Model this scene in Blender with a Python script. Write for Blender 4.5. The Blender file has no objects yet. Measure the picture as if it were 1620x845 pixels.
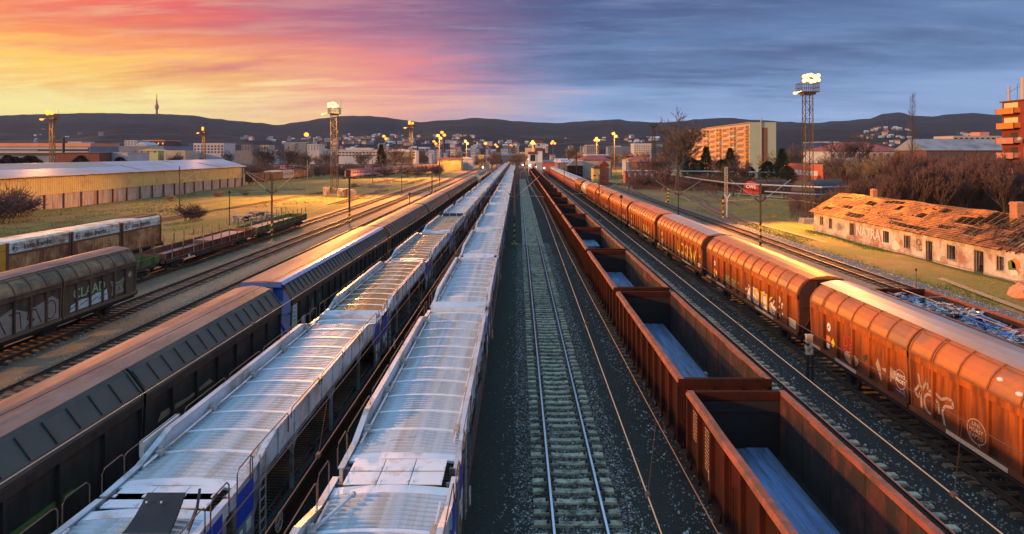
import bpy, math, random
from mathutils import Vector, Matrix
R = math.radians
sc = bpy.context.scene
COL = sc.collection
H = 10.6; F = 1000.0; VX = 819.5; VY = 242.0
GZ = -0.25
rnd = random.Random(7)

def P(px, py, Y):
    return Vector(((px-VX)*Y/F, Y, H-(py-VY)*Y/F))
def XA(px, Y): return (px-VX)*Y/F
def ZA(py, Y): return H-(py-VY)*Y/F

# ---------------------------------------------------------------- mesh builder
class MB:
    def __init__(s): s.v=[]; s.f=[]; s.m=[]; s.cur=0
    def mat(s,i): s.cur=i; return s
    def face(s, idx): s.f.append(idx); s.m.append(s.cur)
    def quad(s,a,b,c,d):
        n=len(s.v); s.v+= [tuple(a),tuple(b),tuple(c),tuple(d)]; s.face((n,n+1,n+2,n+3)); return s
    def tri(s,a,b,c):
        n=len(s.v); s.v+= [tuple(a),tuple(b),tuple(c)]; s.face((n,n+1,n+2)); return s
    def poly(s,pts):
        n=len(s.v); s.v+=[tuple(p) for p in pts]; s.face(tuple(range(n,n+len(pts)))); return s
    def box(s,x0,x1,y0,y1,z0,z1):
        n=len(s.v)
        s.v+=[(x0,y0,z0),(x1,y0,z0),(x1,y1,z0),(x0,y1,z0),(x0,y0,z1),(x1,y0,z1),(x1,y1,z1),(x0,y1,z1)]
        for q in ((0,3,2,1),(4,5,6,7),(0,1,5,4),(1,2,6,5),(2,3,7,6),(3,0,4,7)): s.face(tuple(n+i for i in q))
        return s
    def beam(s,a,b,w,h=None,up=(0,0,1)):
        h=h or w; a=Vector(a); b=Vector(b); d=(b-a)
        if d.length<1e-6: return s
        d.normalize(); u=Vector(up)
        if abs(d.dot(u))>.98: u=Vector((0,1,0))
        r=d.cross(u).normalized(); u=r.cross(d).normalized()
        n=len(s.v)
        for p in (a,b):
            for sx,sz in ((-1,-1),(1,-1),(1,1),(-1,1)):
                s.v.append(tuple(p+r*(sx*w/2)+u*(sz*h/2)))
        for q in ((0,1,2,3),(7,6,5,4),(0,4,5,1),(1,5,6,2),(2,6,7,3),(3,7,4,0)): s.face(tuple(n+i for i in q))
        return s
    def tube(s,pts,r,n=6,r2=None,caps=True):
        pts=[Vector(p) for p in pts]; k=len(pts); base=len(s.v)
        for i,p in enumerate(pts):
            d=(pts[min(i+1,k-1)]-pts[max(i-1,0)]).normalized()
            u=Vector((0,0,1)) if abs(d.z)<.95 else Vector((0,1,0))
            a=d.cross(u).normalized(); b=a.cross(d).normalized()
            rr=r if r2 is None else r+(r2-r)*i/max(1,k-1)
            for j in range(n):
                t=2*math.pi*j/n
                s.v.append(tuple(p+a*(rr*math.cos(t))+b*(rr*math.sin(t))))
        for i in range(k-1):
            for j in range(n):
                a0=base+i*n+j; a1=base+i*n+(j+1)%n
                s.face((a0,a1,a1+n,a0+n))
        if caps:
            s.face(tuple(base+j for j in range(n))[::-1]); s.face(tuple(base+(k-1)*n+j for j in range(n)))
        return s
    def prism(s,prof,y0,y1,cap=True,closed=True):
        """profile in x,z extruded along y"""
        n=len(s.v); k=len(prof)
        for y in (y0,y1): s.v+=[(x,y,z) for x,z in prof]
        for i in range(k if closed else k-1):
            j=(i+1)%k; s.face((n+i,n+j,n+k+j,n+k+i))
        if cap and closed:
            s.face(tuple(n+i for i in range(k))[::-1]); s.face(tuple(n+k+i for i in range(k)))
        return s
    def prismx(s,prof,x0,x1):
        """profile in y,z extruded along x"""
        n=len(s.v); k=len(prof)
        for x in (x0,x1): s.v+=[(x,y,z) for y,z in prof]
        for i in range(k):
            j=(i+1)%k; s.face((n+i,n+k+i,n+k+j,n+j))
        s.face(tuple(n+i for i in range(k))); s.face(tuple(n+k+i for i in range(k))[::-1])
        return s
    def prismz(s,prof,z0,z1):
        n=len(s.v); k=len(prof)
        for z in (z0,z1): s.v+=[(x,y,z) for x,y in prof]
        for i in range(k):
            j=(i+1)%k; s.face((n+i,n+j,n+k+j,n+k+i))
        s.face(tuple(n+i for i in range(k))[::-1]); s.face(tuple(n+k+i for i in range(k)))
        return s
    def sweep(s,prof,path,closed=True):
        """profile (u,z) swept along a path of (x,y,z), u to the right of travel"""
        k=len(prof); base=len(s.v); m=len(path); path=[Vector(p) for p in path]
        for i,p in enumerate(path):
            d=path[min(i+1,m-1)]-path[max(i-1,0)]; d.z=0; d.normalize(); r=Vector((d.y,-d.x,0))
            for u,z in prof: s.v.append((p.x+r.x*u,p.y+r.y*u,p.z+z))
        for i in range(m-1):
            for j in range(k if closed else k-1):
                jj=(j+1)%k; s.face((base+i*k+j,base+i*k+jj,base+(i+1)*k+jj,base+(i+1)*k+j))
        if closed:
            s.face(tuple(base+j for j in range(k))[::-1]); s.face(tuple(base+(m-1)*k+j for j in range(k)))
        return s
    def cyl(s,c,axis,r,l,n=16):
        c=Vector(c); a=Vector(axis).normalized()*(l/2); return s.tube([c-a,c+a],r,n)
    def ico(s,c,r,sq=1.0,rot=0):
        c=Vector(c); n=len(s.v)
        for v in ((1,0,0),(0,1,0),(-1,0,0),(0,-1,0)):
            x=v[0]*math.cos(rot)-v[1]*math.sin(rot); y=v[0]*math.sin(rot)+v[1]*math.cos(rot)
            s.v.append((c.x+x*r,c.y+y*r,c.z))
        s.v.append((c.x,c.y,c.z+r*sq))
        for i in range(4): s.face((n+i,n+(i+1)%4,n+4))
        return s
    def ball(s,c,r,n=10,m=6,sz=1.0):
        c=Vector(c); base=len(s.v)
        for i in range(m+1):
            t=math.pi*i/m
            for j in range(n):
                a=2*math.pi*j/n
                s.v.append((c.x+r*math.sin(t)*math.cos(a),c.y+r*math.sin(t)*math.sin(a),c.z+r*sz*math.cos(t)))
        for i in range(m):
            for j in range(n):
                a0=base+i*n+j; a1=base+i*n+(j+1)%n
                s.face((a0,a0+n,a1+n,a1))
        return s
    def mesh(s,name,mats,smooth=False):
        me=bpy.data.meshes.new(name)
        me.from_pydata(s.v,[],s.f)
        if not isinstance(mats,(list,tuple)): mats=[mats]
        for m in mats: me.materials.append(m)
        if len(mats)>1: me.polygons.foreach_set('material_index',s.m)
        if smooth: me.polygons.foreach_set('use_smooth',[True]*len(me.polygons))
        me.update(); return me
    def build(s,name,mats,parent=None,loc=(0,0,0),smooth=False,label=None):
        o=bpy.data.objects.new(name,s.mesh(name,mats,smooth)); COL.objects.link(o)
        o.location=loc
        if parent is not None: o.parent=parent
        if label: o['label']=label
        return o

def tag(o,label=None,cat=None,group=None,kind=None):
    if label: o['label']=label
    if cat: o['category']=cat
    if group: o['group']=group
    if kind: o['kind']=kind
    return o
def thing(name,label,cat,loc=(0,0,0),rz=0,group=None):
    o=bpy.data.objects.new(name,None); COL.objects.link(o); o.location=loc; o.rotation_euler=(0,0,rz)
    o.empty_display_size=.3
    return tag(o,label,cat,group)
def setting(name,mb,mats,label=None,kind='structure',smooth=False):
    o=mb.build(name,mats,smooth=smooth); o['kind']=kind
    if label: o['label']=label
    return o
KIDS={}
def kids(o):
    return [c for c in bpy.data.objects if c.parent==o]
def dup(root,loc,rz=None,label=None,group=None,skip=(),src=None,scale=None):
    src=src or kids(root)
    r=root.copy(); COL.objects.link(r); r.location=loc
    if rz is not None: r.rotation_euler=(0,0,rz)
    if scale: r.scale=scale
    if label: r['label']=label
    if group: r['group']=group
    for ch in src:
        if ch.name.split('.')[0] in skip: continue
        c=ch.copy(); COL.objects.link(c); c.parent=r
        for g in KIDS.get(ch.name,()):
            d=g.copy(); COL.objects.link(d); d.parent=c
    return r
def reg(root):
    """remember grandchildren so that dup need not search"""
    ks=kids(root)
    for k in ks:
        g=kids(k)
        if g: KIDS[k.name]=g
    return ks
ORD=['first','second','third','fourth','fifth','sixth','seventh','eighth','ninth','tenth','eleventh','twelfth','thirteenth','fourteenth','fifteenth','sixteenth','seventeenth','eighteenth','nineteenth','twentieth']

# ---------------------------------------------------------------- materials
MAT={}
def mk(name,c1,c2=None,scale=2.0,rough=.7,metal=0.0,bump=0.0,bscale=None,c3=None,amt3=.35,s3=.6,stretch=(1,1,1),emit=None,contrast=.5,spec=.5,world=False,var=0.0,r2=None,s3stretch=None):
    m=bpy.data.materials.new(name); m.use_nodes=True; nt=m.node_tree; N=nt.nodes; L=nt.links
    b=N['Principled BSDF']; b.inputs['Roughness'].default_value=rough; b.inputs['Metallic'].default_value=metal
    b.inputs['Specular IOR Level'].default_value=spec
    MAT[name]=m
    c2=c2 or c1
    b.inputs['Base Color'].default_value=(*c1,1)
    if emit:
        b.inputs['Emission Color'].default_value=(*emit[0],1); b.inputs['Emission Strength'].default_value=emit[1]
    if c2==c1 and not bump and not c3 and not var: return m
    tc=N.new('ShaderNodeTexCoord')
    mp=N.new('ShaderNodeMapping'); mp.inputs['Scale'].default_value=stretch
    if world:
        ge=N.new('ShaderNodeNewGeometry'); L.new(ge.outputs['Position'],mp.inputs['Vector'])
    else:
        oi=N.new('ShaderNodeObjectInfo'); ad=N.new('ShaderNodeVectorMath'); ad.operation='ADD'
        ml=N.new('ShaderNodeMath'); ml.operation='MULTIPLY'; ml.inputs[1].default_value=57.0
        L.new(oi.outputs['Random'],ml.inputs[0]); L.new(tc.outputs['Object'],ad.inputs[0]); L.new(ml.outputs[0],ad.inputs[1])
        L.new(ad.outputs[0],mp.inputs['Vector'])
    nz=N.new('ShaderNodeTexNoise'); nz.inputs['Scale'].default_value=scale; nz.inputs['Detail'].default_value=6; nz.inputs['Roughness'].default_value=.62
    L.new(mp.outputs[0],nz.inputs['Vector'])
    rp=N.new('ShaderNodeValToRGB'); rp.color_ramp.elements[0].position=.5-contrast*.4; rp.color_ramp.elements[1].position=.5+contrast*.4
    rp.color_ramp.elements[0].color=(*c1,1); rp.color_ramp.elements[1].color=(*c2,1)
    L.new(nz.outputs['Fac'],rp.inputs['Fac']); out=rp.outputs['Color']
    if c3:
        n3=N.new('ShaderNodeTexNoise'); n3.inputs['Scale'].default_value=s3; n3.inputs['Detail'].default_value=8; n3.inputs['Roughness'].default_value=.7
        if s3stretch:
            m3=N.new('ShaderNodeMapping'); m3.inputs['Scale'].default_value=s3stretch
            L.new(mp.inputs['Vector'].links[0].from_socket,m3.inputs['Vector']); L.new(m3.outputs[0],n3.inputs['Vector'])
        else: L.new(mp.outputs[0],n3.inputs['Vector'])
        r3=N.new('ShaderNodeValToRGB'); r3.color_ramp.elements[0].position=max(0,.62-amt3*.5); r3.color_ramp.elements[1].position=min(1,.72-amt3*.3)
        L.new(n3.outputs['Fac'],r3.inputs['Fac'])
        mx=N.new('ShaderNodeMixRGB'); L.new(r3.outputs['Color'],mx.inputs['Fac']); L.new(out,mx.inputs['Color1']); mx.inputs['Color2'].default_value=(*c3,1)
        out=mx.outputs['Color']
        if r2 is not None:
            mr=N.new('ShaderNodeMapRange'); mr.inputs['To Min'].default_value=rough; mr.inputs['To Max'].default_value=r2
            L.new(r3.outputs['Color'],mr.inputs['Value']); L.new(mr.outputs[0],b.inputs['Roughness'])
    if var and not world:
        hs=N.new('ShaderNodeHueSaturation'); mr=N.new('ShaderNodeMapRange'); mr.inputs['To Min'].default_value=1-var; mr.inputs['To Max'].default_value=1+var
        L.new(oi.outputs['Random'],mr.inputs['Value']); L.new(mr.outputs[0],hs.inputs['Value']); L.new(out,hs.inputs['Color']); out=hs.outputs['Color']
    L.new(out,b.inputs['Base Color'])
    if bump:
        nb=N.new('ShaderNodeTexNoise'); nb.inputs['Scale'].default_value=bscale or scale*3; nb.inputs['Detail'].default_value=5
        L.new(mp.outputs[0],nb.inputs['Vector'])
        bp=N.new('ShaderNodeBump'); bp.inputs['Strength'].default_value=bump; bp.inputs['Distance'].default_value=.03
        L.new(nb.outputs['Fac'],bp.inputs['Height']); L.new(bp.outputs[0],b.inputs['Normal'])
    return m

def glow(name,col,s): return mk(name,(.1,.07,.05),emit=(col,s))

M=MAT
mk('rail_side',(.05,.028,.018),(.09,.05,.03),8,.8)
mk('rail_head',(.6,.64,.72),(.75,.79,.86),3,.25,1.0)
mk('rail_head_rust',(.16,.09,.06),(.3,.24,.2),3,.5,.7)
mk('concrete_sleeper',(.42,.41,.27),(.6,.58,.42),5,.9,bump=.4,bscale=30,c3=(.1,.09,.055),amt3=.3,s3=3,var=.25)
mk('wood_sleeper',(.2,.12,.07),(.38,.25,.15),4,.9,bump=.4,stretch=(.6,4,4),c3=(.05,.03,.02),s3=2,var=.3)
mk('clip_black',(.012,.012,.012),rough=.7)
mk('stone',(.09,.095,.088),(.34,.34,.31),23,.9,world=True,contrast=.35)
mk('stone_pale',(.4,.42,.4),(.6,.6,.57),20,.9)
mk('steel_white',(.48,.56,.64),(.62,.7,.78),1.2,.42,.15,bump=.05,bscale=3,c3=(.3,.3,.27),amt3=.28,s3=.7)
mk('deck_alu',(.42,.5,.56),(.52,.6,.66),.5,.42,.2,c3=(.36,.39,.38),amt3=.35,s3=.9,s3stretch=(3.2,.1,1),r2=.5)
mk('deck_reflection',(.36,.35,.3),(.46,.44,.38),.6,.42,.35,c3=(.27,.17,.07),amt3=.6,s3=.8,s3stretch=(2.6,.14,1),r2=.55)  # orange reflection streaks painted into the deck colour
mk('deck_plate',(.7,.78,.84),(.8,.88,.93),1.1,.35,.2,c3=(.5,.5,.46),amt3=.15,s3=1.4)
mk('deck_lower',(.05,.035,.028),(.12,.075,.05),1.5,.7,.2,c3=(.2,.1,.05),amt3=.3)
mk('steel_grey',(.2,.22,.24),(.34,.36,.38),1.3,.5,.3,c3=(.1,.075,.06),amt3=.3)
mk('steel_dark',(.03,.032,.036),(.06,.06,.062),2,.6,.2)
mk('underframe',(.012,.011,.01),(.035,.026,.02),4,.85)
mk('wheel_tread',(.1,.08,.07),(.2,.17,.15),5,.5,.7)
mk('blue_panel',(.015,.045,.36),(.03,.07,.45),2,.45)
mk('placard_white',(.7,.7,.68),(.55,.55,.52),6,.6)
mk('rubber_black',(.006,.007,.01),(.016,.018,.022),2,.4)
mk('brown_wagon',(.05,.037,.027),(.08,.056,.04),1.0,.62,.1,bump=.06,bscale=2,c3=(.03,.024,.02),amt3=.4,s3=1.1,s3stretch=(1,1.2,.3))
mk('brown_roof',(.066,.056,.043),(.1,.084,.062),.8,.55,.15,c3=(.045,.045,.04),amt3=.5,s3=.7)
mk('lit_brown_side',(.12,.062,.034),(.18,.095,.05),1.0,.65,bump=.06,c3=(.06,.036,.024),amt3=.4,s3=1.1,s3stretch=(1,1.2,.3))  # brown wall of the graffiti wagon, orange light put into its colour
mk('lit_brown_roof',(.36,.17,.06),(.48,.24,.09),.8,.55,.1,c3=(.14,.08,.045),amt3=.45,s3=.7)  # roof of the same wagon, colour warmed to stand in for lamp light
mk('lit_brown_rib',(.16,.09,.05),(.22,.12,.07),2,.6)  # ribs of the same wagon, warmed in colour like its walls
mk('brown_roof_panel',(.045,.05,.044),(.066,.072,.062),1.2,.5,.15)
mk('blue_edge',(.22,.36,.66),(.3,.46,.76),1.5,.4)
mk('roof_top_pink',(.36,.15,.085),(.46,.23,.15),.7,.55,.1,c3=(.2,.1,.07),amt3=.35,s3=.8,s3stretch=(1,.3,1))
mk('blue_end',(.03,.1,.42),(.05,.14,.5),1.2,.5,bump=.05,c3=(.08,.08,.1),amt3=.15)
mk('orange_side',(.48,.11,.014),(.58,.15,.02),.5,.5,.05,bump=.06,bscale=1.5,c3=(.22,.055,.018),amt3=.42,s3=1.2,s3stretch=(1,2.4,.28),spec=.3,var=.12)
mk('orange_low',(.2,.055,.018),(.3,.08,.022),1.2,.6,.05,bump=.06,c3=(.07,.03,.018),amt3=.6,s3=1.2,s3stretch=(1,.8,.5))
mk('orange_roof',(.5,.13,.025),(.6,.18,.04),.6,.5,.05,c3=(.3,.13,.06),amt3=.35,s3=.9,s3stretch=(1,.5,.8))
mk('orange_rib',(.24,.075,.025),(.34,.11,.04),2,.55)
mk('maroon_end',(.05,.018,.014),(.08,.028,.02),2,.7)
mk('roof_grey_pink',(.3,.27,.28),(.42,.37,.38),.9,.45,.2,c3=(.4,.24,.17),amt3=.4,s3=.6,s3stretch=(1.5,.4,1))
mk('gondola_out',(.046,.011,.009),(.08,.017,.012),1.0,.9,0,bump=.25,bscale=7,c3=(.03,.014,.011),amt3=.45,s3=1.3,s3stretch=(1,1,.4),spec=.08)
mk('gondola_rim',(.26,.06,.035),(.38,.11,.07),2.5,.75,0,bump=.25,c3=(.14,.06,.04),amt3=.4,s3=1.6)
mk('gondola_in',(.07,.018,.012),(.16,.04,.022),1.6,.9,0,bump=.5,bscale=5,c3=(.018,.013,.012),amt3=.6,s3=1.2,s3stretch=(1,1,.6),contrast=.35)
mk('gondola_end_in',(.013,.011,.012),(.028,.022,.022),1.2,.85,.05,bump=.3,bscale=5,c3=(.012,.012,.014),amt3=.4)  # shade inside the open wagons put into a near black colour
mk('gondola_floor',(.01,.009,.01),(.025,.02,.018),1.5,.9,bump=.4)  # floor colour also carries the shade of the deep interior
mk('blue_steel_load',(.12,.23,.48),(.2,.34,.64),1.2,.45,.25,bump=.15,bscale=8,c3=(.1,.14,.18),amt3=.45,s3=1.3,s3stretch=(3,.25,1))
mk('sign_white',(.75,.74,.7)); mk('sign_black',(.02,.02,.02)); mk('sign_yellow',(.75,.55,.03)); mk('sign_orange',(.8,.2,.02)); mk('db_red',(.42,.03,.02))
mk('sign_cream',(.5,.4,.28),(.6,.5,.36),4,.7)
mk('paint_white',(.62,.6,.56),(.75,.73,.7),5,.7); mk('paint_tan',(.3,.17,.1),(.4,.24,.15),4,.8); mk('paint_green',(.1,.26,.1),(.2,.36,.2),5,.7)
mk('paint_yellow',(.62,.38,.04),(.75,.5,.08),5,.7); mk('paint_lime',(.42,.5,.26)); mk('paint_pinkgrey',(.32,.22,.17),(.44,.32,.26),3,.8); mk('paint_blue',(.2,.25,.5))
mk('shed_yellow',(.52,.4,.14),(.62,.49,.19),.7,.7,c3=(.42,.3,.14),amt3=.25,stretch=(1,1,1),s3=.3)
mk('shed_board',(.38,.33,.28),(.5,.44,.38),1.5,.8,stretch=(1,2.5,.4),c3=(.3,.18,.1),amt3=.3,s3=.5)
mk('shed_post',(.16,.07,.035),(.2,.09,.05),2,.8)
mk('shed_roof',(.34,.4,.52),(.45,.52,.64),.25,.5,.1,c3=(.36,.33,.3),amt3=.3,s3=.12,s3stretch=(1,.35,1))
mk('shed_roof_old',(.3,.28,.25),(.36,.34,.3),.6,.8)
mk('green_strip',(.12,.3,.04),(.25,.4,.06),2,.5)
mk('cont_white',(.72,.64,.5),(.88,.82,.7),1.2,.5,c3=(.42,.2,.09),amt3=.3,s3=.9)
mk('cont_orange',(.68,.27,.08),(.82,.45,.2),1.3,.6,c3=(.26,.08,.03),amt3=.45,s3=.9,s3stretch=(1,.6,.5))  # lamp light on the containers put into a brighter, warmer orange
mk('cont_brown',(.16,.06,.035),(.22,.08,.05),2,.6)
mk('cont_yellow',(.75,.3,.02),(.85,.4,.03),2,.5)
mk('flat_red',(.15,.03,.018),(.25,.05,.03),2,.7,c3=(.07,.025,.02),amt3=.4)
mk('flat_green',(.08,.13,.03),(.13,.2,.05),2,.7,c3=(.09,.06,.03),amt3=.3)
mk('flat_deck',(.38,.19,.15),(.52,.29,.24),.8,.7,c3=(.3,.13,.08),amt3=.3)
mk('tank_silver',(.5,.36,.3),(.65,.48,.4),2,.35,.4,c3=(.25,.13,.08),amt3=.3)
mk('tank_white',(.7,.6,.55)); mk('tank_dark',(.035,.04,.045),(.07,.075,.08),2,.4,.3); mk('tank_cream',(.5,.35,.2),(.55,.42,.28),2,.5)
mk('car_white',(.75,.76,.78),rough=.2); mk('car_glass',(.02,.025,.03),rough=.1); mk('carrier_red',(.4,.08,.045),(.5,.12,.07),2,.6)
mk('coach_red',(.5,.06,.09),(.6,.14,.17),.5,.5,c3=(.6,.55,.55),amt3=.25,s3=.4); mk('coach_grey',(.5,.5,.52)); mk('coach_roof',(.12,.06,.06),(.18,.1,.1),1,.7)
mk('old_wood',(.07,.035,.022),(.13,.07,.045),2,.8,c3=(.04,.025,.02)); mk('old_grey',(.18,.2,.23),(.25,.27,.3),2,.7); mk('old_rust',(.25,.09,.04),(.33,.13,.06),2,.8)
mk('plaster',(.46,.41,.36),(.66,.61,.55),.8,.9,bump=.25,bscale=5,c3=(.33,.17,.11),amt3=.32,s3=.55,world=True)
mk('roof_tile',(.34,.09,.02),(.62,.25,.05),1.6,.9,bump=.9,bscale=6,c3=(.12,.04,.022),amt3=.55,s3=.45,contrast=.4)
mk('rafter',(.04,.025,.02),(.08,.045,.035),3,.9)
mk('inside_shade',(.006,.005,.005),rough=1)  # flat near black, paints the shade inside openings
mk('brick_orange',(.4,.16,.08),(.5,.24,.13),2,.9,bump=.3)
mk('scrap_silver',(.45,.47,.5),(.7,.72,.76),5,.3,.5); mk('scrap_blue',(.1,.22,.55)); mk('scrap_red',(.5,.02,.03),(.65,.05,.05),3,.5); mk('scrap_dark',(.04,.04,.045))
mk('mast_brown',(.1,.065,.05),(.16,.11,.08),3,.7,.2); mk('mast_dark',(.02,.02,.022),(.035,.032,.03),3,.6)
mk('stripe_yellow',(.6,.42,.03),(.7,.5,.05),4,.6); mk('stripe_black',(.015,.015,.015))
mk('insulator',(.05,.02,.015),rough=.3); mk('arm_light',(.35,.33,.3),(.45,.43,.4),3,.5,.3)
mk('wire_cream',(.5,.42,.28),rough=.4,metal=.3); mk('wire_dark',(.1,.07,.06),rough=.6,metal=.3)
mk('lattice',(.05,.04,.035),(.09,.07,.06),2,.6,.4)
glow('lamp_lit',(1,.42,.1),2.6); glow('lamp_far',(1,.22,.02),1.5); glow('lamp_dot_blue',(.6,.7,1),3.0); glow('lamp_dot_red',(1,.05,.03),2.0)
glow('window_lit',(1,.4,.1),.4)
mk('window_dark',(.03,.035,.045),rough=.5,spec=.3); mk('window_blue',(.08,.1,.14),rough=.2); mk('window_red',(.1,.018,.012),(.17,.03,.02),2,.5)
mk('panel_cream',(.46,.3,.2),(.52,.35,.24),.6,.8); mk('panel_green',(.36,.44,.33),(.42,.5,.38),.25,.8); mk('panel_brown',(.2,.085,.03),(.26,.11,.045),.5,.8)
mk('balcony_orange',(.6,.2,.03),(.68,.26,.05),1,.7); mk('balcony_salmon',(.5,.2,.14),(.58,.28,.2),1,.7); mk('balcony_white',(.46,.4,.36))
mk('brick_red',(.22,.035,.022),(.28,.05,.03),1.5,.85,bump=.2); mk('brick_dark',(.13,.05,.045),(.18,.08,.06),1.5,.85)
mk('wall_salmon',(.5,.11,.06),(.58,.15,.08),.5,.8); mk('wall_grey',(.15,.16,.18),(.2,.21,.23),.3,.85); mk('wall_white',(.38,.4,.44),(.5,.52,.56),.1,.8)
mk('wall_bluegrey',(.15,.19,.26),(.2,.24,.31),.1,.8); mk('wall_cream',(.4,.35,.26),(.48,.42,.32),.2,.8); mk('wall_lime',(.45,.5,.25)); mk('wall_yellow',(.6,.4,.12),(.66,.48,.18),.3,.8)
mk('roof_red',(.3,.06,.045),(.4,.09,.07),.5,.8,c3=(.2,.06,.05),amt3=.3,s3=.3); mk('roof_greyblue',(.22,.25,.28),(.3,.34,.38),.4,.7,c3=(.15,.15,.16),amt3=.3,s3=.2); mk('roof_dark',(.04,.045,.05),(.07,.07,.075),.4,.8)
mk('roof_brown',(.14,.045,.03),(.2,.07,.05),.6,.8); mk('roof_glow',(.62,.2,.1),(.7,.3,.18),.1,.6); mk('roof_white',(.42,.46,.52),(.52,.56,.62),.2,.6)  # the glow colour is painted light, nothing here emits
mk('pipe_silver',(.3,.34,.4),(.4,.44,.5),1,.4,.5)
mk('bark',(.05,.035,.028),(.09,.065,.05),3,.95); mk('twig_red',(.085,.048,.045),(.14,.08,.072),1.5,.95,var=.3); mk('twig_grey',(.075,.06,.05),(.13,.1,.085),1.5,.95,var=.25); mk('twig_tan',(.19,.13,.075),(.27,.19,.11),2,.95,var=.25)
mk('needle',(.012,.028,.014),(.03,.055,.025),1.5,.9,var=.3); mk('needle_red',(.05,.022,.015),(.08,.035,.02),1.5,.9)
mk('grass_blade',(.16,.155,.045),(.32,.26,.1),.35,.95,world=True,contrast=.3); mk('grass_green',(.07,.13,.025),(.15,.22,.05),.6,.95,world=True)
mk('path_dirt',(.22,.16,.1),(.3,.23,.15),1,.95,world=True,bump=.3)
mk('path_pale',(.3,.31,.28),(.38,.39,.35),1,.95,world=True,bump=.3)
mk('litter_white',(.7,.72,.76))

def grime_shade(m,z0,z1,col,amt=.9):
    """track dirt and shade of the lower walls, painted as one ragged coat"""
    nt=m.node_tree; N=nt.nodes; L=nt.links; b=N['Principled BSDF']; src=b.inputs['Base Color'].links[0].from_socket
    tc=N.new('ShaderNodeTexCoord'); sp=N.new('ShaderNodeSeparateXYZ'); L.new(tc.outputs['Object'],sp.inputs[0])
    oi=N.new('ShaderNodeObjectInfo'); ad=N.new('ShaderNodeVectorMath'); ad.operation='ADD'; L.new(tc.outputs['Object'],ad.inputs[0]); L.new(oi.outputs['Location'],ad.inputs[1])
    mp=N.new('ShaderNodeMapping'); mp.inputs['Scale'].default_value=(1,.9,.22); L.new(ad.outputs[0],mp.inputs[0])
    nz=N.new('ShaderNodeTexNoise'); nz.inputs['Scale'].default_value=1.3; nz.inputs['Detail'].default_value=7; L.new(mp.outputs[0],nz.inputs[0])
    a=N.new('ShaderNodeMath'); a.operation='MULTIPLY_ADD'; a.inputs[1].default_value=1.7; L.new(nz.outputs['Fac'],a.inputs[0]); L.new(sp.outputs[2],a.inputs[2])
    r=N.new('ShaderNodeMapRange'); r.inputs['From Min'].default_value=z0+.85; r.inputs['From Max'].default_value=z1+.85; r.inputs['To Min'].default_value=amt; r.inputs['To Max'].default_value=0; L.new(a.outputs[0],r.inputs['Value'])
    x=N.new('ShaderNodeMixRGB'); L.new(r.outputs[0],x.inputs['Fac']); L.new(src,x.inputs['Color1']); x.inputs['Color2'].default_value=(*col,1); L.new(x.outputs[0],b.inputs['Base Color'])
grime_shade(M['orange_side'],1.25,3.15,(.06,.024,.015),.95); grime_shade(M['orange_rib'],1.2,2.4,(.05,.022,.015),.8)  # darkens lower walls: dirt together with painted shade
grime_shade(M['brown_wagon'],1.1,2.0,(.028,.022,.018),.4); grime_shade(M['gondola_out'],1.0,2.8,(.03,.014,.012),.7)
# ---------------------------------------------------------------- camera, world, floodlight stand-in
cam=bpy.data.cameras.new('camera'); co=bpy.data.objects.new('camera',cam); COL.objects.link(co)
co.location=(0,0,H); co.rotation_euler=(R(90),0,0)
cam.sensor_width=36; cam.lens=36*F/1620; cam.shift_x=-(VX-810)/1620; cam.shift_y=-(422.5-VY)/1620
cam.clip_start=.3; cam.clip_end=20000
sc.camera=co
sc.view_settings.view_transform='Standard'; sc.view_settings.look='None'; sc.view_settings.gamma=1; sc.view_settings.exposure=1.5
sc.view_settings.use_curve_mapping=False
sc.cycles.use_denoising=True
sc.cycles.max_bounces=5; sc.cycles.diffuse_bounces=2; sc.cycles.glossy_bounces=3; sc.cycles.sample_clamp_indirect=4
sc.render.film_transparent=False

SUN_EL=R(13); SUN_AZ=R(-114)      # azimuth of the light source measured from +Y towards +X (behind left)
W=bpy.data.worlds.new('World'); sc.world=W; W.use_nodes=True
nt=W.node_tree; N=nt.nodes; L=nt.links
for n in list(N): N.remove(n)
def nd(t,**k):
    n=N.new(t)
    for a,b in k.items(): setattr(n,a,b)
    return n
def mth(op,a,b=None,c=None,clamp=False):
    n=nd('ShaderNodeMath',operation=op,use_clamp=clamp)
    for i,v in enumerate((a,b,c)):
        if v is None: continue
        if isinstance(v,(int,float)): n.inputs[i].default_value=v
        else: L.new(v,n.inputs[i])
    return n.outputs[0]
def rng(v,a,b,lo=0.,hi=1.,smooth=True):
    n=nd('ShaderNodeMapRange',interpolation_type='SMOOTHSTEP' if smooth else 'LINEAR'); L.new(v,n.inputs['Value'])
    n.inputs['From Min'].default_value=a; n.inputs['From Max'].default_value=b; n.inputs['To Min'].default_value=lo; n.inputs['To Max'].default_value=hi
    return n.outputs[0]
def mixc(f,a,b,mode='MIX'):
    n=nd('ShaderNodeMixRGB',blend_type=mode)
    for i,v in zip(('Fac','Color1','Color2'),(f,a,b)):
        if isinstance(v,tuple): n.inputs[i].default_value=(*v,1)
        elif isinstance(v,(int,float)): n.inputs[i].default_value=v
        else: L.new(v,n.inputs[i])
    return n.outputs[0]
def ramp(v,stops,interp='EASE'):
    n=nd('ShaderNodeValToRGB'); r=n.color_ramp; r.interpolation=interp
    while len(r.elements)<len(stops): r.elements.new(.5)
    for e,(p,c) in zip(r.elements,stops): e.position=p; e.color=(*c,1)
    L.new(v,n.inputs['Fac']); return n.outputs['Color']
def lin(r,g,b):
    return tuple(((c/255)/12.92 if c/255<=.04045 else (((c/255)+.055)/1.055)**2.4) for c in (r,g,b))
tc=nd('ShaderNodeTexCoord'); sx=nd('ShaderNodeSeparateXYZ'); L.new(tc.outputs['Generated'],sx.inputs[0])
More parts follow.
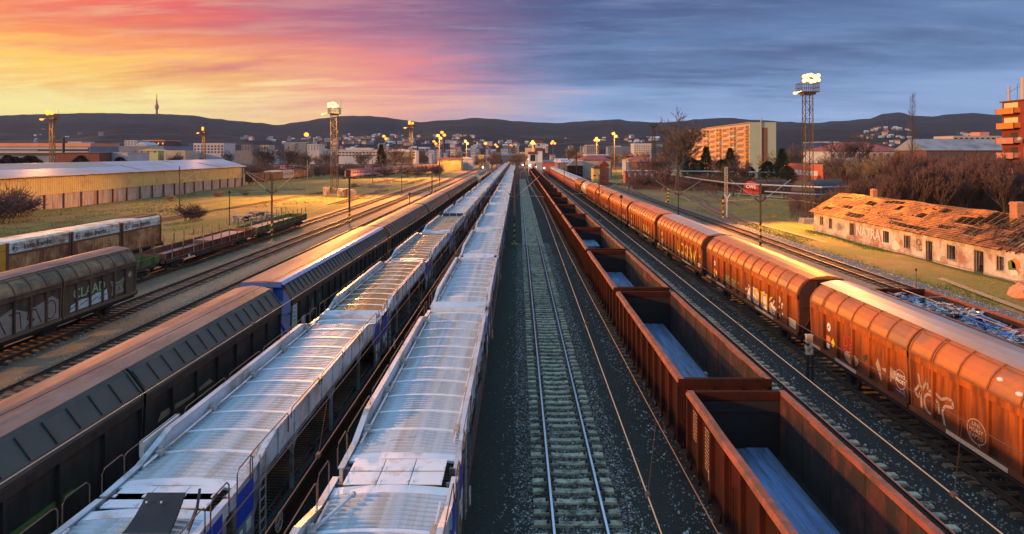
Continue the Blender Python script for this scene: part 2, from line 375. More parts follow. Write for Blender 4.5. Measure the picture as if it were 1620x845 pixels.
X,Y,Z=sx.outputs
az=mth('ARCTAN2',X,Y)                                   # 0 straight ahead, negative to the left
el=mth('ARCSINE',Z)
# streaky clouds: noise on a plane high above (world direction projected on a cloud layer)
zz=mth('MAXIMUM',mth('ADD',Z,.075),.02)
cx=mth('DIVIDE',X,zz); cy=mth('DIVIDE',Y,zz)
cv=nd('ShaderNodeCombineXYZ'); L.new(cx,cv.inputs[0]); L.new(cy,cv.inputs[1])
mp=nd('ShaderNodeMapping'); mp.inputs['Rotation'].default_value=(0,0,R(24)); mp.inputs['Scale'].default_value=(.28,.62,1); mp.inputs['Location'].default_value=(2.3,.4,0); L.new(cv.outputs[0],mp.inputs[0])
n1=nd('ShaderNodeTexNoise'); n1.inputs['Scale'].default_value=1.0; n1.inputs['Detail'].default_value=9; n1.inputs['Roughness'].default_value=.64; n1.inputs['Distortion'].default_value=.5; L.new(mp.outputs[0],n1.inputs[0])
mp2=nd('ShaderNodeMapping'); mp2.inputs['Rotation'].default_value=(0,0,R(18)); mp2.inputs['Scale'].default_value=(.75,2.6,1); L.new(cv.outputs[0],mp2.inputs[0])
n2=nd('ShaderNodeTexNoise'); n2.inputs['Scale'].default_value=1.7; n2.inputs['Detail'].default_value=8; n2.inputs['Roughness'].default_value=.68; n2.inputs['Distortion'].default_value=.3; L.new(mp2.outputs[0],n2.inputs[0])
c1=n1.outputs['Fac']; c2=n2.outputs['Fac']
wob=mth('ADD',mth('MULTIPLY',mth('SUBTRACT',c1,.5),.16),mth('MULTIPLY',mth('SUBTRACT',c2,.5),.09))
elw=mth('ADD',el,wob)
azw=mth('ADD',az,mth('MULTIPLY',wob,2.2))
elr=rng(elw,0,.30,0,1,False)
warm=ramp(elr,[(.0,lin(255,226,110)),(.24,lin(255,240,160)),(.36,lin(255,204,100)),(.50,lin(248,144,88)),(.66,lin(234,102,98)),(.82,lin(212,86,106)),(1,lin(168,84,112))])
mid=ramp(elr,[(.0,lin(250,200,140)),(.22,lin(244,174,146)),(.40,lin(226,132,138)),(.60,lin(176,116,142)),(.8,lin(150,104,142)),(1,lin(120,96,138))])
cool=ramp(elr,[(.0,lin(168,194,226)),(.2,lin(138,168,212)),(.45,lin(104,136,184)),(.75,lin(80,102,148)),(1,lin(74,90,130))])
f1=rng(azw,-.60,-.16); f2=rng(azw,-.26,.14)
skyc=mixc(f2,mixc(f1,warm,mid),cool)
# brighter and darker cloud streaks
lit=rng(c2,.42,.72); dk=rng(c1,.44,.70)
darkc=mixc(f2,mixc(f1,lin(196,92,96),lin(140,92,120)),lin(60,76,112))
lightc=mixc(f2,mixc(f1,lin(255,236,160),lin(246,160,150)),lin(142,166,206))
skyc=mixc(mth('MULTIPLY',dk,rng(el,.02,.16,.12,.62)),skyc,darkc)
skyc=mixc(mth('MULTIPLY',lit,.36),skyc,lightc)
# the overhead sky: Nishita
st=nd('ShaderNodeTexSky',sky_type='NISHITA'); st.sun_disc=False; st.sun_elevation=SUN_EL; st.sun_rotation=SUN_AZ; st.air_density=1.3; st.dust_density=.6; st.ozone_density=2.0
bgn=nd('ShaderNodeBackground'); L.new(mixc(1.0,st.outputs[0],(.95,1.02,1.0),'MULTIPLY'),bgn.inputs['Color']); bgn.inputs['Strength'].default_value=.15
bgc=nd('ShaderNodeBackground'); L.new(skyc,bgc.inputs['Color']); bgc.inputs['Strength'].default_value=.385
ms=nd('ShaderNodeMixShader'); L.new(rng(el,.30,.62),ms.inputs[0]); L.new(bgc.outputs[0],ms.inputs[1]); L.new(bgn.outputs[0],ms.inputs[2])
ow=nd('ShaderNodeOutputWorld'); L.new(ms.outputs[0],ow.inputs[0])

sl=bpy.data.lights.new('floodlight_stand_in','SUN'); sl.energy=1.5; sl.angle=R(2.0); sl.color=(1,.44,.13)  # stands in for the yard floodlights; the sun itself is behind the hills
so=bpy.data.objects.new('floodlight_stand_in',sl); COL.objects.link(so)
sdir=Vector((math.sin(SUN_AZ)*math.cos(SUN_EL),math.cos(SUN_AZ)*math.cos(SUN_EL),math.sin(SUN_EL)))
so.rotation_euler=sdir.to_track_quat('Z','Y').to_euler(); so.location=(-80,-40,60)

# ---------------------------------------------------------------- ground
def gmat(name,build):
    m=bpy.data.materials.new(name); m.use_nodes=True
    global nt,N,L
    onode=(nt,N,L); nt=m.node_tree; N=nt.nodes; L=nt.links
    b=N['Principled BSDF']; b.inputs['Roughness'].default_value=.95; b.inputs['Specular IOR Level'].default_value=.25
    ge=nd('ShaderNodeNewGeometry'); build(b,ge.outputs['Position']); nt,N,L=onode; MAT[name]=m
def nz(pos,scale,detail=6,rough=.6,stretch=None,dist=0):
    if stretch:
        mp=nd('ShaderNodeMapping'); mp.inputs['Scale'].default_value=stretch; L.new(pos,mp.inputs[0]); pos=mp.outputs[0]
    n=nd('ShaderNodeTexNoise'); n.inputs['Scale'].default_value=scale; n.inputs['Detail'].default_value=detail; n.inputs['Roughness'].default_value=rough; n.inputs['Distortion'].default_value=dist
    L.new(pos,n.inputs[0]); return n.outputs['Fac']
def b_grass(b,pos):
    a=nz(pos,.09,7,.65); g=nz(pos,.5,8,.7); f=nz(pos,6,5,.7)
    c=mixc(rng(a,.40,.56),(.25,.2,.07),(.1,.165,.028))
    c=mixc(rng(g,.35,.66,0,.8),c,(.16,.115,.05))
    c=mixc(rng(f,.3,.75,0,.55),c,(.26,.22,.09))
    L.new(c,b.inputs['Base Color'])
    bp=nd('ShaderNodeBump'); bp.inputs['Strength'].default_value=1; bp.inputs['Distance'].default_value=.25; L.new(mth('ADD',g,mth('MULTIPLY',f,.6)),bp.inputs['Height']); L.new(bp.outputs[0],b.inputs['Normal'])
gmat('grassland',b_grass)
def b_town(b,pos):
    a=nz(pos,.02,7,.65); g=nz(pos,.15,8,.7)
    c=mixc(rng(a,.42,.60),(.06,.045,.03),(.05,.06,.03)); c=mixc(rng(g,.4,.66,0,.7),c,(.1,.08,.06))
    L.new(c,b.inputs['Base Color'])
gmat('townland',b_town)
def b_grav(b,pos):
    sp=nd('ShaderNodeSeparateXYZ'); L.new(pos,sp.inputs[0]); x=sp.outputs[0]; y=sp.outputs[1]
    big=nz(pos,.25,6,.6,(1,.35,1)); med=nz(pos,1.6,7,.7); fine=nz(pos,22,4,.75); fine2=nz(pos,55,2,.6)
    dark=mixc(rng(fine,.3,.7),(.03,.032,.027),(.088,.088,.074))
    c=mixc(rng(med,.35,.7,0,.5),dark,(.05,.045,.038))
    # brown oily band around each track axis: distance to nearest of the axes
    d=None
    for ax in (-27.3,-22.4,-17.5,-12.7,-7.7,-2.9,1.77,6.75,11.4,15.95,20.7,30.5):
        t=mth('ABSOLUTE',mth('SUBTRACT',x,ax)); d=t if d is None else mth('MINIMUM',d,t)
    band=rng(mth('ADD',d,mth('MULTIPLY',mth('SUBTRACT',med,.5),1.6)),1.2,1.9,1,0)
    bandc=mixc(rng(fine,.32,.68),(.03,.022,.016),(.1,.085,.066))
    c=mixc(mth('MULTIPLY',band,.85),c,bandc)
    rust=rng(mth('ADD',mth('ABSOLUTE',mth('SUBTRACT',d,.78)),mth('MULTIPLY',mth('SUBTRACT',med,.5),.5)),.05,.38,1,0); c=mixc(mth('MULTIPLY',rust,.6),c,(.12,.055,.03))
    # moss
    moss=mth('MULTIPLY',rng(nz(pos,.8,7,.75,(1,.5,1)),.58,.72),rng(d,.8,2.0,.2,.8)); c=mixc(moss,c,(.04,.085,.022))
    # left of the yard: gravel with orange lamp light put into its colour
    lf=rng(mth('ADD',x,mth('MULTIPLY',mth('SUBTRACT',big,.5),6)),-19,-15,1,0)
    tan=mixc(rng(fine,.3,.7),(.24,.15,.085),(.5,.34,.2)); tan=mixc(rng(med,.4,.7,0,.6),tan,(.24,.16,.1))
    tan=mixc(mth('MULTIPLY',band,.5),tan,(.1,.06,.035))
    c=mixc(lf,c,tan)
    rt=rng(x,24,28,0,1); c=mixc(rt,c,mixc(rng(fine,.3,.7),(.13,.1,.07),(.3,.25,.19)))
    # pale chips
    vo=nd('ShaderNodeTexVoronoi'); vo.inputs['Scale'].default_value=5.5; L.new(pos,vo.inputs['Vector'])
    chip=mth('MULTIPLY',rng(vo.outputs['Distance'],.05,.10,1,0),rng(nz(pos,3.1,2),.5,.62)); c=mixc(mth('MULTIPLY',chip,.5),c,(.3,.31,.29))
    L.new(c,b.inputs['Base Color'])
    bp=nd('ShaderNodeBump'); bp.inputs['Strength'].default_value=.9; bp.inputs['Distance'].default_value=.04
    L.new(mth('ADD',mth('ADD',fine,mth('MULTIPLY',fine2,.5)),mth('MULTIPLY',chip,.8)),bp.inputs['Height']); L.new(bp.outputs[0],b.inputs['Normal'])
gmat('gravel',b_grav)

g=MB(); g.quad((-6000,-60,GZ-.03),(6000,-60,GZ-.03),(6000,7000,GZ-.03),(-6000,7000,GZ-.03)); setting('ground',g,M['townland'],'dark land the yard and town stand on')
# grassland, slightly uneven
def field(name,x0,x1,y0,y1,mat,nx,ny,amp,label,edge=2.0,seed=1,zb=GZ):
    r=random.Random(seed); mb=MB(); ph=[r.uniform(0,6) for _ in range(8)]
    for j in range(ny+1):
        for i in range(nx+1):
            x=x0+(x1-x0)*i/nx; y=y0+(y1-y0)*j/ny
            e=min(1,(x-x0)/edge,(x1-x)/edge)
            h=(math.sin(x*.13+ph[0])*math.cos(y*.07+ph[1])+.5*math.sin(x*.31+y*.17+ph[2])+.4*math.sin(x*.7-y*.43+ph[3])+.5)*amp*max(0,e)
            mb.v.append((x,y,zb-.012+max(0,h)))
    for j in range(ny):
        for i in range(nx):
            a=j*(nx+1)+i; mb.face((a,a+1,a+nx+2,a+nx+1))
    return setting(name,mb,mat,label,smooth=True)
field('grass_field',-150,-34.6,30,420,M['grassland'],60,130,.22,'dry yellow and green grass left of the rail yard')
field('grass_verge',33.4,120,20,420,M['grassland'],50,130,.18,'mossy green and straw coloured grass right of the yard')
g=MB(); g.quad((-34.9,-8,GZ),(33.6,-8,GZ),(33.6,620,GZ),(-34.9,620,GZ)); setting('yard_gravel',g,M['gravel'],'dark gravel bed of the rail yard')
def strip(name,pts,w,mat,label,z=GZ+.006):
    mb=MB(); mb.sweep([(-w/2,0),(w/2,0)],[(x,y,z) for x,y in pts],closed=False); return setting(name,mb,mat,label)
strip('path',[(33.8,36),(34.6,43),(36.4,56),(37.2,67),(36.9,80),(36,105),(37,130),(41,160),(46,185)],.7,M['path_dirt'],'trodden dirt path through the grass before the ruined house',GZ+.14)
strip('footpath',[(70,138),(62,152),(55,172),(52,200),(50,235)],1.6,M['path_pale'],'pale footpath curving across green grass',GZ+.2)

# ---------------------------------------------------------------- railway tracks
railp=[(-.07,-.15),(.07,-.15),(.07,-.13),(.012,-.11),(.012,-.05),(.036,-.035),(.036,-.006),(-.036,-.006),(-.036,-.035),(-.012,-.05),(-.012,-.11),(-.07,-.13)]
headp=[(-.036,-.0055),(.036,-.0055),(.034,.004),(-.034,.004)]
slprof=[(-1.3,-.19),(-1.28,-.165),(-.95,-.155),(-.62,-.158),(-.42,-.185),(0,-.2),(.42,-.185),(.62,-.158),(.95,-.155),(1.28,-.165),(1.3,-.19),(1.3,-.3),(-1.3,-.3)]
def sleeper_mesh(kind):
    mb=MB()
    if kind=='concrete':
        n=len(mb.v); k=len(slprof)
        for y in (-.12,.12): mb.v+=[(x,y,z) for x,z in slprof]
        for i in range(k): j=(i+1)%k; mb.face((i,j,k+j,k+i))
        mb.face(tuple(range(k))[::-1]); mb.face(tuple(range(k,2*k)))
        mb.mat(1)
        for s in (-1,1):
            for d in (-.13,.13): mb.box(s*.75+d-.04,s*.75+d+.04,-.07,.07,-.156,-.105)
        return mb.mesh('sleeper',[M['concrete_sleeper'],M['clip_black']])
    mb.box(-1.25,1.25,-.12,.12,-.3,-.16); mb.mat(1)
    for s in (-1,1): mb.box(s*.75-.16,s*.75+.16,-.08,.08,-.161,-.14)
    return mb.mesh('sleeper',[M['wood_sleeper'],M['clip_black']])
SLM={'concrete':sleeper_mesh('concrete'),'wood':sleeper_mesh('wood')}
def sleeper_run(mb,x,y):
    mb.box(x-1.25,x+1.25,y-.12,y+.12,-.3,-.172)
def track(x,y0,y1,label,kind='wood',near=None,nparts=0,head='rail_head_rust',far=None):
    t=thing('railway_track',label,'railway track',(x,0,0)); t['kind']='structure'
    for s in (-1,1):
        mb=MB(); mb.sweep([(u+s*.7535,z) for u,z in railp],[(0,y0,0),(0,y1,0)]); mb.mat(1); mb.sweep([(u+s*.7535,z) for u,z in headp],[(0,y0,0),(0,y1,0)])
        mb.build('rail',[M['rail_side'],M[head]],t)
    if near:
        y=near; i=0
        while i<nparts and y<y1:
            o=bpy.data.objects.new('sleeper',SLM[kind]); COL.objects.link(o); o.parent=t; o.location=(rnd.uniform(-.015,.015),y+rnd.uniform(-.015,.015),rnd.uniform(-.006,.004)); o.rotation_euler=(0,0,rnd.uniform(-.012,.012)); y+=.6; i+=1
        mb=MB(); e=min(y1,far or 260)
        while y<e: sleeper_run(mb,rnd.uniform(-.02,.02),y); y+=.6
        o=mb.build('sleepers',M['concrete_sleeper' if kind=='concrete' else 'wood_sleeper'],t); o['kind']='stuff'
    return t
track(1.77,-2,560,'empty bright railed track on concrete sleepers between silver carriers and rusty open wagons','concrete',14.2,100,'rail_head')
track(6.75,-2,500,'track under the row of open rusty wagons','wood',30,0)
track(11.4,-2,500,'track with dark rail just right of the open rusty wagons','concrete',14,100,'rail_head')
track(15.95,-2,420,'track under the orange sliding wall wagons','wood',14,40)
track(20.7,-2,300,'track under the open wagon full of scrap','wood',30,0)
track(30.5,20,250,'curving rusty track along the grass before the ruined house','wood',38,100,'rail_head_rust',180)
track(-2.9,-2,560,'track under the right train of silver car carriers','wood')
track(-7.7,-2,560,'track under the left train of silver car carriers','wood')
track(-12.7,-2,480,'track under the long brown covered wagons','wood')
track(-17.5,20,420,'track hidden beside the long brown covered wagons','wood',100,100,'rail_head_rust')
track(-22.4,20,420,'orange lit track nearest the long brown covered train on its left','wood',24,100,'rail_head_rust')
track(-27.3,20,420,'orange lit track that the graffiti covered brown wagon stands on','wood',30,100,'rail_head_rust')
track(-32.3,30,300,'track under the low red and green flat wagons','wood',60,60)
track(-38.5,30,260,'track under the row of white and orange containers','wood',66,20)
def curved(pts,label,w=.75,step=None):
    t=thing('railway_track',label,'railway track',(0,0,0)); t['kind']='structure'
    path=[]
    for i in range(len(pts)-1):            # catmull-rom
        p0=Vector(pts[max(i-1,0)]);p1=Vector(pts[i]);p2=Vector(pts[i+1]);p3=Vector(pts[min(i+2,len(pts)-1)])
        for k in range(8):
            u=k/8; q=.5*((2*p1)+(p2-p0)*u+(2*p0-5*p1+4*p2-p3)*u*u+(3*p1-p0-3*p2+p3)*u**3); path.append((q.x,q.y,.04))
    path.append((pts[-1][0],pts[-1][1],.04))
    for s in (-1,1):
        mb=MB(); mb.sweep([(u+s*.7535,z) for u,z in railp],path); mb.mat(1); mb.sweep([(u+s*.7535,z) for u,z in headp],path); mb.build('rail',[M['rail_side'],M['rail_head_rust']],t)
    mb=MB(); mb.sweep([(-1.5,-.17),(1.5,-.17)],path,closed=False); mb.build('ballast',M['gravel'],t)
    mb=MB(); acc=0
    for a,b in zip(path[:-1],path[1:]):
        a=Vector(a);b=Vector(b);d=b-a;l=d.length;d.normalize();r=Vector((d.y,-d.x,0))
        while acc<l:
            c=a+d*acc; mb.beam(c-r*1.25+Vector((0,0,-.2)),c+r*1.25+Vector((0,0,-.2)),.24,.1); acc+=.8
        acc-=l
    o=mb.build('sleepers',M['wood_sleeper'],t); o['kind']='stuff'
    return t
curved([(-57.5,60),(-57,102),(-54.5,135),(-52,190),(-50,260),(-44,340)],'rusty siding crossing the dry grass between shed and sleeper stacks')
curved([(-36,150),(-42,200),(-52,250),(-70,310)],'track veering left towards the red passenger coaches')
curved([(30.5,150),(33,185),(41,225),(50,262),(62,300)],'track curving off right through the green grass')
curved([(34,96),(38,128),(42,150),(40,185),(33,225),(28,262)],'tightly bending siding in the green grass past the small striped post')
curved([(25.6,60),(25.6,150),(27,250),(28,330)],'track behind the orange wagons running toward the station sheds')
curved([(44,128),(50,165),(60,195),(78,215),(105,228)],'siding looping right toward the pale red garages')
# ---------------------------------------------------------------- lettering
def lettering(txt,mat,parent,loc,size,rot,name='lettering',extr=.002,sx=1.0,shear=0):
    """flat lettering; rot: euler of the text plane"""
    cu=bpy.data.curves.new(name,'FONT'); cu.body=txt; cu.size=size; cu.align_x='CENTER'; cu.align_y='CENTER'; cu.extrude=extr; cu.shear=shear; cu.offset=.018*size if len(txt)<14 else .01*size; cu.resolution_u=3
    if size<.2: cu.resolution_u=2
    cu.materials.append(M[mat]); o0=bpy.data.objects.new(name,cu); COL.objects.link(o0)
    bpy.context.view_layer.update(); me=bpy.data.meshes.new_from_object(o0); bpy.data.objects.remove(o0)
    o=bpy.data.objects.new(name,me); COL.objects.link(o)
    o.location=loc; o.rotation_euler=rot; o.scale=(sx,1,1); o.parent=parent
    return o
ROT_L=(R(90),0,R(-90))      # on a face looking towards -X (text reads when seen from the left)
ROT_R=(R(90),0,R(90))       # on a face looking towards +X
ROT_F=(R(90),0,0)           # on a face looking towards the camera (-Y)
def onface(side,x,y,z): return (x,y,z)
def outline(mb,pts,w,side,x,t=.008):
    """painted stroke along pts (y,z) on a face of constant x"""
    for a,b in zip(pts[:-1],pts[1:]):
        mb.beam((x,a[0],a[1]),(x,b[0],b[1]),t,w,up=(0,0,1)) if abs(a[1]-b[1])<1e-4 else mb.beam((x,a[0],a[1]),(x,b[0],b[1]),w,t,up=(1,0,0))
def blob(mb,pts,x,t=.006):
    n=len(mb.v); k=len(pts)
    s=sum(pts[i][0]*pts[(i+1)%k][1]-pts[(i+1)%k][0]*pts[i][1] for i in range(k))
    mb.poly([(x,y,z) for y,z in pts]); 
def circ(cy,cz,ry,rz,n=22,a0=0): return [(cy+ry*math.cos(a0+2*math.pi*i/n),cz+rz*math.sin(a0+2*math.pi*i/n)) for i in range(n+1)]

# ---------------------------------------------------------------- running gear
def bogie_mb(wb=1.8):
    mb=MB()
    for s in (-1,1):
        mb.box(s*1.0-.06,s*1.0+.06,-wb/2-.35,wb/2+.35,.5,.68); mb.prism([(s*1.0-.05,.3),(s*1.0+.05,.3),(s*1.0+.05,.55),(s*1.0-.05,.55)],-.35,.35)
        for d in (-wb/2,wb/2): mb.box(s*1.02-.1,s*1.02+.1,d-.18,d+.18,.34,.64)
    mb.box(-1.0,1.0,-.18,.18,.5,.8)
    return mb
BOGIE=bogie_mb().mesh('bogie',M['underframe'])
def wheel_mesh():
    mb=MB()
    for s in (-1,1): mb.cyl((s*.76,0,.46),(1,0,0),.46,.13,18)
    mb.cyl((0,0,.46),(1,0,0),.08,1.5,8); return mb.mesh('wheelset',M['wheel_tread'])
WHEEL=wheel_mesh()
def link(me,parent,loc,name):
    o=bpy.data.objects.new(name,me); COL.objects.link(o); o.parent=parent; o.location=loc; return o
def buf_meshes():
    out=[]
    for s in (-1,1):
        mb=MB(); mb.cyl((s*.875,-.3,1.03),(0,1,0),.1,.5,8); mb.cyl((s*.875,-.56,1.03),(0,1,0),.22,.05,12); out.append(mb.mesh('buffer',M['underframe']))
    mb=MB(); mb.tube([(0,-.1,.98),(0,-.45,.95),(0,-.6,.8)],.04,5); out.append(mb.mesh('coupling',M['underframe'])); return out
BUFS=buf_meshes()
def put_buf(t,y,far=False):
    for me,nm in zip(BUFS,('buffer','buffer','coupling')):
        o=link(me,t,(0,y,0),nm)
        if far: o.rotation_euler=(0,0,math.pi)
def gear(t,L,bog=True,wb=None):
    e=2.4
    if bog:
        for y in (e,L-e):
            link(BOGIE,t,(0,y,0),'bogie')
            for d in (-.9,.9): link(WHEEL,t,(0,y+d,0),'wheelset')
    else:
        for y in ((L-wb)/2,(L+wb)/2):
            link(WHEEL,t,(0,y,0),'wheelset')
            for s in (-1,1):
                mb=MB(); mb.box(s*1.0-.09,s*1.0+.09,-.2,.2,.3,.7); mb.beam((s*1.0,-.7,.78),(s*1.0,.7,.78),.1,.1); mb.box(s*1.0-.05,s*1.0+.05,-.6,.6,.68,.75)
                mb.build('axle_guard',M['underframe'],t,(0,y,0))
    put_buf(t,0); put_buf(t,L,True)

# ---------------------------------------------------------------- sliding wall wagons
def hbis(label,L,style,pos,seam=None,ribs=5,group=None,cat='covered wagon',detail=True,topmat=None,endmat=None):
    """side walls at +-1.45; style 'orange','brown','facet'"""
    t=thing('covered_wagon',label,cat,pos,group=group)
    seam=L/2 if seam is None else seam
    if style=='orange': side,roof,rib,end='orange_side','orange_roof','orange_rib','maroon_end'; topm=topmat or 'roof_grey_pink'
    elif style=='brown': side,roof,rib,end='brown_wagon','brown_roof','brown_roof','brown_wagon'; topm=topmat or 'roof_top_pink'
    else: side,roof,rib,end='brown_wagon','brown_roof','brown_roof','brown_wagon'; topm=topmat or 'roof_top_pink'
    end=endmat or end
    if style=='facet': arc=[(1.45,3.28),(1.40,3.42),(.98,3.98),(.86,4.08)]
    else: arc=[(1.45,3.22),(1.43,3.36),(1.34,3.58),(1.18,3.80),(.99,3.97),(.80,4.07)]
    full=[(1.36,1.15)]+arc+[(-x,z) for x,z in arc[::-1]]+[(-1.36,1.15)]
    def half(y0,y1):
        mb=MB()
        # walls: inset panel, sill and eave rails
        for s in (-1,1):
            mb.mat(0); mb.box(min(s*1.30,s*1.34),max(s*1.30,s*1.34),y0,y1,1.15,3.2)
            if detail:
                mb.mat(0); mb.box(min(s*1.33,s*1.45),max(s*1.33,s*1.45),y0,y1,2.98,3.21)
                mb.mat(2); mb.box(min(s*1.33,s*1.46),max(s*1.33,s*1.46),y0,y1,1.1,1.28)
        mb.mat(1)
        n=len(mb.v); pr=arc+[(-x,z) for x,z in arc[::-1]]; k=len(pr)
        for y in (y0,y1): mb.v+=[(x,y,z) for x,z in pr]
        for i in range(k-1): mb.face((n+i,n+i+1,n+k+i+1,n+k+i))
        # closing frames at the ends of each half
        mb.mat(2)
        for ya,yb in ((y0,y0+.07),(y1-.07,y1)):
            o=[(x*1.012,z+.02) for x,z in full]; i_=[(x*.93,(z-.08) if z>2 else z) for x,z in full]
            n=len(mb.v); k=len(full)
            for y in (ya,yb): mb.v+=[(x,y,z) for x,z in o]+[(x,y,z) for x,z in i_]
            for i in range(k-1):
                mb.face((n+i,n+i+1,n+2*k+i+1,n+2*k+i)); mb.face((n+k+i,n+k+i+1,n+i+1,n+i)); mb.face((n+2*k+i,n+2*k+i+1,n+3*k+i+1,n+3*k+i))
        # ribs on wall and over the roof
        m=ribs; dy=(y1-y0)/m
        for j in range(1,m):
            y=y0+dy*j
            for s in (-1,1):
                mb.mat(0); mb.box(min(s*1.335,s*1.45),max(s*1.335,s*1.45),y-.055,y+.055,1.28,2.98)
        if style=='facet':
            for j in range(m*2+1):
                y=y0+.07+(y1-y0-.14)*j/(m*2)
                for s in (-1,1): mb.mat(1); mb.beam((s*1.385,y,3.46),(s*1.0,y,3.985),.06,.06)
            for s in (-1,1):
                mb.mat(3); mb.quad((s*1.395,y0+.1,3.437),(s*1.395,y1-.1,3.437),(s*.995,y1-.1,3.97),(s*.995,y0+.1,3.97)) if s<0 else mb.quad((s*1.395,y0+.1,3.437),(s*.995,y0+.1,3.97),(s*.995,y1-.1,3.97),(s*1.395,y1-.1,3.437))
                mb.mat(2); mb.box(min(s*1.4,s*1.46),max(s*1.4,s*1.46),y0,y1,3.2,3.29); 
        elif detail:
            k2=m if style=='orange' else m
            for j in range(1,k2):
                y=y0+dy*j
                for s in (-1,1):
                    mb.mat(2)
                    for d in ((-.06,.06) if (j in (k2-1,) and style=='orange') else (0,)):
                        pts=[(s*x*1.008,y+d,z+.02) for x,z in arc]
                        for a,b in zip(pts[:-1],pts[1:]): mb.beam(a,b,.055,.05)
            for s in (-1,1):
                mb.mat(2); mb.tube([(s*1.475,y0+.1,3.27),(s*1.475,y1-.1,3.27)],.022,5); mb.tube([(s*1.02,y0+.1,4.0),(s*1.02,y1-.1,4.0)],.02,5)
        return mb
    mats=[M[side],M[roof],M[rib],M['brown_roof_panel']]
    ws=[]
    for a,b in ((.12,seam-.06),(seam+.06,L-.12)):
        ws.append(half(a,b).build('sliding_wall',mats,t))
    # roof top plate, raised
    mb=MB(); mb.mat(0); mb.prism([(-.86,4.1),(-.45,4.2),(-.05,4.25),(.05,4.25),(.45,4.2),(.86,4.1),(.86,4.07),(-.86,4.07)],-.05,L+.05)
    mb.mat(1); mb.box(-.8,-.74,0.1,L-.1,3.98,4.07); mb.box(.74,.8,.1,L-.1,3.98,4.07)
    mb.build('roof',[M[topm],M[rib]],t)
    # end walls
    for y,d in ((.1,-1),(L-.1,1)):
        mb=MB(); e=[(x*.95,z-.05 if z>2 else z) for x,z in full]
        mb.prism(e,min(y,y-d*.06),max(y,y-d*.06))
        for xx in (-.5,.5): mb.box(xx-.05,xx+.05,min(y,y+d*.07),max(y,y+d*.07),1.1,3.95)
        mb.box(-1.25,1.25,min(y,y+d*.05),max(y,y+d*.05),2.55,2.65)
        mb.beam((-1.2,y+d*.04,1.3),(-.55,y+d*.04,2.5),.06,.06); mb.beam((1.2,y+d*.04,1.3),(.55,y+d*.04,2.5),.06,.06)
        mb.build('end_wall',M[end],t)
    mb=MB(); mb.box(-1.3,1.3,0,L,.98,1.14); mb.box(-.25,.25,0.2,L-.2,.75,.98)
    for s in (-1,1):
        mb.box(s*1.2-.05,s*1.2+.05,.1,L-.1,.82,1.0); mb.tube([(s*1.46,.3,1.02),(s*1.46,L-.3,1.02)],.02,5)
        for q in range(5): y=.6+q*(L-1.2)/4; mb.beam((s*1.46,y,1.02),(s*1.3,y,1.08),.03,.03)
    mb.box(-1.05,1.05,L*.42,L*.5,.5,.8)
    mb.build('underframe',M['underframe'],t)
    gear(t,L,bog=(L>18),wb=L*.62)
    return t,ws

# --- orange train on x=15.95 ; wall at x=-1.45 (local) faces the camera side
OX=15.95
def decals_orange(t,w,near=True):
    x=-1.345
    mb=MB(); blob(mb,circ(14.2,2.42,.17,.2)[:-1],x-.004); o=mb.build('round_sign',M['sign_white'],w)
    mb=MB(); outline(mb,[(14.28,2.36),(14.14,2.47)],.05,-1,x-.008); mb.build('arrow_mark',M['sign_black'],o)
    mb=MB(); mb.box(x-.006,x,14.05,14.42,1.72,1.99); o=mb.build('hazard_label',M['sign_orange'],w); 
    mb=MB(); blob(mb,[(13.8,1.55),(13.97,1.78),(13.8,2.01),(13.63,1.78)],x-.005); mb.build('diamond_label',M['sign_yellow'],w)
    mb=MB(); mb.box(x-.006,x,14.12,14.4,1.42,1.64); mb.build('data_label',M['sign_white'],w)
    mb=MB()
    for a,b in (((12.85,1.83),(12.05,1.83)),((12.05,1.83),(12.05,2.47)),((12.05,2.47),(12.85,2.47)),((12.85,2.47),(12.85,1.83))): outline(mb,[a,b],.06,-1,x-.006)
    o=mb.build('emblem_frame',M['db_red'],w)
    lettering('DB',('db_red'),w,(x-.008,12.45,2.15),.62,ROT_L,'emblem_letters')
    for ya,yb in ((11.6,13.4),(14.8,15.8),(3.2,5.9)):
        mb=MB(); mb.box(-1.468,-1.46,ya,yb,1.12,1.26); mb.build('data_strip',M['sign_cream'],w)
spans=[(15.5,31.5),(32.7,48.7),(49.9,65.9),(67.1,83.1),(84.3,100.3),(101.5,117.5),(118.7,134.7)]
olabels=['nearest orange covered wagon with red lettered emblem, horn shaped graffiti and grey ridge plate',
 'orange covered wagon with yellow block graffiti and green scrawl on its side',
 'orange covered wagon painted with a row of tall yellow letters',
 'orange covered wagon with yellow scribble low on its side, fourth of its train',
 'orange covered wagon behind the round headed signal post',
 'orange covered wagon partly behind the wire mast with light V shaped arms',
 'farthest orange covered wagon, coupled to the pale tank wagon']
omats=['roof_grey_pink','orange_roof','roof_grey_pink','orange_roof','orange_roof','orange_roof','orange_roof']
owag=[]
for i,(a,b) in enumerate(spans):
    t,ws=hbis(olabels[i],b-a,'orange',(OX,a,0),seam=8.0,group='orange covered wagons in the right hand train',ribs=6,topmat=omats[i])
    owag.append((t,ws))
x=-1.347
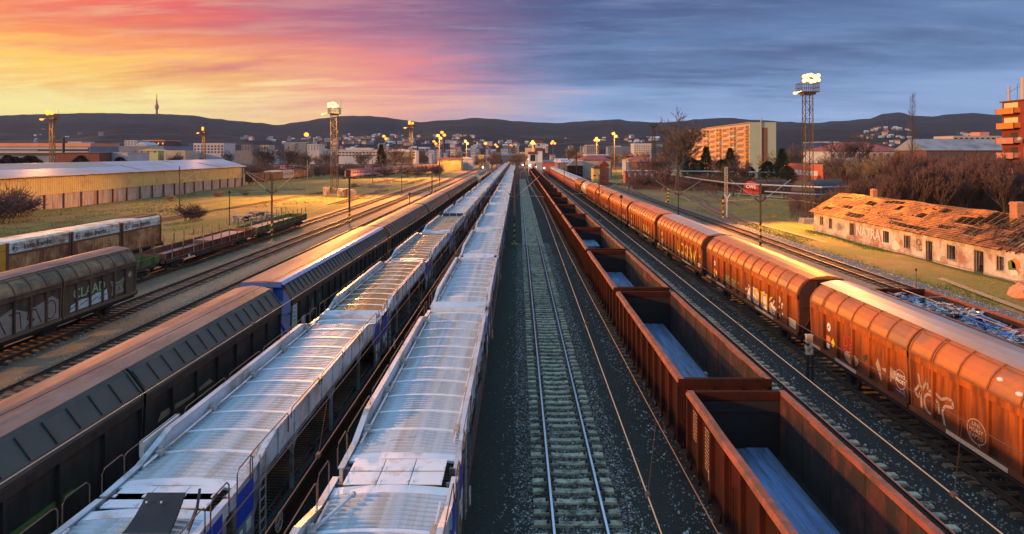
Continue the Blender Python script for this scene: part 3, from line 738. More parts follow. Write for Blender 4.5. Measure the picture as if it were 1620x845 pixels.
# nearest wagon graffiti
t,ws=owag[0]; wn,wf=ws     # wf = far half (y 8..16)
decals_orange(t,wf)
mb=MB(); blob(mb,circ(12.2,1.6,.62,.3)[:-1],x-.002); mb.build('graffiti',M['paint_tan'],wf)
mb=MB(); outline(mb,circ(12.2,1.6,.62,.3),.03,-1,x-.008); outline(mb,[(12.4,1.75),(12.2,1.8),(12.3,1.55),(12.1,1.5)],.035,-1,x-.009); mb.build('graffiti',M['sign_black'],wf)
mb=MB(); outline(mb,[(11.2,1.9),(10.9,2.1),(10.6,1.95),(10.85,1.65),(10.6,1.4),(11.0,1.35)],.2,-1,x-.006); mb.build('graffiti',M['brown_wagon'],wf)
mb=MB()
blob(mb,[(10.15,2.3),(9.95,1.95),(9.9,1.6),(9.8,1.5),(9.95,1.45),(10.1,1.7),(10.3,2.0)],x-.004); blob(mb,[(9.9,1.95),(9.5,2.08),(9.35,2.2),(9.15,2.2),(8.75,1.95),(8.95,1.85),(9.15,1.8),(9.45,1.4),(9.6,1.35),(9.45,1.7),(9.55,1.85)],x-.004)
mb.build('graffiti',M['paint_pinkgrey'],wf)
for y in ():
    pass
# two bubbles with writing
mb=MB(); outline(mb,circ(8.62,1.95,.34,.36),.04,-1,x-.006); mb.build('graffiti',M['paint_pinkgrey'],wf)
lettering('THNYOU\nFROST','paint_white',wf,(x-.008,8.62,1.97),.2,ROT_L,'graffiti_letters')
mb=MB(); outline(mb,[(8.9,1.5),(8.6,1.46),(8.66,1.54),(8.45,1.44),(8.4,1.6),(8.3,1.38)],.035,-1,x-.007); mb.build('graffiti',M['paint_blue'],wf)
mb=MB()
outline(mb,[(7.55,2.55),(7.45,2.2),(7.3,2.05),(7.05,2.5),(7.0,2.15),(6.6,2.2),(6.3,2.1),(6.0,2.25),(5.75,2.25),(5.7,2.05),(6.1,1.95),(6.25,1.7),(6.1,1.25),(6.3,1.2)],.1,-1,x-.006); outline(mb,circ(6.9,1.7,.3,.33),.1,-1,x-.006); outline(mb,[(7.5,2.15),(7.75,1.85),(7.55,1.7),(7.4,1.95),(7.35,1.4)],.1,-1,x-.006); outline(mb,[(6.7,2.0),(6.45,1.9),(6.4,1.55)],.1,-1,x-.006)
mb.build('graffiti',M['paint_pinkgrey'],wn)
mb=MB(); outline(mb,circ(4.62,1.72,.42,.38),.035,-1,x-.006); outline(mb,[(4.6,1.36),(4.45,1.28)],.03,-1,x-.006); mb.build('graffiti',M['paint_pinkgrey'],wn)
lettering('LINE\nHORST\nRAPTO','paint_pinkgrey',wn,(x-.008,4.64,1.74),.19,ROT_L,'graffiti_letters')
mb=MB(); mb.ball((-1.26,3.75,3.7),.1,8,5,.7); mb.ball((-1.33,2.9,3.57),.12,8,5,.6); mb.build('paint_splash',M['sign_white'],wn)
# second wagon
t,ws=owag[1]; wn,wf=ws; decals_orange(t,wf)
lettering('REY DOC','paint_green',wf,(x-.01,10.35,1.75),.75,ROT_L,'graffiti_letters',sx=.85)
mb=MB(); mb.box(x-.006,x,8.8,11.6,1.42,2.02); 
mb=MB(); rr=random.Random(4)
for k in range(44): 
    y=rr.uniform(1.9,8.0); z=2.1-(rr.random()**2)*1.0+rr.uniform(-.1,.25)
    if 3.3<y<7.2 and z<1.95: continue
    mb.mat(0); blob(mb,circ(y,z,.07,.09,6)[:-1],x-.007)
mb.build('graffiti',[M['paint_white']],wn)
mb=MB(); blob(mb,[(7.6,1.35),(7.4,1.9),(6.9,2.35),(5.4,2.15),(3.9,2.1),(3.2,1.75),(3.2,1.38)],x-.003); mb.build('graffiti',M['paint_white'],wn)
lettering('1STK','paint_yellow',wn,(x-.014,5.35,1.85),1.15,ROT_L,'graffiti_letters',sx=1.5,extr=.004)
o=lettering('1STK','sign_black',wn,(x-.008,5.35,1.81),1.19,ROT_L,'graffiti_letters',sx=1.54)
mb=MB(); mb.box(x-.006,x,.5,1.65,1.32,1.75); mb.build('data_plate',M['sign_cream'],wn)
mb=MB(); blob(mb,circ(2.6,2.42,.17,.2)[:-1],x-.004); mb.build('round_sign',M['sign_cream'],wn)
mb=MB(); outline(mb,[(2.9,1.5),(2.7,1.6),(2.75,1.4),(2.5,1.62),(2.45,1.45)],.035,-1,x-.007); mb.build('graffiti',M['sign_white'],wn)
# third wagon
t,ws=owag[2]; wn,wf=ws; decals_orange(t,wf)
lettering('LCKEW','paint_yellow',wn,(x-.012,5.0,2.05),1.35,ROT_L,'graffiti_letters',sx=1.35,extr=.004)
mb=MB(); mb.box(x-.005,x,2.1,7.6,1.4,1.66); mb.build('graffiti',M['paint_tan'],wn)
mb=MB(); mb.box(x-.006,x,.7,1.5,1.4,1.7); mb.box(x-.006,x,.7,1.0,2.2,2.4); mb.build('data_plate',M['sign_cream'],wn)
t,ws=owag[3]; decals_orange(t,ws[1])
lettering('SCHUE','paint_yellow',ws[0],(x-.012,4.5,1.9),1.1,ROT_L,'graffiti_letters',sx=1.2)
for k in (4,5,6):
    mb=MB(); mb.box(x-.006,x,2.0,4.5,1.5,2.1); mb.build('graffiti',M['paint_tan'],owag[k][1][0])

# --- brown long train on x=-12.7 ; wall at x=+1.45 faces the camera side
BX=-12.7
BW=[]
t,ws=hbis('nearest long dark brown covered wagon with faceted roof and pink ridge',23.3,'facet',(BX,6.9,0),seam=12.15,ribs=7,group='long brown covered wagons'); BW.append((t,ws))
mb=MB()   # painted olive and rust graffiti low on the wall
mb.mat(0); blob(mb,[(13.0,2.1),(16.6,2.1),(16.4,2.28),(14.9,2.2),(13.2,2.35)],1.349); mb.mat(1); blob(mb,[(6.6,1.9),(9.4,1.9),(9.2,2.05),(7.1,2.1)],1.349)
mb.build('graffiti',[M['paint_tan'],M['grass_green']],ws[1])
t,ws=hbis('blue ended long brown covered wagon with a bright blue edged roof',23.2,'facet',(BX,31.4,0),ribs=9,group='long brown covered wagons',endmat='blue_end'); BW.append((t,ws))
mb=MB(); mb.prism([(-.98,4.2),(-.1,4.27),(.1,4.27),(.98,4.205),(1.0,4.1),(.9,4.1),(.9,4.08),(-.98,4.08)],-.12,23.3); 
mb.build('roof_cover',M['roof_top_pink'],t)
mb=MB(); mb.prism([(.7,4.222),(.98,4.222),(1.08,4.06),(1.04,4.06),(.95,4.2)],-.13,23.32); mb.build('roof_edge',M['blue_edge'],t)
mb=MB(); mb.box(-.98,1.0,-.16,-.12,3.95,4.2); mb.box(-.55,.55,-.1,.02,3.3,3.95)
mb.build('end_hood',M['blue_end'],t)
mb=MB(); mb.box(1.348,1.36,.35,1.05,1.5,3.1); o=mb.build('data_panel',M['placard_white'],ws[0])
mb=MB()
for k in range(7): mb.box(1.359,1.364,.5,.9,1.7+k*.2,1.74+k*.2)
mb.build('data_text',M['steel_grey'],o)
mb=MB(); mb.box(1.348,1.36,1.5,2.3,1.3,2.0); mb.build('data_plate',M['placard_white'],ws[0])
mb=MB()
for cy,cz,rz_ in ((3.0,1.8,.4),(3.5,2.1,.5),(4.0,1.9,.55),(4.7,2.2,.5),(5.2,2.35,.4)): blob(mb,circ(cy,cz,.22,rz_,10)[:-1][::-1],1.35)
mb.build('graffiti',M['steel_grey'],ws[0])
t,ws=hbis('third long brown covered wagon, ribbed roof, beyond the blue ended one',23.4,'brown',(BX,55.7,0),ribs=10,group='long brown covered wagons'); BW.append((t,ws))
lab=['fourth long brown covered wagon with faint blue graffiti, passed by a wire mast','fifth long brown covered wagon in the train beyond the blue ended one','sixth long brown covered wagon, next to last before the cream tank','farthest long brown covered wagon, coupled to the cream and black tanks']
for k in range(4):
    t,ws=hbis(lab[k],23.4,'brown',(BX,80.1+24.4*k,0),ribs=8,group='long brown covered wagons'); BW.append((t,ws))
mb=MB(); blob(mb,[(3,1.5),(9,1.5),(8,2.6),(5,2.9),(3.5,2.4)],1.35); mb.build('graffiti',M['tank_dark'],BW[3][1][0])

# brown short wagon with graffiti on x=-27.3
t,ws=hbis('short brown covered wagon with cream and green graffiti on the left track',14.0,'brown',(-27.3,29.0,0),ribs=6,seam=6.9,topmat='roof_top_pink')
wn,wf=ws
for w_ in ws: w_.data.materials[0]=M['lit_brown_side']; w_.data.materials[1]=M['lit_brown_roof']; w_.data.materials[2]=M['lit_brown_rib']
x=1.35
mb=MB(); mb.mat(0); blob(mb,[(7.6,1.35),(11.0,1.35),(10.9,2.05),(10.6,1.95),(10.0,2.0),(9.3,1.85),(8.6,1.9),(7.7,1.75)],x+.001); mb.build('graffiti',M['paint_white'],wf)
lettering('CLAAD','paint_lime',wf,(x+.012,9.3,2.3),.8,ROT_R,'graffiti_letters',sx=1.1)
mb=MB(); mb.mat(0)
for k in range(4): outline(mb,[(7.6+k*.85,1.5+.1*(k%2)),(8.3+k*.85,1.75)],.04,1,x+.01)
mb.build('graffiti',M['old_wood'],wf)
mb=MB(); blob(mb,[(11.3,1.45),(12.6,1.5),(12.45,1.9),(12.75,2.5),(12.3,2.3),(12.0,2.25),(11.65,2.3),(11.2,2.45),(11.45,1.95)],x+.003); mb.build('graffiti',M['paint_pinkgrey'],wf)
mb=MB(); mb.mat(0); outline(mb,[(11.6,2.05),(12.4,2.1)],.05,1,x+.01); outline(mb,[(11.9,1.6),(12.1,1.95),(12.2,1.6)],.05,1,x+.01); mb.build('graffiti',M['old_wood'],wf)
mb=MB(); blob(mb,circ(13.25,2.5,.17,.2)[:-1],x+.004); o=mb.build('round_sign',M['cont_white'],wf); mb=MB(); outline(mb,circ(13.25,2.5,.1,.12,10),.03,1,x+.008); mb.build('emblem',M['db_red'],o)
mb=MB(); blob(mb,[(.3,1.3),(6.7,1.3),(6.7,2.3),(6.2,2.65),(5.3,2.4),(4.4,2.2),(3.4,2.6),(2.2,2.2),(1.0,2.5),(.4,2.1)],x+.001); mb.build('graffiti',M['paint_pinkgrey'],wn)
mb=MB(); mb.mat(0); outline(mb,circ(6.1,1.9,.38,.5),.05,1,x+.01); outline(mb,[(5.4,1.4),(5.0,2.2),(4.5,2.2),(4.4,1.8),(4.9,1.7),(4.3,1.35)],.06,1,x+.01); outline(mb,[(4.0,1.4),(3.9,2.3),(3.2,2.3)],.06,1,x+.01); outline(mb,[(3.0,1.4),(2.6,2.2),(2.2,1.5),(1.6,2.3),(1.0,1.4)],.06,1,x+.01); mb.build('graffiti',M['old_wood'],wn)

# ---------------------------------------------------------------- open gondola wagons
GL=13.0
def gondola(label,pos,L=GL,group='open rusty wagons beside the empty track'):
    t=thing('open_wagon',label,'open wagon',pos,group=group)
    zf,zt=1.22,3.24; w=1.42
    for s in (-1,1):
        mb=MB(); mb.mat(0); mb.box(min(s*(w-.06),s*(w-.0)) if s<0 else w-.06,max(s*(w-.06),s*w) if s<0 else w,0.06,L-.06,zf,zt-.1)
        # posts
        n=11
        for k in range(n+1):
            y=.12+(L-.24)*k/n
            if k in (5,6) or True: 
                y0,y1=(y-.07,y+.07)
                xo=s*(w+.13)
                mb.mat(0); mb.prismz([(s*w,y0),(xo,y0),(xo,y1),(s*w,y1)][::s],zf-.05,zt-.12)
        for k in range(n): 
            if k in (3,4,7):   # doors: frames and latch bars
                y=.12+(L-.24)*k/n; d=(L-.24)/n
                xo=s*(w+.035)
                mb.box(min(s*w,xo),max(s*w,xo),y+.14,y+.2,zf+.1,zt-.3); mb.box(min(s*w,xo),max(s*w,xo),y+d-.2,y+d-.14,zf+.1,zt-.3); mb.box(min(s*w,xo),max(s*w,xo),y+.14,y+d-.14,zt-.36,zt-.3)
                mb.beam((s*(w+.09),y+d/2,zf+.3),(s*(w+.09),y+d/2,zt-.8),.04,.04)
        # lower rail
        mb.box(min(s*(w-.02),s*(w+.08)),max(s*(w-.02),s*(w+.08)),.05,L-.05,zf-.14,zf+.04)
        for k in range(14):
            y=.5+(L-1)*k/13; mb.beam((s*(w+.12),y,zf-.2),(s*(w+.05),y,zf+.1),.05,.07)
        mb.mat(1)   # inner lining
        mb.box(min(s*(w-.09),s*(w-.062)),max(s*(w-.09),s*(w-.062)),.08,L-.08,zf,zt-.1)
        for k in range(1,8):
            y=L*k/8; mb.box(min(s*(w-.102),s*(w-.088)),max(s*(w-.102),s*(w-.088)),y-.02,y+.02,zf,zt-.12)
        mb.build('side_wall',[M['gondola_out'],M['gondola_in']],t)
        mb=MB(); a=s*(w-.09); b=s*(w+.14)
        r=[(min(a,b),zt-.13),(max(a,b),zt-.13),(max(a,b)-(.05 if s>0 else 0),zt),(min(a,b)+(.05 if s<0 else 0),zt)]
        
        cs=[(q/8*L,rnd.uniform(-.012,.012) if 0<q<8 else 0,rnd.uniform(-.012,.008) if 0<q<8 else 0) for q in range(9)]
        b0=len(mb.v)
        for (yy,dx,dz) in cs: mb.v+=[(px_+dx,yy,pz_+dz) for px_,pz_ in r]
        for q in range(8):
            for j in range(4): a_=b0+q*4+j; c_=b0+q*4+(j+1)%4; mb.face((a_,c_,c_+4,a_+4))
        mb.face((b0+3,b0+2,b0+1,b0)); mb.face((b0+32,b0+33,b0+34,b0+35)); mb.build('top_rail',M['gondola_rim'],t)
    for y,d in ((0.0,1),(L,-1)):
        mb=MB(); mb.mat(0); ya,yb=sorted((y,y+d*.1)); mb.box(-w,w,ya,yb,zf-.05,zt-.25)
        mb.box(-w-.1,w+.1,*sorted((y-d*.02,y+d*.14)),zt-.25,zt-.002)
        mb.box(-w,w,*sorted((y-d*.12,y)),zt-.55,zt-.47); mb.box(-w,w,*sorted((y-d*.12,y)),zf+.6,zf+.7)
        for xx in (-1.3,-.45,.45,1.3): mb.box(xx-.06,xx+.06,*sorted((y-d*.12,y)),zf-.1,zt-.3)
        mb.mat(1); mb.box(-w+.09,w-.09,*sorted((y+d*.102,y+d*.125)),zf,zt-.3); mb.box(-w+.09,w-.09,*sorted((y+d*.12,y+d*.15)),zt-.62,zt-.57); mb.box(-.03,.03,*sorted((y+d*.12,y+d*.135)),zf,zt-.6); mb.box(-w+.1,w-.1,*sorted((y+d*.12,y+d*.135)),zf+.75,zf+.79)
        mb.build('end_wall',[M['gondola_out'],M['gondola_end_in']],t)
    mb=MB(); mb.box(-w+.05,w-.05,.05,L-.05,zf-.04,zf+.02); mb.build('floor',M['gondola_floor'],t)
    mb=MB(); mb.box(-1.2,1.2,0,L,.98,zf-.05); mb.box(-.3,.3,.3,L-.3,.7,.98)
    for s in (-1,1):
        mb.beam((s*1.15,2.5,.95),(s*1.15,5,.5),.06,.06); mb.beam((s*1.15,5,.5),(s*1.15,8,.5),.06,.06); mb.beam((s*1.15,8,.5),(s*1.15,10.5,.95),.06,.06)
    mb.build('underframe',M['underframe'],t)
    gear(t,L)
    return t
GX=6.75; g_end=19.6; pitch=14.0
g0=gondola('nearest open rusty wagon, cut by the bottom edge, holding blue steel plate',(GX,g_end-GL,0))
gk=reg(g0)
glab={1:'second open rusty wagon, blue steel plates along its floor',2:'third open rusty wagon, lit orange inside with a short blue plate stack',3:'fourth open rusty wagon in the row, a sliver of blue load in it',4:'fifth open rusty wagon in the row, dark and empty',5:'sixth open rusty wagon in the row',6:'seventh open rusty wagon, light falling in a slanted patch on its end wall',7:'eighth open rusty wagon in the row'}
for k in range(1,24):
    lb=glab.get(k,'small open rusty wagon toward the vanishing end of the rusty row')
    o=dup(g0,(GX,g_end-GL+pitch*k,0),label=lb,src=gk if k<9 else [c for c in gk if c.name.split('.')[0] in('side_wall','top_rail','end_wall','floor')])
# wagon writing on the nearest ones (left side faces the empty track)
ns=[o for o in bpy.data.objects if o.name.startswith('open_wagon')]
for t in [g0]+[o for o in ns if abs(o.location.y-(g_end-GL+pitch))<.1]:
    sw=[c for c in kids(t) if c.name.startswith('side_wall')][0]
    xx=-1.424
    mb=MB(); rr=random.Random(5)
    for (ya,yb,n_) in ((11.85,12.6,9),(10.7,11.4,12)):
        for k in range(n_):
            z=2.75-k*.1
            y=yb
            while y>ya: 
                l=rr.uniform(.05,.16); mb.box(xx-.003,xx,max(ya,y-l),y,z,z+.055); y-=l+.04
    mb.build('stencilled_text',M['paint_tan'],sw)
    mb=MB(); mb.box(xx-.005,xx,10.75,11.05,1.45,1.75); o=mb.build('data_label',M['sign_white'],sw); lettering('A8','sign_black',sw,(xx-.007,10.9,1.6),.17,ROT_L,'label_text')
# loads
def load(label,x0,x1,y0,y1,z0,z1,rows=3):
    mb=MB(); r=random.Random(int(y0*10)); n=max(2,int((z1-z0)/.07))
    for k in range(n):
        a=z0+(z1-z0)*k/n; b=z0+(z1-z0)*(k+1)/n-.006; q=r.uniform(-.04,.04)
        for j in range(rows):
            xa=x0+(x1-x0)*j/rows; xb=x0+(x1-x0)*(j+1)/rows-.008
            mb.box(xa+q*.3,xb+q*.3,y0+r.uniform(0,.12),y1+r.uniform(-.12,0),a,b)
    o=mb.build('steel_plate_stack',M['blue_steel_load']); tag(o,label,'steel plates',group='blue loads in the open rusty wagons'); return o
load('long blue steel plate stack on the floor of the nearest open wagon',6.6,7.62,7.0,19.3,1.25,1.62)
load('long blue steel plate stack in the second open rusty wagon',6.6,7.62,21.2,33.3,1.25,1.62)
load('short blue plate stack in the orange lit third open wagon',6.5,7.75,42,47.3,1.25,1.7)
load('small blue load showing in the fourth open rusty wagon',6.2,7.4,57,61.2,1.25,2.2)
for (yy,l) in ((12.6,'pale timber block beside the blue plates in the nearest open wagon'),(26.6,'pale timber blocks beside the blue plates in the second open wagon')):
    mb=MB(); mb.box(7.66,7.98,yy,yy+.14,1.24,1.34); mb.box(7.66,7.85,yy+1.6,yy+1.72,1.24,1.34); tag(mb.build('timber_block',M['cont_white']),l,'timber block')

# scrap wagon on x=20.7
t=gondola("open maroon wagon heaped with silver scrap, right of the orange train",(20.65,20.6,0),L=13.7)
del t["group"]
mb=MB()
for y in (2.5,5.4,8.3,11.2):
    pts=[(-1.57,y,3.0),(-1.5,y,3.27),(1.5,y+.5,3.27),(1.57,y+.5,3.0)]
    mb.tube(pts,.02,5)
mb.tube([(-.0,0,3.2),(.1,13.7,3.22)],.018,5)
mb.build('cargo_strap',M['arm_light'],t)
rr=random.Random(11)
def crumple(mb,c,r,k=1):
    c=Vector(c)
    for _ in range(k):
        pts=[c+Vector((rr.uniform(-r,r),rr.uniform(-r,r),rr.uniform(-r*.35,r*.35))) for _ in range(4)]
        mb.tri(pts[0],pts[1],pts[2]); mb.tri(pts[0],pts[2],pts[3])
heap=[MB() for _ in range(3)]
for i in range(1300):
    yy=20.8+rr.random()*13.2; xx=20.65+rr.uniform(-1.25,1.25); zz=2.85+.22*math.sin(yy*1.3)+.2*math.cos((xx-20.65)*1.3)-.1+rr.uniform(-.12,.16)
    k=rr.random(); mb=heap[0]; mb.cur=0 if k<.72 else (1 if k<.8 else 2)
    if rr.random()<.25: 
        d=Vector((rr.uniform(-1,1),rr.uniform(-1,1),rr.uniform(-.2,.2))).normalized()*rr.uniform(.2,.6); p=Vector((xx,yy,zz)); mb.beam(p-d,p+d,.03,.03)
    else: crumple(mb,(xx,yy,zz),rr.uniform(.1,.36))
mb=heap[0]; mb.cur=2; mb.box(19.4,21.9,20.9,34.0,1.3,2.65)
o=mb.build('scrap_heap',[M['scrap_silver'],M['scrap_blue'],M['scrap_dark']]); tag(o,'heap of crumpled silver scrap metal filling the maroon wagon','scrap metal')
mb=MB(); mb.beam((21.2,27.4,3.1),(21.5,30.2,3.12),.06,.05); mb.beam((20.4,27.3,3.1),(21.2,27.4,3.1),.06,.05); mb.beam((20.4,27.3,3.1),(20.5,30.0,3.1),.06,.05); mb.beam((20.5,30.0,3.1),(21.5,30.2,3.1),.06,.05); mb.beam((20.45,28.6,3.1),(21.35,28.8,3.1),.05,.04)
tag(mb.build('metal_frame',M['scrap_blue']),'blue edged rectangular metal frame lying on the silver scrap','metal frame')
mb=MB()
for j,(a,b,c_,r_) in enumerate(((21.0,25.9,3.08,.28),(21.15,25.5,3.1,.33),(21.0,26.4,3.05,.22),(20.95,27.0,3.03,.18),(21.25,25.1,3.1,.3),(20.9,26.8,3.05,.15))):
    n=len(mb.v); mb.ball((a,b,c_),r_,9,6,.65)
    for q in range(n,len(mb.v)):
        v=mb.v[q]; mb.v[q]=(v[0]+rr.uniform(-.04,.04),v[1]+rr.uniform(-.05,.05),v[2]+rr.uniform(-.03,.05))
tag(mb.build('red_tarpaulin',M['scrap_red']),'crumpled red tarpaulin on the silver scrap heap','tarpaulin')
# ---------------------------------------------------------------- silver car carrier wagons
CL=15.2
def arcz(x): return 3.0+.075*(1-(x/1.3)**2)
def carrier(label,pos,near_plate='flap',far_plate='bar',group=None,deck='deck_alu',blue=True):
    t=thing('car_carrier_wagon',label,'car carrier',pos,group=group); L=CL
    xs=[-1.3,-.87,-.44,0,.44,.87,1.3]
    def row(y,dz=0): return [(x,y,arcz(x)+dz) for x in xs]
    mb=MB(); mb.mat(0)
    y=.75; p=.17
    while y<L-.75:                                     # fine corrugation: a trapezoid every 13 cm
        segs=[(y,0),(y+.03,.035),(y+.085,.035),(y+.115,0),(y+p,0)]
        for (a,da),(b,db) in zip(segs[:-1],segs[1:]):
            ra,rb=row(a,da),row(b,db)
            n=len(mb.v); mb.v+=ra+rb
            for i in range(6): mb.face((n+i,n+i+1,n+7+i+1,n+7+i))
        y+=p
    for x in (-.44,.44): mb.mat(2); 
    mb.build('upper_deck',[M[deck],M['deck_plate'],M['steel_dark']],t,smooth=False)
    def plate(y0,y1,dz,name='cross_plate',m='deck_plate'):
        mb=MB(); a,b=row(y0,dz),row(y1,dz); c=row(y0,dz-.06); d=row(y1,dz-.06)
        n=len(mb.v); mb.v+=c+a+b+d
        for r in range(3):
            for i in range(6): mb.face((n+r*7+i,n+r*7+i+1,n+r*7+8+i,n+r*7+7+i))
        return mb.build(name,M[m],t)
    y=2.05
    while y<L-1.8: plate(y-.055,y+.055,.055,'crossbar'); y+=1.22
    for y0,y1 in ((.42,.74),(L-.74,L-.42)): plate(y0,y1,.03)
    # end treatments
    for kind,e,d in ((near_plate,0,1),(far_plate,L,-1)):
        ya,yb=sorted((e-d*.17,e+d*.38))
        if kind=='flap':
            for k,(x0,x1) in enumerate(((-1.12,-.38),(-.36,.36),(.38,1.12))):
                mb=MB(); mb.box(x0,x1,ya,yb,3.075,3.1)
                for yy in (ya+.06,): mb.box(x0+.02,x0+.08,yy,yy+.1,3.1,3.13); mb.box(x1-.08,x1-.02,yy,yy+.1,3.1,3.13)
                mb.build('bridge_flap',M['deck_plate'],t)
        else:
            mb=MB(); mb.prismx([(ya,3.02),(ya,3.24),(ya+.08,3.26),(yb,3.08),(yb,3.02)] if d<0 else [(yb,3.02),(yb,3.24),(yb-.08,3.26),(ya,3.08),(ya,3.02)],-1.28,1.28); mb.build('bridge_plate',M['steel_white'],t)
    for s in (-1,1):
        # side beam with sloping ends
        mb=MB(); x0=s*1.34; x1=s*1.42
        prof=[(0.0,2.72),(0.0,3.06),(1.3,3.1),(2.6,3.42),(L-2.6,3.42),(L-1.3,3.1),(L,3.06),(L,2.72)]
        mb.prismx(prof,min(x0,x1),max(x0,x1))
        for (a,b) in zip(prof[1:6],prof[2:7]): mb.beam((s*1.38,a[0],a[1]),(s*1.38,b[0],b[1]),.15,.03)
        y=1.5
        while y<L-1: mb.box(min(s*1.42,s*1.47),max(s*1.42,s*1.47),y-.03,y+.03,2.74,3.1 if y<2.2 or y>L-2.2 else 3.38); y+=1.22
        mb.build('side_beam',M['steel_white'],t)
        # handrail hoops
        mb=MB(); y=.9
        while y<L-2.2:
            e=y+2.45; x=s*1.47; b=3.3 if 1.9<y<L-3.6 else 3.0; tp=3.56
            mb.tube([(x,y,b),(x,y,tp-.12),(x,y+.05,tp-.03),(x,y+.14,tp),(x,e-.14,tp),(x,e-.05,tp-.03),(x,e,tp-.12),(x,e,b)],.015,5); y+=2.68
        mb.build('handrail',M['mast_brown'],t)
        # wheel stop rod with clamps
        mb=MB(); mb.tube([(s*1.2,1.2,3.13),(s*1.2,L-1.2,3.13)],.03,6)
        mb.build('guide_rod',M['steel_white'],t)
        for q in range(5):
            y=1.9+q*2.75; mb=MB()
            mb.box(s*1.2-.07,s*1.2+.07,y-.09,y+.09,3.06,3.2); mb.tube([(s*1.28,y-.28,3.12),(s*1.12,y+.3,3.19)],.025,5); mb.cyl((s*1.24,y+.12,3.2),(1,.3,0),.06,.1,8)
            mb.build('wheel_clamp',M['arm_light'],t)
        # lower longitudinal beam and posts with gussets
        mb=MB(); mb.box(min(s*1.3,s*1.4),max(s*1.3,s*1.4),0.4,L-.4,2.56,2.72); mb.build('roof_beam',M['steel_grey'],t)
        for y in (3.9,7.6,11.3):
            mb=MB(); mb.box(min(s*1.32,s*1.41),max(s*1.32,s*1.41),y-.06,y+.06,1.2,2.56)
            for d in (-1,1): mb.prismx([(y+d*.06,2.56),(y+d*.45,2.56),(y+d*.06,2.2)][::d],min(s*1.34,s*1.39),max(s*1.34,s*1.39))
            mb.build('post',M['steel_grey'],t)
        for y,d in ((0.1,1),(L-.1,-1)):
            mb=MB(); ya,yb=sorted((y,y+d*1.15)); mb.box(min(s*1.36,s*1.42),max(s*1.36,s*1.42),ya,yb,1.1,3.04)
            yb2=y+d*1.75; mb.prismx([(y+d*1.15,2.56),(yb2,2.56),(y+d*1.15,1.9)][::d],min(s*1.36,s*1.41),max(s*1.36,s*1.41))
            mb.box(min(s*1.2,s*1.36),max(s*1.2,s*1.36),*sorted((y,y+d*.1)),1.1,3.0)
            ef=mb.build('end_panel',M['steel_grey'],t)
            if blue:
                for k in (0,1):
                    mb=MB(); a=y+d*(.2+k*.46); b=a+d*.42; mb.box(min(s*1.42,s*1.432),max(s*1.42,s*1.432),min(a,b),max(a,b),2.15,2.92); mb.build('blue_panel',M['blue_panel'],ef)
            for (a,b,z0,z1,mm) in ((.25,.5,1.75,2.0,'placard_white'),(.7,.95,1.8,2.05,'placard_white'),(.3,.5,1.4,1.62,'steel_dark'),(.72,.92,1.35,1.65,'placard_white')):
                mb=MB(); mb.box(min(s*1.42,s*1.43),max(s*1.42,s*1.43),min(y+d*a,y+d*b),max(y+d*a,y+d*b),z0,z1); mb.build('placard',M[mm],ef)
            # entry handles and ladder
            mb=MB(); x=s*1.5; yy=y+d*.05
            mb.tube([(x,yy,3.0),(x,yy,3.46),(x,yy+d*.1,3.56),(x,yy+d*.7,3.58),(x,yy+d*.8,3.48),(x,yy+d*.82,3.0)],.016,5)
            mb.build('grab_handle',M['mast_brown'],t)
            mb=MB(); mb.tube([(x,yy+d*.3,1.0),(x,yy+d*.3,1.9)],.018,5); mb.build('hand_grip',M['mast_brown'],t)
    s=1
    mb=MB(); 
    for dx in (0,): 
        for yy in (1.45,1.8): mb.beam((1.47,yy,1.0),(1.47,yy,3.3),.03,.03)
        for k in range(9): mb.beam((1.47,1.45,1.1+k*.26),(1.47,1.8,1.1+k*.26),.025,.025)
    mb.build('ladder',M['arm_light'],t)
    # hand wheel
    mb=MB(); mb.tube([(1.5,2.6+.24*math.cos(a),1.0+.24*math.sin(a)) for a in [2*math.pi*i/16 for i in range(17)]],.02,5,caps=False)
    for k in range(4): a=k*math.pi/4; mb.beam((1.5,2.6+.24*math.cos(a),1+.24*math.sin(a)),(1.5,2.6-.24*math.cos(a),1-.24*math.sin(a)),.02,.02)
    mb.build('hand_wheel',M['sign_cream'],t)
    # lower deck
    mb=MB(); mb.mat(0); y=.3
    while y<L-.4: mb.box(-1.2,1.2,y,y+.09,1.1,1.14); y+=.16
    mb.box(-1.25,1.25,.2,L-.2,1.02,1.1)
    mb.build('lower_deck',M['deck_lower'],t)
    mb=MB()
    for s in (-1,1):
        mb.box(min(s*1.28,s*1.42),max(s*1.28,s*1.42),.1,L-.1,.92,1.2); mb.tube([(s*1.2,.6,1.3),(s*1.2,L-.6,1.3)],.03,5)
        for q in range(6): y=1.2+q*2.5; mb.box(s*1.2-.06,s*1.2+.06,y,y+.3,1.18,1.36)
    mb.build('side_sill',M['steel_dark'],t)
    mb=MB(); mb.box(-.9,.9,0,L,.7,1.0); mb.box(-1.1,1.1,L*.3,L*.42,.45,.7); mb.build('underframe',M['underframe'],t)
    for y in (1.6,L-1.6): link(WHEEL,t,(0,y,0),'wheelset')
    put_buf(t,0); put_buf(t,L,True)
    return t
def far_carrier(src,pos,label,group,deck):
    keep=('upper_deck','side_beam','handrail','roof_beam','end_panel','lower_deck','side_sill','cross_plate','bridge_plate','post')
    return dup(src,pos,label=label,group=group,src=[c for c in CK[src.name] if c.name.split('.')[0] in keep])
CK={}
X1,X2=-2.85,-7.72
g1='silver car carriers of the right silver train'; g2='silver car carriers of the left silver train'
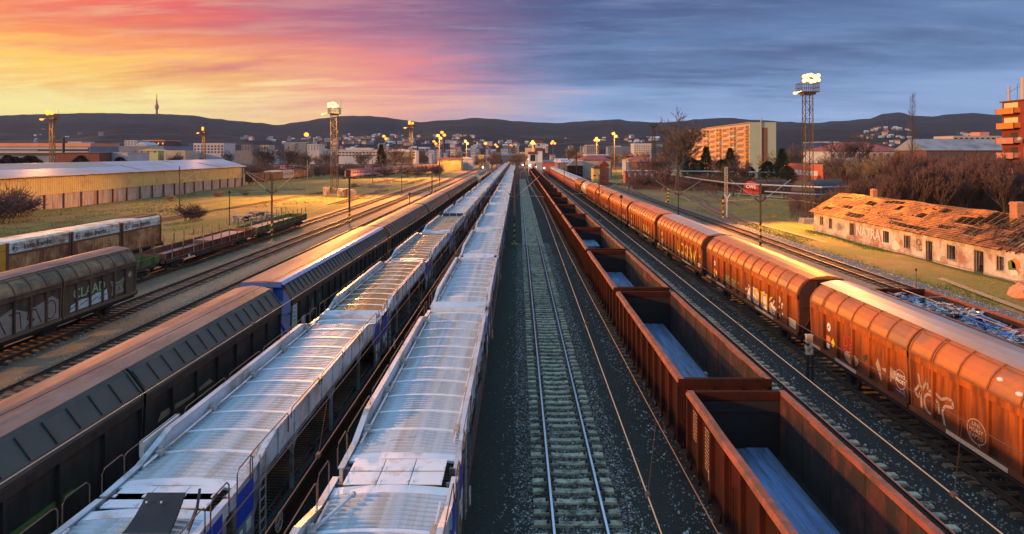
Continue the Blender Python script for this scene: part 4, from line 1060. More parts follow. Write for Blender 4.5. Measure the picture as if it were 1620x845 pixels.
# right silver train: joints at y = 14.8, 30.6, 46.4 ...
A=carrier('nearest silver car carrier of the right train, before the three panel flap',(X1,-.5,0),'bar','flap',g1); CK[A.name]=reg(A)
B=carrier('second silver car carrier of the right train, past the three panel flap',(X1,15.1,0),'none_' if 0 else 'flap','bar',g1); CK[B.name]=reg(B)
ys=30.9
lb1=['third silver car carrier of the right train, just past the pale blue crossbar','fourth silver car carrier of the right train','fifth silver car carrier of the right train, with the whitest deck','sixth silver car carrier of the right train']
for k in range(32):
    lb=lb1[k] if k<4 else 'small silver car carrier toward the vanishing end of the right silver train'
    src=A if k%2==0 else B
    (dup(src,(X1,ys,0),label=lb,src=CK[src.name]) if k<4 else far_carrier(src,(X1,ys,0),lb,g1,'deck_alu')); ys+=15.75 if k%2 else 15.5
# left silver train: joints at 13.5, 28.4, 44.1, 60
C=carrier('nearest silver car carrier of the left train, with a black rubber flap',(X2,-1.45,0),'bar','flap',g2); CK[C.name]=reg(C)
D=carrier('second silver car carrier of the left train, between double white plate and pale blue crossbar',(X2,13.85,0),'flap','bar',g2); CK[D.name]=reg(D)
E=carrier('third silver car carrier of the left train, with painted orange reflections on its deck',(X2,29.2,0),'bar','flap',g2,deck='deck_reflection'); CK[E.name]=reg(E)
Fc=dup(D,(X2,44.4,0),label='fourth silver car carrier of the left train, past the first deck of painted reflections',src=CK[D.name])
for c in kids(Fc):
    if c.name.startswith('upper_deck'): c.data=c.data.copy(); c.data.materials[0]=M['deck_reflection']
ys=60.2
lb2=['fifth silver car carrier of the left train, two dark flaps across its far end','sixth silver car carrier of the left train, just past the dark flaps','seventh silver car carrier of the left train']
for k in range(30):
    lb=lb2[k] if k<3 else 'small silver car carrier toward the vanishing end of the left silver train'
    src=C if k%2==0 else D
    o=(dup(src,(X2,ys,0),label=lb,src=CK[src.name]) if k<3 else far_carrier(src,(X2,ys,0),lb,g2,'deck_alu'))
    if k==0:
        for c in kids(o):
            if c.name.startswith('upper_deck'): c.data=c.data.copy(); c.data.materials[0]=M['deck_reflection']
        for (a,b) in ((-1.2,-.42),(-.38,.38),(.42,1.2)):
            mb=MB(); mb.prismx([(14.7,3.08),(15.1,3.42),(15.14,3.42),(14.74,3.08)],a,b); mb.build('raised_flap',M['rubber_black'],o)
    ys+=15.75 if k%2 else 15.5
# black rubber flap and bent rail on the nearest one of the left train
mb=MB(); n=9
prof=[(13.75+.75*i/n,3.19+.4*(i/n)**1.6) for i in range(n+1)]
for i,(a,b) in enumerate(zip(prof[:-1],prof[1:])):
    i0=.07*i/n; i1=.07*(i+1)/n
    mb.quad((.0+i0,a[0],a[1]),(.92-i0,a[0],a[1]),(.92-i1,b[0],b[1]),(.0+i1,b[0],b[1]))
    mb.quad((.0+i0,a[0]+.03,a[1]-.02),(.0+i1,b[0]+.03,b[1]-.02),(.92-i1,b[0]+.03,b[1]-.02),(.92-i0,a[0]+.03,a[1]-.02))
mb.mat(1)
for x in (.02,.32): mb.ball((x+.15,14.3,3.5),.025,6,4)
o=mb.build('rubber_flap',[M['rubber_black'],M['placard_white']],C)
mb=MB(); mb.beam((1.2,13.9,3.1),(1.25,14.2,3.45),.05,.05); mb.beam((1.25,14.2,3.45),(1.1,14.6,3.6),.05,.05); mb.build('tow_hook',M['rubber_black'],C)
mb=MB(); mb.box(-1.72,-1.6,1.9,3.6,3.0,3.4); mb.build('white_box_beam',M['placard_white'],D)
mb=MB(); mb.beam((-1.25,13.9,3.12),(-.75,16.2,3.2),.06,.05); 
mb=MB(); mb.tube([(-1.22,13.0,3.12),(-.72,14.2,3.2)],.035,6); mb.ball((-.72,14.2,3.2),.07,6,4); mb.build('loose_rod',M['steel_white'],A)
# ---------------------------------------------------------------- masts, wires, floodlight towers
def mast(x,y,h,label,arms=True,node=5.4,span=3.2,top=True,stripes=0,steady=0,lw=.16,mat='mast_brown',cat='catenary mast',group='masts carrying the overhead wires'):
    t=thing('catenary_mast',label,cat,(x,y,0),group=group)
    mb=MB(); mb.box(-.35,.35,-.35,.35,GZ-.1,GZ+.12); mb.build('footing',M['concrete_sleeper'],t)
    mb=MB()
    w=lw
    mb.box(-w/2,w/2,-w/2,-w/2+.02,GZ,h); mb.box(-w/2,w/2,w/2-.02,w/2,GZ,h); mb.box(-.015,.015,-w/2,w/2,GZ,h)
    mb.box(-w/2,-w/2+.02,-w/2,w/2,GZ,h*.0+GZ+.1)
    mb.tube([(0,0,GZ),(0,0,h)],w*.42,6)
    mb.build('pole',M[mat],t)
    if stripes:
        mb=MB(); n=8
        for k in range(n):
            mb.mat(k%2); z0=GZ+.15+stripes*k/n; z1=z0+stripes/n; w2=w/2+.012
            # slanted bands
            s_=.1
            mb.v+= [(-w2,-w2,z0),(w2,-w2,z0+s_),(w2,w2,z0+s_),(-w2,w2,z0),(-w2,-w2,z1),(w2,-w2,z1+s_),(w2,w2,z1+s_),(-w2,w2,z1)]; b=len(mb.v)-8
            for q in ((0,1,5,4),(1,2,6,5),(2,3,7,6),(3,0,4,7)): mb.face(tuple(b+i for i in q))
        mb.build('hazard_band',[M['stripe_yellow'],M['stripe_black']],t)
    if top:
        mb=MB(); mb.box(-.95,.95,-.04,.04,h-.18,h-.1)
        mb.build('crossarm',M[mat],t)
        for xx in (-.75,.75):
            mb=MB(); mb.tube([(xx-.2,0,h-.26),(xx+.2,0,h-.26)],.07,8); mb.build('insulator',M['insulator'],t)
    if arms:
        for s in arms if isinstance(arms,tuple) else (-1,1):
            mb=MB(); mb.tube([(s*.08,0,node),(s*.7,0,node+.5)],.075,8); mb.build('insulator',M['insulator'],t)
            mb=MB(); mb.tube([(s*.6,0,node+.42),(s*span,0,node+2.5)],.032,6)
            mb.build('arm',M['arm_light'],t)
            mb=MB(); mb.tube([(s*span*.62,0,node+1.45),(s*span*.75,0,node+.55)],.015,4); mb.tube([(s*.8,0,node+.28),(s*(span+.6),0,node+.12)],.02,5); mb.build('steady_arm',M['arm_light'],t)
    return t
mast(-.42,75,8.6,'striped mast between the right silver train and the empty track',stripes=2.6,top=False,span=2.9,node=5.3)
mast(-29.8,76.5,8.0,'mast with yellow striped foot between graffiti wagon track and flat wagons',stripes=2.4,top=False,span=3.1,node=5.7)
mast(-24.85,93.2,7.1,'dark mast with black and yellow foot standing between the two orange lit tracks',stripes=2.2,mat='mast_dark',arms=False,lw=.22)
mast(-15.1,111,6.9,'mast rising right beside the long brown covered train',node=3.6,span=2.9)
mast(-29.8,162,8.1,'slim orange lit mast with light V arms beyond the flat wagons',node=5.4,span=3.4,top=False)
mast(-24.85,200,8.2,'mast on the left of the bundle of orange lit tracks, twin crossarm',arms=False)
mast(-24.85,309,8.0,'thin far mast before the white roofed sheds',arms=False)
mast(-60.5,113,8.2,'mast in front of the long yellow shed wall with one arm to the right',arms=(1,),top=False,node=5.4,span=4.6)
mast(-30.3,245,8.0,'far wire mast left of the orange lit tracks',top=False,node=5.2)
mast(-60,180,8.4,'pale orange pole standing in the dry grass left of the big tower',arms=False,top=False,mat='arm_light')
mast(-52,226,8.2,'thin pole in front of the red passenger coaches',arms=False,top=False,mat='mast_brown')
mast(-55,330,8.0,'thin pole near the middle of the red passenger coaches',arms=False,top=False)
mast(-28,430,8.0,'thin far pole by the cream tank train',arms=False)
mast(12.95,101,7.2,'mast with pale V arms between the dark railed track and the orange wagons',node=3.9,span=3.9)
mast(27.3,107.6,6.9,'mast with crossarm and light V arms beyond the orange wagon roofs',node=3.4,span=3.9)
mast(27.2,70.9,7.7,'tall mast with yellow striped foot beside the track before the ruined house',node=5.1,span=3.4,stripes=2.9)
mast(13.6,186,8.6,'far mast between the rusty wagons and the white cars',arms=False)
mast(21.5,232,12.0,'tall thin mast in front of the red roofed hall',arms=False,lw=.3,mat='mast_dark')
mast(36,210,8.0,'slim pole on the grass by the curving track',arms=False,top=False)
mast(39.5,255,8.0,'slim pole between the sheds and the house with the red roof',arms=False,top=False)
mast(-.3,150,8.2,'second mast standing between the right silver train and the empty track',top=False,node=5.2)
mast(-.3,225,8.2,'third mast standing between the right silver train and the empty track',top=False,node=5.2)

# overhead wires, one thing per track
def wires(x,label,y1=430,zc=5.4,zm=6.9,offs=.25,mat='wire_cream',step=62,yb=None):
    t=thing('overhead_wire',label,'overhead wire',(x,0,0),group='overhead wires above the tracks')
    mb=MB(); pts=[]
    y=-5;k=0
    while y<y1: pts.append((offs*(1 if k%2 else -1),y,zc)); y+=step;k+=1
    mb.tube(pts,.011,5); mb.build('contact_wire',M[mat],t)
    mb=MB(); pts=[]; y=-5
    while y<y1:
        u=((y+5)%step)/step; pts.append((0,y,zm-.9*4*u*(1-u)*.55)); y+=step/8
    mb.tube(pts,.008,4); mb.build('messenger_wire',M['wire_dark'],t)
    for q in range(1,8):
        y=q*9.6; u=((y+5)%step)/step; z1=zm-.9*4*u*(1-u)*.55
        s=((y+5)/step); k=int(s); a=offs*(1 if k%2 else -1); b=-a; xx=a+(b-a)*(s-k)
        mb=MB(); mb.tube([(xx,y,zc),(0,y,z1)],.0028,3); mb.box(xx-.03,xx+.03,y-.05,y+.05,zc-.02,zc+.04); mb.build('dropper',M['wire_dark'],t)
    return t
wires(2.1,'cream overhead wire above the empty concrete track')
wires(6.75,'overhead wire above the open rusty wagons')
wires(-2.9,'overhead wire above the right silver train',mat='wire_dark',zc=6.0,zm=7.2)
wires(-8.0,'overhead wire drawn pale across the long brown wagons')
wires(16.2,'overhead wire above the orange wagons',mat='wire_dark')
wires(-27.3,'overhead wire above the graffiti covered brown wagon',mat='wire_dark')
wires(30.5,'overhead wire above the track before the ruined house',mat='wire_dark',y1=260)
wires(-32.3,'overhead wire above the flat wagons',mat='wire_dark',y1=260)

# floodlight towers
def tower(x,y,h,label,big=True,lit=True,lamps=9,hw0=.62,hw1=.5,energy=0,base=True,mat='lattice'):
    t=thing('floodlight_tower',label,'floodlight tower',(x,y,0),group='floodlight towers around the yard')
    if base:
        mb=MB(); mb.prism([(-1.1,GZ-.1),(1.1,GZ-.1),(.85,GZ+.9),(-.85,GZ+.9)],-.9,.9); mb.build('footing',M['wall_grey'],t)
    mb=MB(); z=GZ+.2; top=h-2.2
    n=int((top-z)/(1.25 if big else 2.4))
    w=lambda u: hw0+(hw1-hw0)*u
    th=.1 if big else .16
    for s1 in (-1,1):
        for s2 in (-1,1): mb.beam((s1*w(0),s2*w(0),z),(s1*w(1),s2*w(1),top),th,th)
    for k in range(n):
        a=k/n; b=(k+1)/n; za=z+(top-z)*a; zb=z+(top-z)*b; wa=w(a); wb=w(b); e=.05 if big else .1; sg=1 if k%2 else -1
        for s in (-1,1):
            mb.beam((sg*wa,s*wa,za),(-sg*wb,s*wb,zb),e,e); mb.beam((s*wa,sg*wa,za),(s*wb,-sg*wb,zb),e,e)
            mb.beam((-wb,s*wb,zb),(wb,s*wb,zb),e,e); mb.beam((s*wb,-wb,zb),(s*wb,wb,zb),e,e)
    mb.build('lattice_mast',M[mat],t)
    mb=MB(); mb.prismz([(-1.3,-1.1),(1.3,-1.1),(1.3,1.1),(-1.3,1.1)],top,top+.12)
    mb.prismz([(-.9,-.8),(.9,-.8),(.9,.8),(-.9,.8)],top-.35,top)
    for k in range(9):
        xx=-1.3+2.6*k/8
        for yy in (-1.1,1.1): mb.beam((xx,yy,top),(xx,yy,top+1.4),.05,.05)
    for k in range(1,6):
        yy=-1.1+2.2*k/6
        for xx in (-1.3,1.3): mb.beam((xx,yy,top),(xx,yy,top+1.4),.05,.05)
    for zz in (.7,1.4):
        mb.beam((-1.3,-1.1,top+zz),(1.3,-1.1,top+zz),.06,.06); mb.beam((-1.3,1.1,top+zz),(1.3,1.1,top+zz),.06,.06)
        for xx in (-1.3,1.3): mb.beam((xx,-1.1,top+zz),(xx,1.1,top+zz),.06,.06)
    mb.beam((1.3,1.1,top),(1.3,1.1,top+3.4),.05,.05)
    mb.build('platform',M[mat],t)
    if lit:
        r=.42 if big else .75
        m=lamps
        for k in range(m):
            xx=-1.3+2.6*((k%((m+1)//2))+.5)/((m+1)//2); zr_=.75*(k//((m+1)//2))
            mb=MB(); mb.mat(0); mb.ball((xx,-1.2,top+1.7+zr_+.12*math.sin(k*2.1)),r*.8,8,5,.85); mb.mat(1); mb.box(xx-.2,xx+.2,-1.0,-.75,top+1.45+zr_,top+1.95+zr_)
            mb.build('floodlight',[M['lamp_lit'if big else 'lamp_far'],M['lattice']],t)
        mb=MB(); mb.beam((-1.5,-1.2,top+.1),(-2.3,-1.4,top-.1),.08,.08); mb.ball((-2.5,-1.4,top-.2),r*.8,8,5,.5); mb.build('floodlight',M['lamp_lit' if big else 'lamp_far'],t)
    if energy:
        pl=bpy.data.lights.new('floodlight_glow','SPOT'); pl.energy=energy*2.2; pl.color=(1,.36,.06); pl.shadow_soft_size=1.0; pl.spot_size=R(105 if x>0 else 150); pl.spot_blend=.6
        lo=bpy.data.objects.new('floodlight_glow',pl); COL.objects.link(lo); lo.location=(x-.5 if x>0 else x+.5,y-2.2,h-.6); lo.rotation_euler=Vector((.1,.85,1.15) if x>0 else (-.12,1,1.1)).to_track_quat('Z','Y').to_euler()
    return t
def far_lamp(px,py,Y,label,heads=2,r=.9,hz=None,energy=0,up=False):
    x=XA(px,Y); z=ZA(py,Y)
    t=thing('lamp_mast',label,'lamp mast',(x,Y,0),group='distant lit lamp masts')
    mb=MB(); w=.16+Y*.0004; mb.tube([(0,0,GZ),(0,0,z-.5)],w,6,r2=w*.7); mb.build('mast',M['mast_brown'],t)
    sp=r*1.3
    pos={1:[(0,0)],2:[(-sp*.5,sp*.4),(sp*.6,-sp*.8)],3:[(-sp,-.3*sp),(sp,-.3*sp),(-.2*sp,sp*.8)]}[heads]
    for (dx,dz) in pos:
        mb=MB(); mb.ball((dx,-.4,z+dz),r,10,6,.85); mb.build('lamp_head',M['lamp_far'],t)
    if energy:
        pl=bpy.data.lights.new('lamp_glow','POINT'); pl.energy=energy; pl.color=(1,.36,.06); pl.shadow_soft_size=1.5
        lo=bpy.data.objects.new('lamp_glow',pl); COL.objects.link(lo); lo.location=(x,Y-6,z)
    return t
KW=1000
tower(XA(1288,95)-.3,96.5,22.0,'tall brightly lit lattice tower at the end of the ruined house',lamps=10,hw0=.6,hw1=.55,energy=30*KW)
tower(-45,155,22.4,'tall lit lattice tower standing by the sleeper stacks',energy=38*KW,mat='mast_dark',hw0=.75,hw1=.75)
tower(-45,267,23.5,'lit tower behind the middle of the red passenger coaches',big=False,lamps=3,energy=32*KW)
tower(-154,209,24.0,'lit pale lattice tower behind the long shed, nearest the left edge',big=False,lamps=3,energy=20*KW)
tower(-163,328,23.2,'lit tower in front of the white office block with square windows',big=False,lamps=2,energy=25*KW)
tower(51,238,22.8,'tall unlit dark mast tower left of the big bare tree',big=False,lit=False,mat='mast_dark')
far_lamp(485,213,410,'lit lamp mast standing over the white flats behind bare trees',1,1.6)
far_lamp(609,217,479,'lit lamp mast beside the white office with rows of windows',2,1.2)
far_lamp(688,225,600,'leftmost lamp mast of the cluster of three',2,1.3)
far_lamp(695,216,371,'tallest middle lamp mast of the cluster of three',2,1.0,energy=28*KW)
far_lamp(701,211,450,'rightmost lamp mast of the cluster of three',2,1.2)
far_lamp(738,225,552,'lone lit lamp mast above the white roofed sheds',2,1.2,energy=30*KW)
far_lamp(768,227,700,'lit lamp mast above the small yellow building',1,1.9)
far_lamp(785,230,800,'lit lamp mast right of the small yellow building',2,1.5)
far_lamp(808,231,900,'lit lamp mast straight above the ends of the silver trains',1,2.4)
far_lamp(843,226,500,'lamp cluster in front of the brown and white signal tower',3,1.0,energy=28*KW)
far_lamp(875,226,640,'lit lamp mast with three heads right of the signal tower',3,1.3)
far_lamp(944,221,480,'lit lamp mast with two heads over the red roofed hall',3,1.0,energy=30*KW)
far_lamp(972,213,383,'tall lamp mast with two stacked lamps right of the red roofed hall',2,1.0,energy=28*KW)
for px,py,Y,m in ((836,252,400,'lamp_dot_blue'),(838,262,300,'lamp_dot_blue'),(849,264,300,'lamp_dot_blue'),(861,266,300,'lamp_dot_blue'),(827,261,300,'lamp_dot_blue'),(764,265,320,'lamp_dot_blue'),(885,255,260,'lamp_dot_red'),(779,249,420,'lamp_dot_red'),(813,247,500,'lamp_dot_red')):
    q=P(px,py,Y); t=thing('signal_light',{'lamp_dot_red':'tiny red signal light glowing in the distance','lamp_dot_blue':'tiny bluish white shunting light low over the far tracks'}[m],'signal light',(q.x,Y,0),group='signal lights in the distance '+m[-4:].strip('_'))
    mb=MB(); mb.tube([(0,0,GZ),(0,0,q.z)],.09,5); mb.build('post',M['mast_dark'],t); mb=MB(); mb.ball((0,-.15,q.z),.55 if px==885 else .38,8,5); mb.build('lamp',M[m],t)

# small signals and posts
def signal(x,y,h,label,kind='box'):
    t=thing('track_signal',label,'track signal',(x,y,0))
    mb=MB(); mb.box(-.05,.05,-.05,.05,GZ,h); mb.box(.2,.26,-.05,.05,GZ,h-.5) if kind=='box' else None; mb.build('post',M['mast_dark'],t)
    if kind=='box':
        mb=MB(); mb.box(-.08,.2,-.12,.1,h-.3,h+.05); mb.box(-.1,.22,-.14,.12,h+.05,h+.08); mb.build('signal_box',M['sign_cream'],t)
        mb=MB(); mb.box(-.1,.2,-.12,.1,h-.85,h-.45); mb.build('lower_box',M['concrete_sleeper'],t)
    else:
        mb=MB(); mb.ball((0,0,h),.26,10,6); mb.box(-.1,.1,-.3,-.1,h-.1,h+.1); mb.build('signal_head',M['mast_dark'],t)
    return t
signal(13.75,30.0,1.9,'small signal box on a post beside the orange wagon coupling')
signal(14.2,87,4.6,'round headed signal post in front of the orange wagons','ball')
signal(-19.9,116,3.1,'small round headed signal beside the orange lit tracks','ball')
signal(-42.0,92,4.9,'thin post with a dark lamp head by the stacked sleepers','ball')
def lattice_post(x,y,h,label,stripes=True):
    t=thing('lattice_post',label,'lattice post',(x,y,0))
    mb=MB()
    for s1 in (-1,1):
        for s2 in (-1,1): mb.beam((s1*.2,s2*.14,GZ+2.8),(s1*.2,s2*.14,h),.06,.06)
    n=14
    for k in range(n):
        z0=2.6+(h-2.6)*k/n; z1=2.6+(h-2.6)*(k+1)/n; s=1 if k%2 else -1; mb.beam((-s*.2,-.14,z0),(s*.2,-.14,z1),.05,.05); mb.beam((-s*.2,.14,z0),(s*.2,.14,z1),.05,.05)
    mb.build('lattice',M['arm_light'],t)
    mb=MB(); mb.box(.02,.22,-.1,.1,GZ,3.2); mb.build('pole',M['steel_white'],t)
    mb=MB()
    for k in range(8): mb.mat(k%2); mb.box(-.62,-.38,-.1,.1,GZ+k*.45,GZ+k*.45+.45)
    mb.build('hazard_post',[M['stripe_yellow'],M['stripe_black']],t)
    mb=MB(); mb.beam((.12,-.22,2.6),(.12,-.22,3.2),.16,.1); mb.beam((.12,-.22,3.1),(-.35,-.22,3.8),.16,.1); mb.beam((.12,-.22,3.1),(.6,-.22,3.8),.16,.1); mb.build('bracket',M['sign_white'],t)
    mb=MB(); mb.box(-.75,-.3,-.2,.1,1.2,1.9); mb.build('switch_box',M['old_rust'],t)
lattice_post(34.4,104.5,8.3,'cream lattice post with a white Y bracket on the green verge')
def hazpost(x,y,h,label):
    t=thing('striped_post',label,'striped post',(x,y,0)); mb=MB()
    for k in range(10): mb.mat(k%2); mb.box(-.13,.13,-.1,.1,GZ+h*k/10,GZ+h*(k+1)/10)
    mb.build('post',[M['stripe_yellow'],M['stripe_black']],t)
    mb=MB(); mb.ball((-.35,0,GZ+.4),.25,8,5); mb.build('marker_lamp',M['sign_yellow'],t)
hazpost(31.9,134.5,3.6,'short black and yellow striped post in the green grass')
mb=MB(); mb.tube([(0,0,GZ),(0,0,1.3)],.02,5); mb.box(-.05,.05,-.05,.05,1.25,1.45); tag(mb.build('stake',M['mast_dark'],loc=(31.5,50,0)),'thin stake in the grass before the ruined house','stake')
# ---------------------------------------------------------------- left side: shed, containers, flats, coaches, old wagons
def make_container(y0,L,first=False):
    t=thing('freight_container','', 'container',(-38.55,y0,0),group='row of rail containers')
    mb=MB()
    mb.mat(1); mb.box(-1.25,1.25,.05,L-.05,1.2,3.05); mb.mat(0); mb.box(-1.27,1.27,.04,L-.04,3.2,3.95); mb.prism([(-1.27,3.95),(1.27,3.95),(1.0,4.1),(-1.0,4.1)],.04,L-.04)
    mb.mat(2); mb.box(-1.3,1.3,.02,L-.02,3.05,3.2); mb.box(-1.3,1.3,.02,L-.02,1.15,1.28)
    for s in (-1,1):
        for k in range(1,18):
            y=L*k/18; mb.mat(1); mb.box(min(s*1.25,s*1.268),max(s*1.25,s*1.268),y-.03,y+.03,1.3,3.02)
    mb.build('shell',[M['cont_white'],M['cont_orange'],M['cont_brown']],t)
    mb=MB()
    for s in (-1,1):
        for y in (.07,L-.07): mb.box(min(s*1.2,s*1.33),max(s*1.2,s*1.33),y-.07,y+.07,1.15,4.0)
    mb.build('corner_post',M['cont_brown'],t)
    return t
labs=['container with a bright yellow end at the left edge','white topped orange container, leftmost of the three lettered ones','white topped orange container, middle of the three lettered ones','white topped orange container at the far end of its row']
ys=[39.6,46.1,52.8,59.5]
for k,y in enumerate(ys):
    t=make_container(y,6.5); t['label']=labs[k]
    if k==0:
        mb=MB()
        for j in range(5): mb.box(1.27,1.35,3.6+j*.55,3.9+j*.55,1.3,3.95)
        mb.box(1.272,1.31,3.4,6.4,1.25,4.0); mb.build('yellow_ribs',M['cont_yellow'],t)
        continue
    sh=[c for c in kids(t) if c.name.startswith('shell')][0]
    lettering('inno freight','old_wood',sh,(1.285,3.0,3.56),.62,ROT_R,'company_letters')
    mb=MB(); outline(mb,circ(.75,3.57,.24,.26,14,.7)[:-2],.06,1,1.278); outline(mb,[(.55,3.57),(1.0,3.57)],.06,1,1.282); outline(mb,[(.75,3.72),(.57,3.57),(.75,3.42)],.06,1,1.284); mb.build('arrow_emblem',M['old_wood'],sh)
t=thing('container_wagon','flat wagon carrying the row of white topped orange containers','flat wagon',(-38.55,39.4,0))
mb=MB(); mb.box(-1.2,1.2,0,26.9,.95,1.14); mb.box(-.3,.3,0,26.9,.6,.95); mb.build('deck',M['underframe'],t)
for y in (2.5,12,15,24.5): link(BOGIE,t,(0,y,0),'bogie'); 
for y in (1.6,3.4,23.6,25.4): link(WHEEL,t,(0,y,0),'wheelset')
put_buf(t,26.9,True)
mb=MB(); mb.box(-39.6,-37.6,63,65.8,4.1,4.13); mb.beam((-39.5,62.5,4.2),(-37.7,65.9,4.3),.3,.05); mb.beam((-38,62.6,4.17),(-37.6,65.7,4.22),.25,.05); tag(mb.build('loose_boards',M['old_rust']),'rusty boards lying on top of the farthest orange container','boards')

def flat(label,pos,L,col,stakes=10,loads=()):
    t=thing('flat_wagon',label,'flat wagon',pos,group='low stake wagons beside the orange lit track')
    mb=MB(); mb.box(-1.3,1.3,0,L,1.12,1.25); mb.build('deck',M['flat_deck'],t)
    for s in (-1,1):
        mb=MB(); mb.box(min(s*1.3,s*1.36),max(s*1.3,s*1.36),.1,L-.1,1.2,1.75)
        n=int(L/1.1)
        for k in range(n):
            y=.1+(L-.2)*k/n; mb.box(min(s*1.36,s*1.4),max(s*1.36,s*1.4),y,y+.07,1.2,1.75); mb.box(min(s*1.36,s*1.385),max(s*1.36,s*1.385),y+.2,y+.9,1.35,1.42)
        mb.box(min(s*1.34,s*1.4),max(s*1.34,s*1.4),.1,L-.1,1.7,1.76); mb.build('drop_side',M[col],t)
        mb=MB(); mb.box(min(s*1.1,s*1.25),max(s*1.1,s*1.25),0,L,.82,1.12); mb.box(min(s*1.1,s*1.2),max(s*1.1,s*1.2),L*.3,L*.7,.6,.82); mb.build('sole_bar',M['old_wood'],t)
    for k in range(stakes):
        y=.9+(L-1.8)*k/(stakes-1)
        for s in (-1,1):
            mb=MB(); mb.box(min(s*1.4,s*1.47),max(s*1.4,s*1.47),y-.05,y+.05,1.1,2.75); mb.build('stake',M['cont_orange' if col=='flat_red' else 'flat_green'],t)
    for y,d in ((0,1),(L,-1)):
        mb=MB(); mb.box(-1.3,1.3,*sorted((y,y+d*.07)),1.15,1.72)
        for k in range(8): xx=-1.2+k*.34; mb.box(xx,xx+.06,*sorted((y-d*.04,y)),1.15,1.7)
        mb.box(-1.25,1.25,*sorted((y-d*.02,y+d*.2)),.85,1.1)
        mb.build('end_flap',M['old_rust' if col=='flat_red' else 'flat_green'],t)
    mb=MB(); mb.box(1.4,1.41,L*.2,L*.2+.35,.75,1.1); mb.build('data_label',M['sign_white'],t)
    gear(t,L); return t
flat('low green stake wagon half hidden behind the brown graffiti wagon',(-32.3,36,0),18.6,'flat_green')
flat('low rusty red stake wagon with pink boarded floor',(-32.3,55.5,0),18.6,'flat_red')
flat('low green stake wagon with pink boarded floor at the end of its row',(-32.3,75.3,0),17.5,'flat_green')
mb=MB(); mb.box(-33.4,-31.2,65,72.8,1.26,1.62); tag(mb.build('board_stack',M['flat_deck']),'flat stack of pink boards on the far half of the red stake wagon','boards')
mb=MB(); mb.box(-33.3,-31.3,77,85,1.26,1.5); tag(mb.build('board_stack',M['flat_deck']),'flat stack of pink boards on the green stake wagon','boards')

# the long shed
t=thing('storage_shed','long low shed with pale blue grey roof and yellow upper wall','shed',(0,0,0))
ys0,ys1=62,204
mb=MB(); mb.box(-89.3,-89,ys0,ys1,2.7,6.05)
y=ys0
while y<ys1: mb.box(-89,-88.96,y,y+.12,2.7,6.05); y+=.6
mb.box(-110.7,-89.3,ys1-.3,ys1,2.7,6.05); mb.build('upper_wall',M['shed_yellow'],t)
mb=MB(); mb.box(-89.25,-89.1,ys0,ys1,GZ,2.7)
y=ys0
while y<ys1: mb.box(-89.1,-89.07,y,y+.09,GZ,2.6); y+=.45
mb.box(-110.7,-89.3,ys1-.25,ys1-.05,GZ,2.7); mb.build('board_wall',M['shed_board'],t)
y=ys1
while y>ys0:
    mb=MB(); mb.box(-89.1,-88.85,y-.3,y,GZ,2.72); mb.build('post',M['shed_post'],t); y-=5
mb=MB(); y=ys0; rr=random.Random(3)
mb.mat(0); mb.box(-89.2,-89.1,ys0,ys1-35,6.05,6.32); mb.mat(1)
while y<ys1-30: l=rr.uniform(.6,2.2); mb.box(-89.1,-89.0,y,y+l,6.05,6.32); y+=l+rr.uniform(.6,3)
mb.build('eave_gap',[M['green_strip'],M['inside_shade']],t)
mb=MB(); mb.quad((-88.3,ys0,6.15),(-88.3,ys1+1.6,6.15),(-100,ys1+10,8.45),(-100,ys0,8.45)); mb.quad((-100,ys0,8.45),(-100,ys1+10,8.45),(-111.7,ys1+1.6,6.15),(-111.7,ys0,6.15)); mb.quad((-88.3,ys0,6.15),(-88.3,ys0,6.35),(-88.3,ys1+1.6,6.35),(-88.3,ys1+1.6,6.15))
n0=[tuple(v) for v in mb.v[:8]]
mb=MB()
for q in (((-88.3,6.3),(-100,8.5)),((-100,8.5),(-111.7,6.3))):
    (xa,za),(xb,zb)=q
    ya_=ys1+1.6 if xa!=-100 else ys1+10; yb_=ys1+10 if xb==-100 else ys1+1.6
    mb.v+=[(xa,ys0,za),(xa,ya_,za),(xb,yb_,zb),(xb,ys0,zb),(xa,ys0,za-.15),(xa,ya_,za-.15),(xb,yb_,zb-.15),(xb,ys0,zb-.15)]; b=len(mb.v)-8
    for f in ((0,1,2,3),(7,6,5,4),(0,4,5,1),(1,5,6,2),(3,2,6,7),(0,3,7,4)): mb.face(tuple(b+i for i in f))
rf=mb.build('roof',M['shed_roof'],t)
def rp(y,u): return (-88.3-11.7*u,y,6.3+2.2*u+.02)
for (ya,yb,u0,u1,m) in ((104,150,.55,.97,'shed_roof_old'),(150,152,.1,.6,'shed_roof_old'),(188,189.2,.02,.62,'roof_brown'),(176,178,.7,.95,'shed_roof_old')):
    mb=MB(); mb.quad(rp(ya,u0),rp(yb,u0),rp(yb,u1),rp(ya,u1)); mb.build('roof_patch',M[m],rf)
mb=MB(); mb.box(-89.2,-88.6,ys1,ys1+.4,GZ,6.0); mb.build('corner_post',M['wall_cream'],t)
mb=MB(); mb.beam((-88.5,ys1+.6,4.8),(-79,ys1+3,GZ),.3,.15); mb.build('brace',M['arm_light'],t)

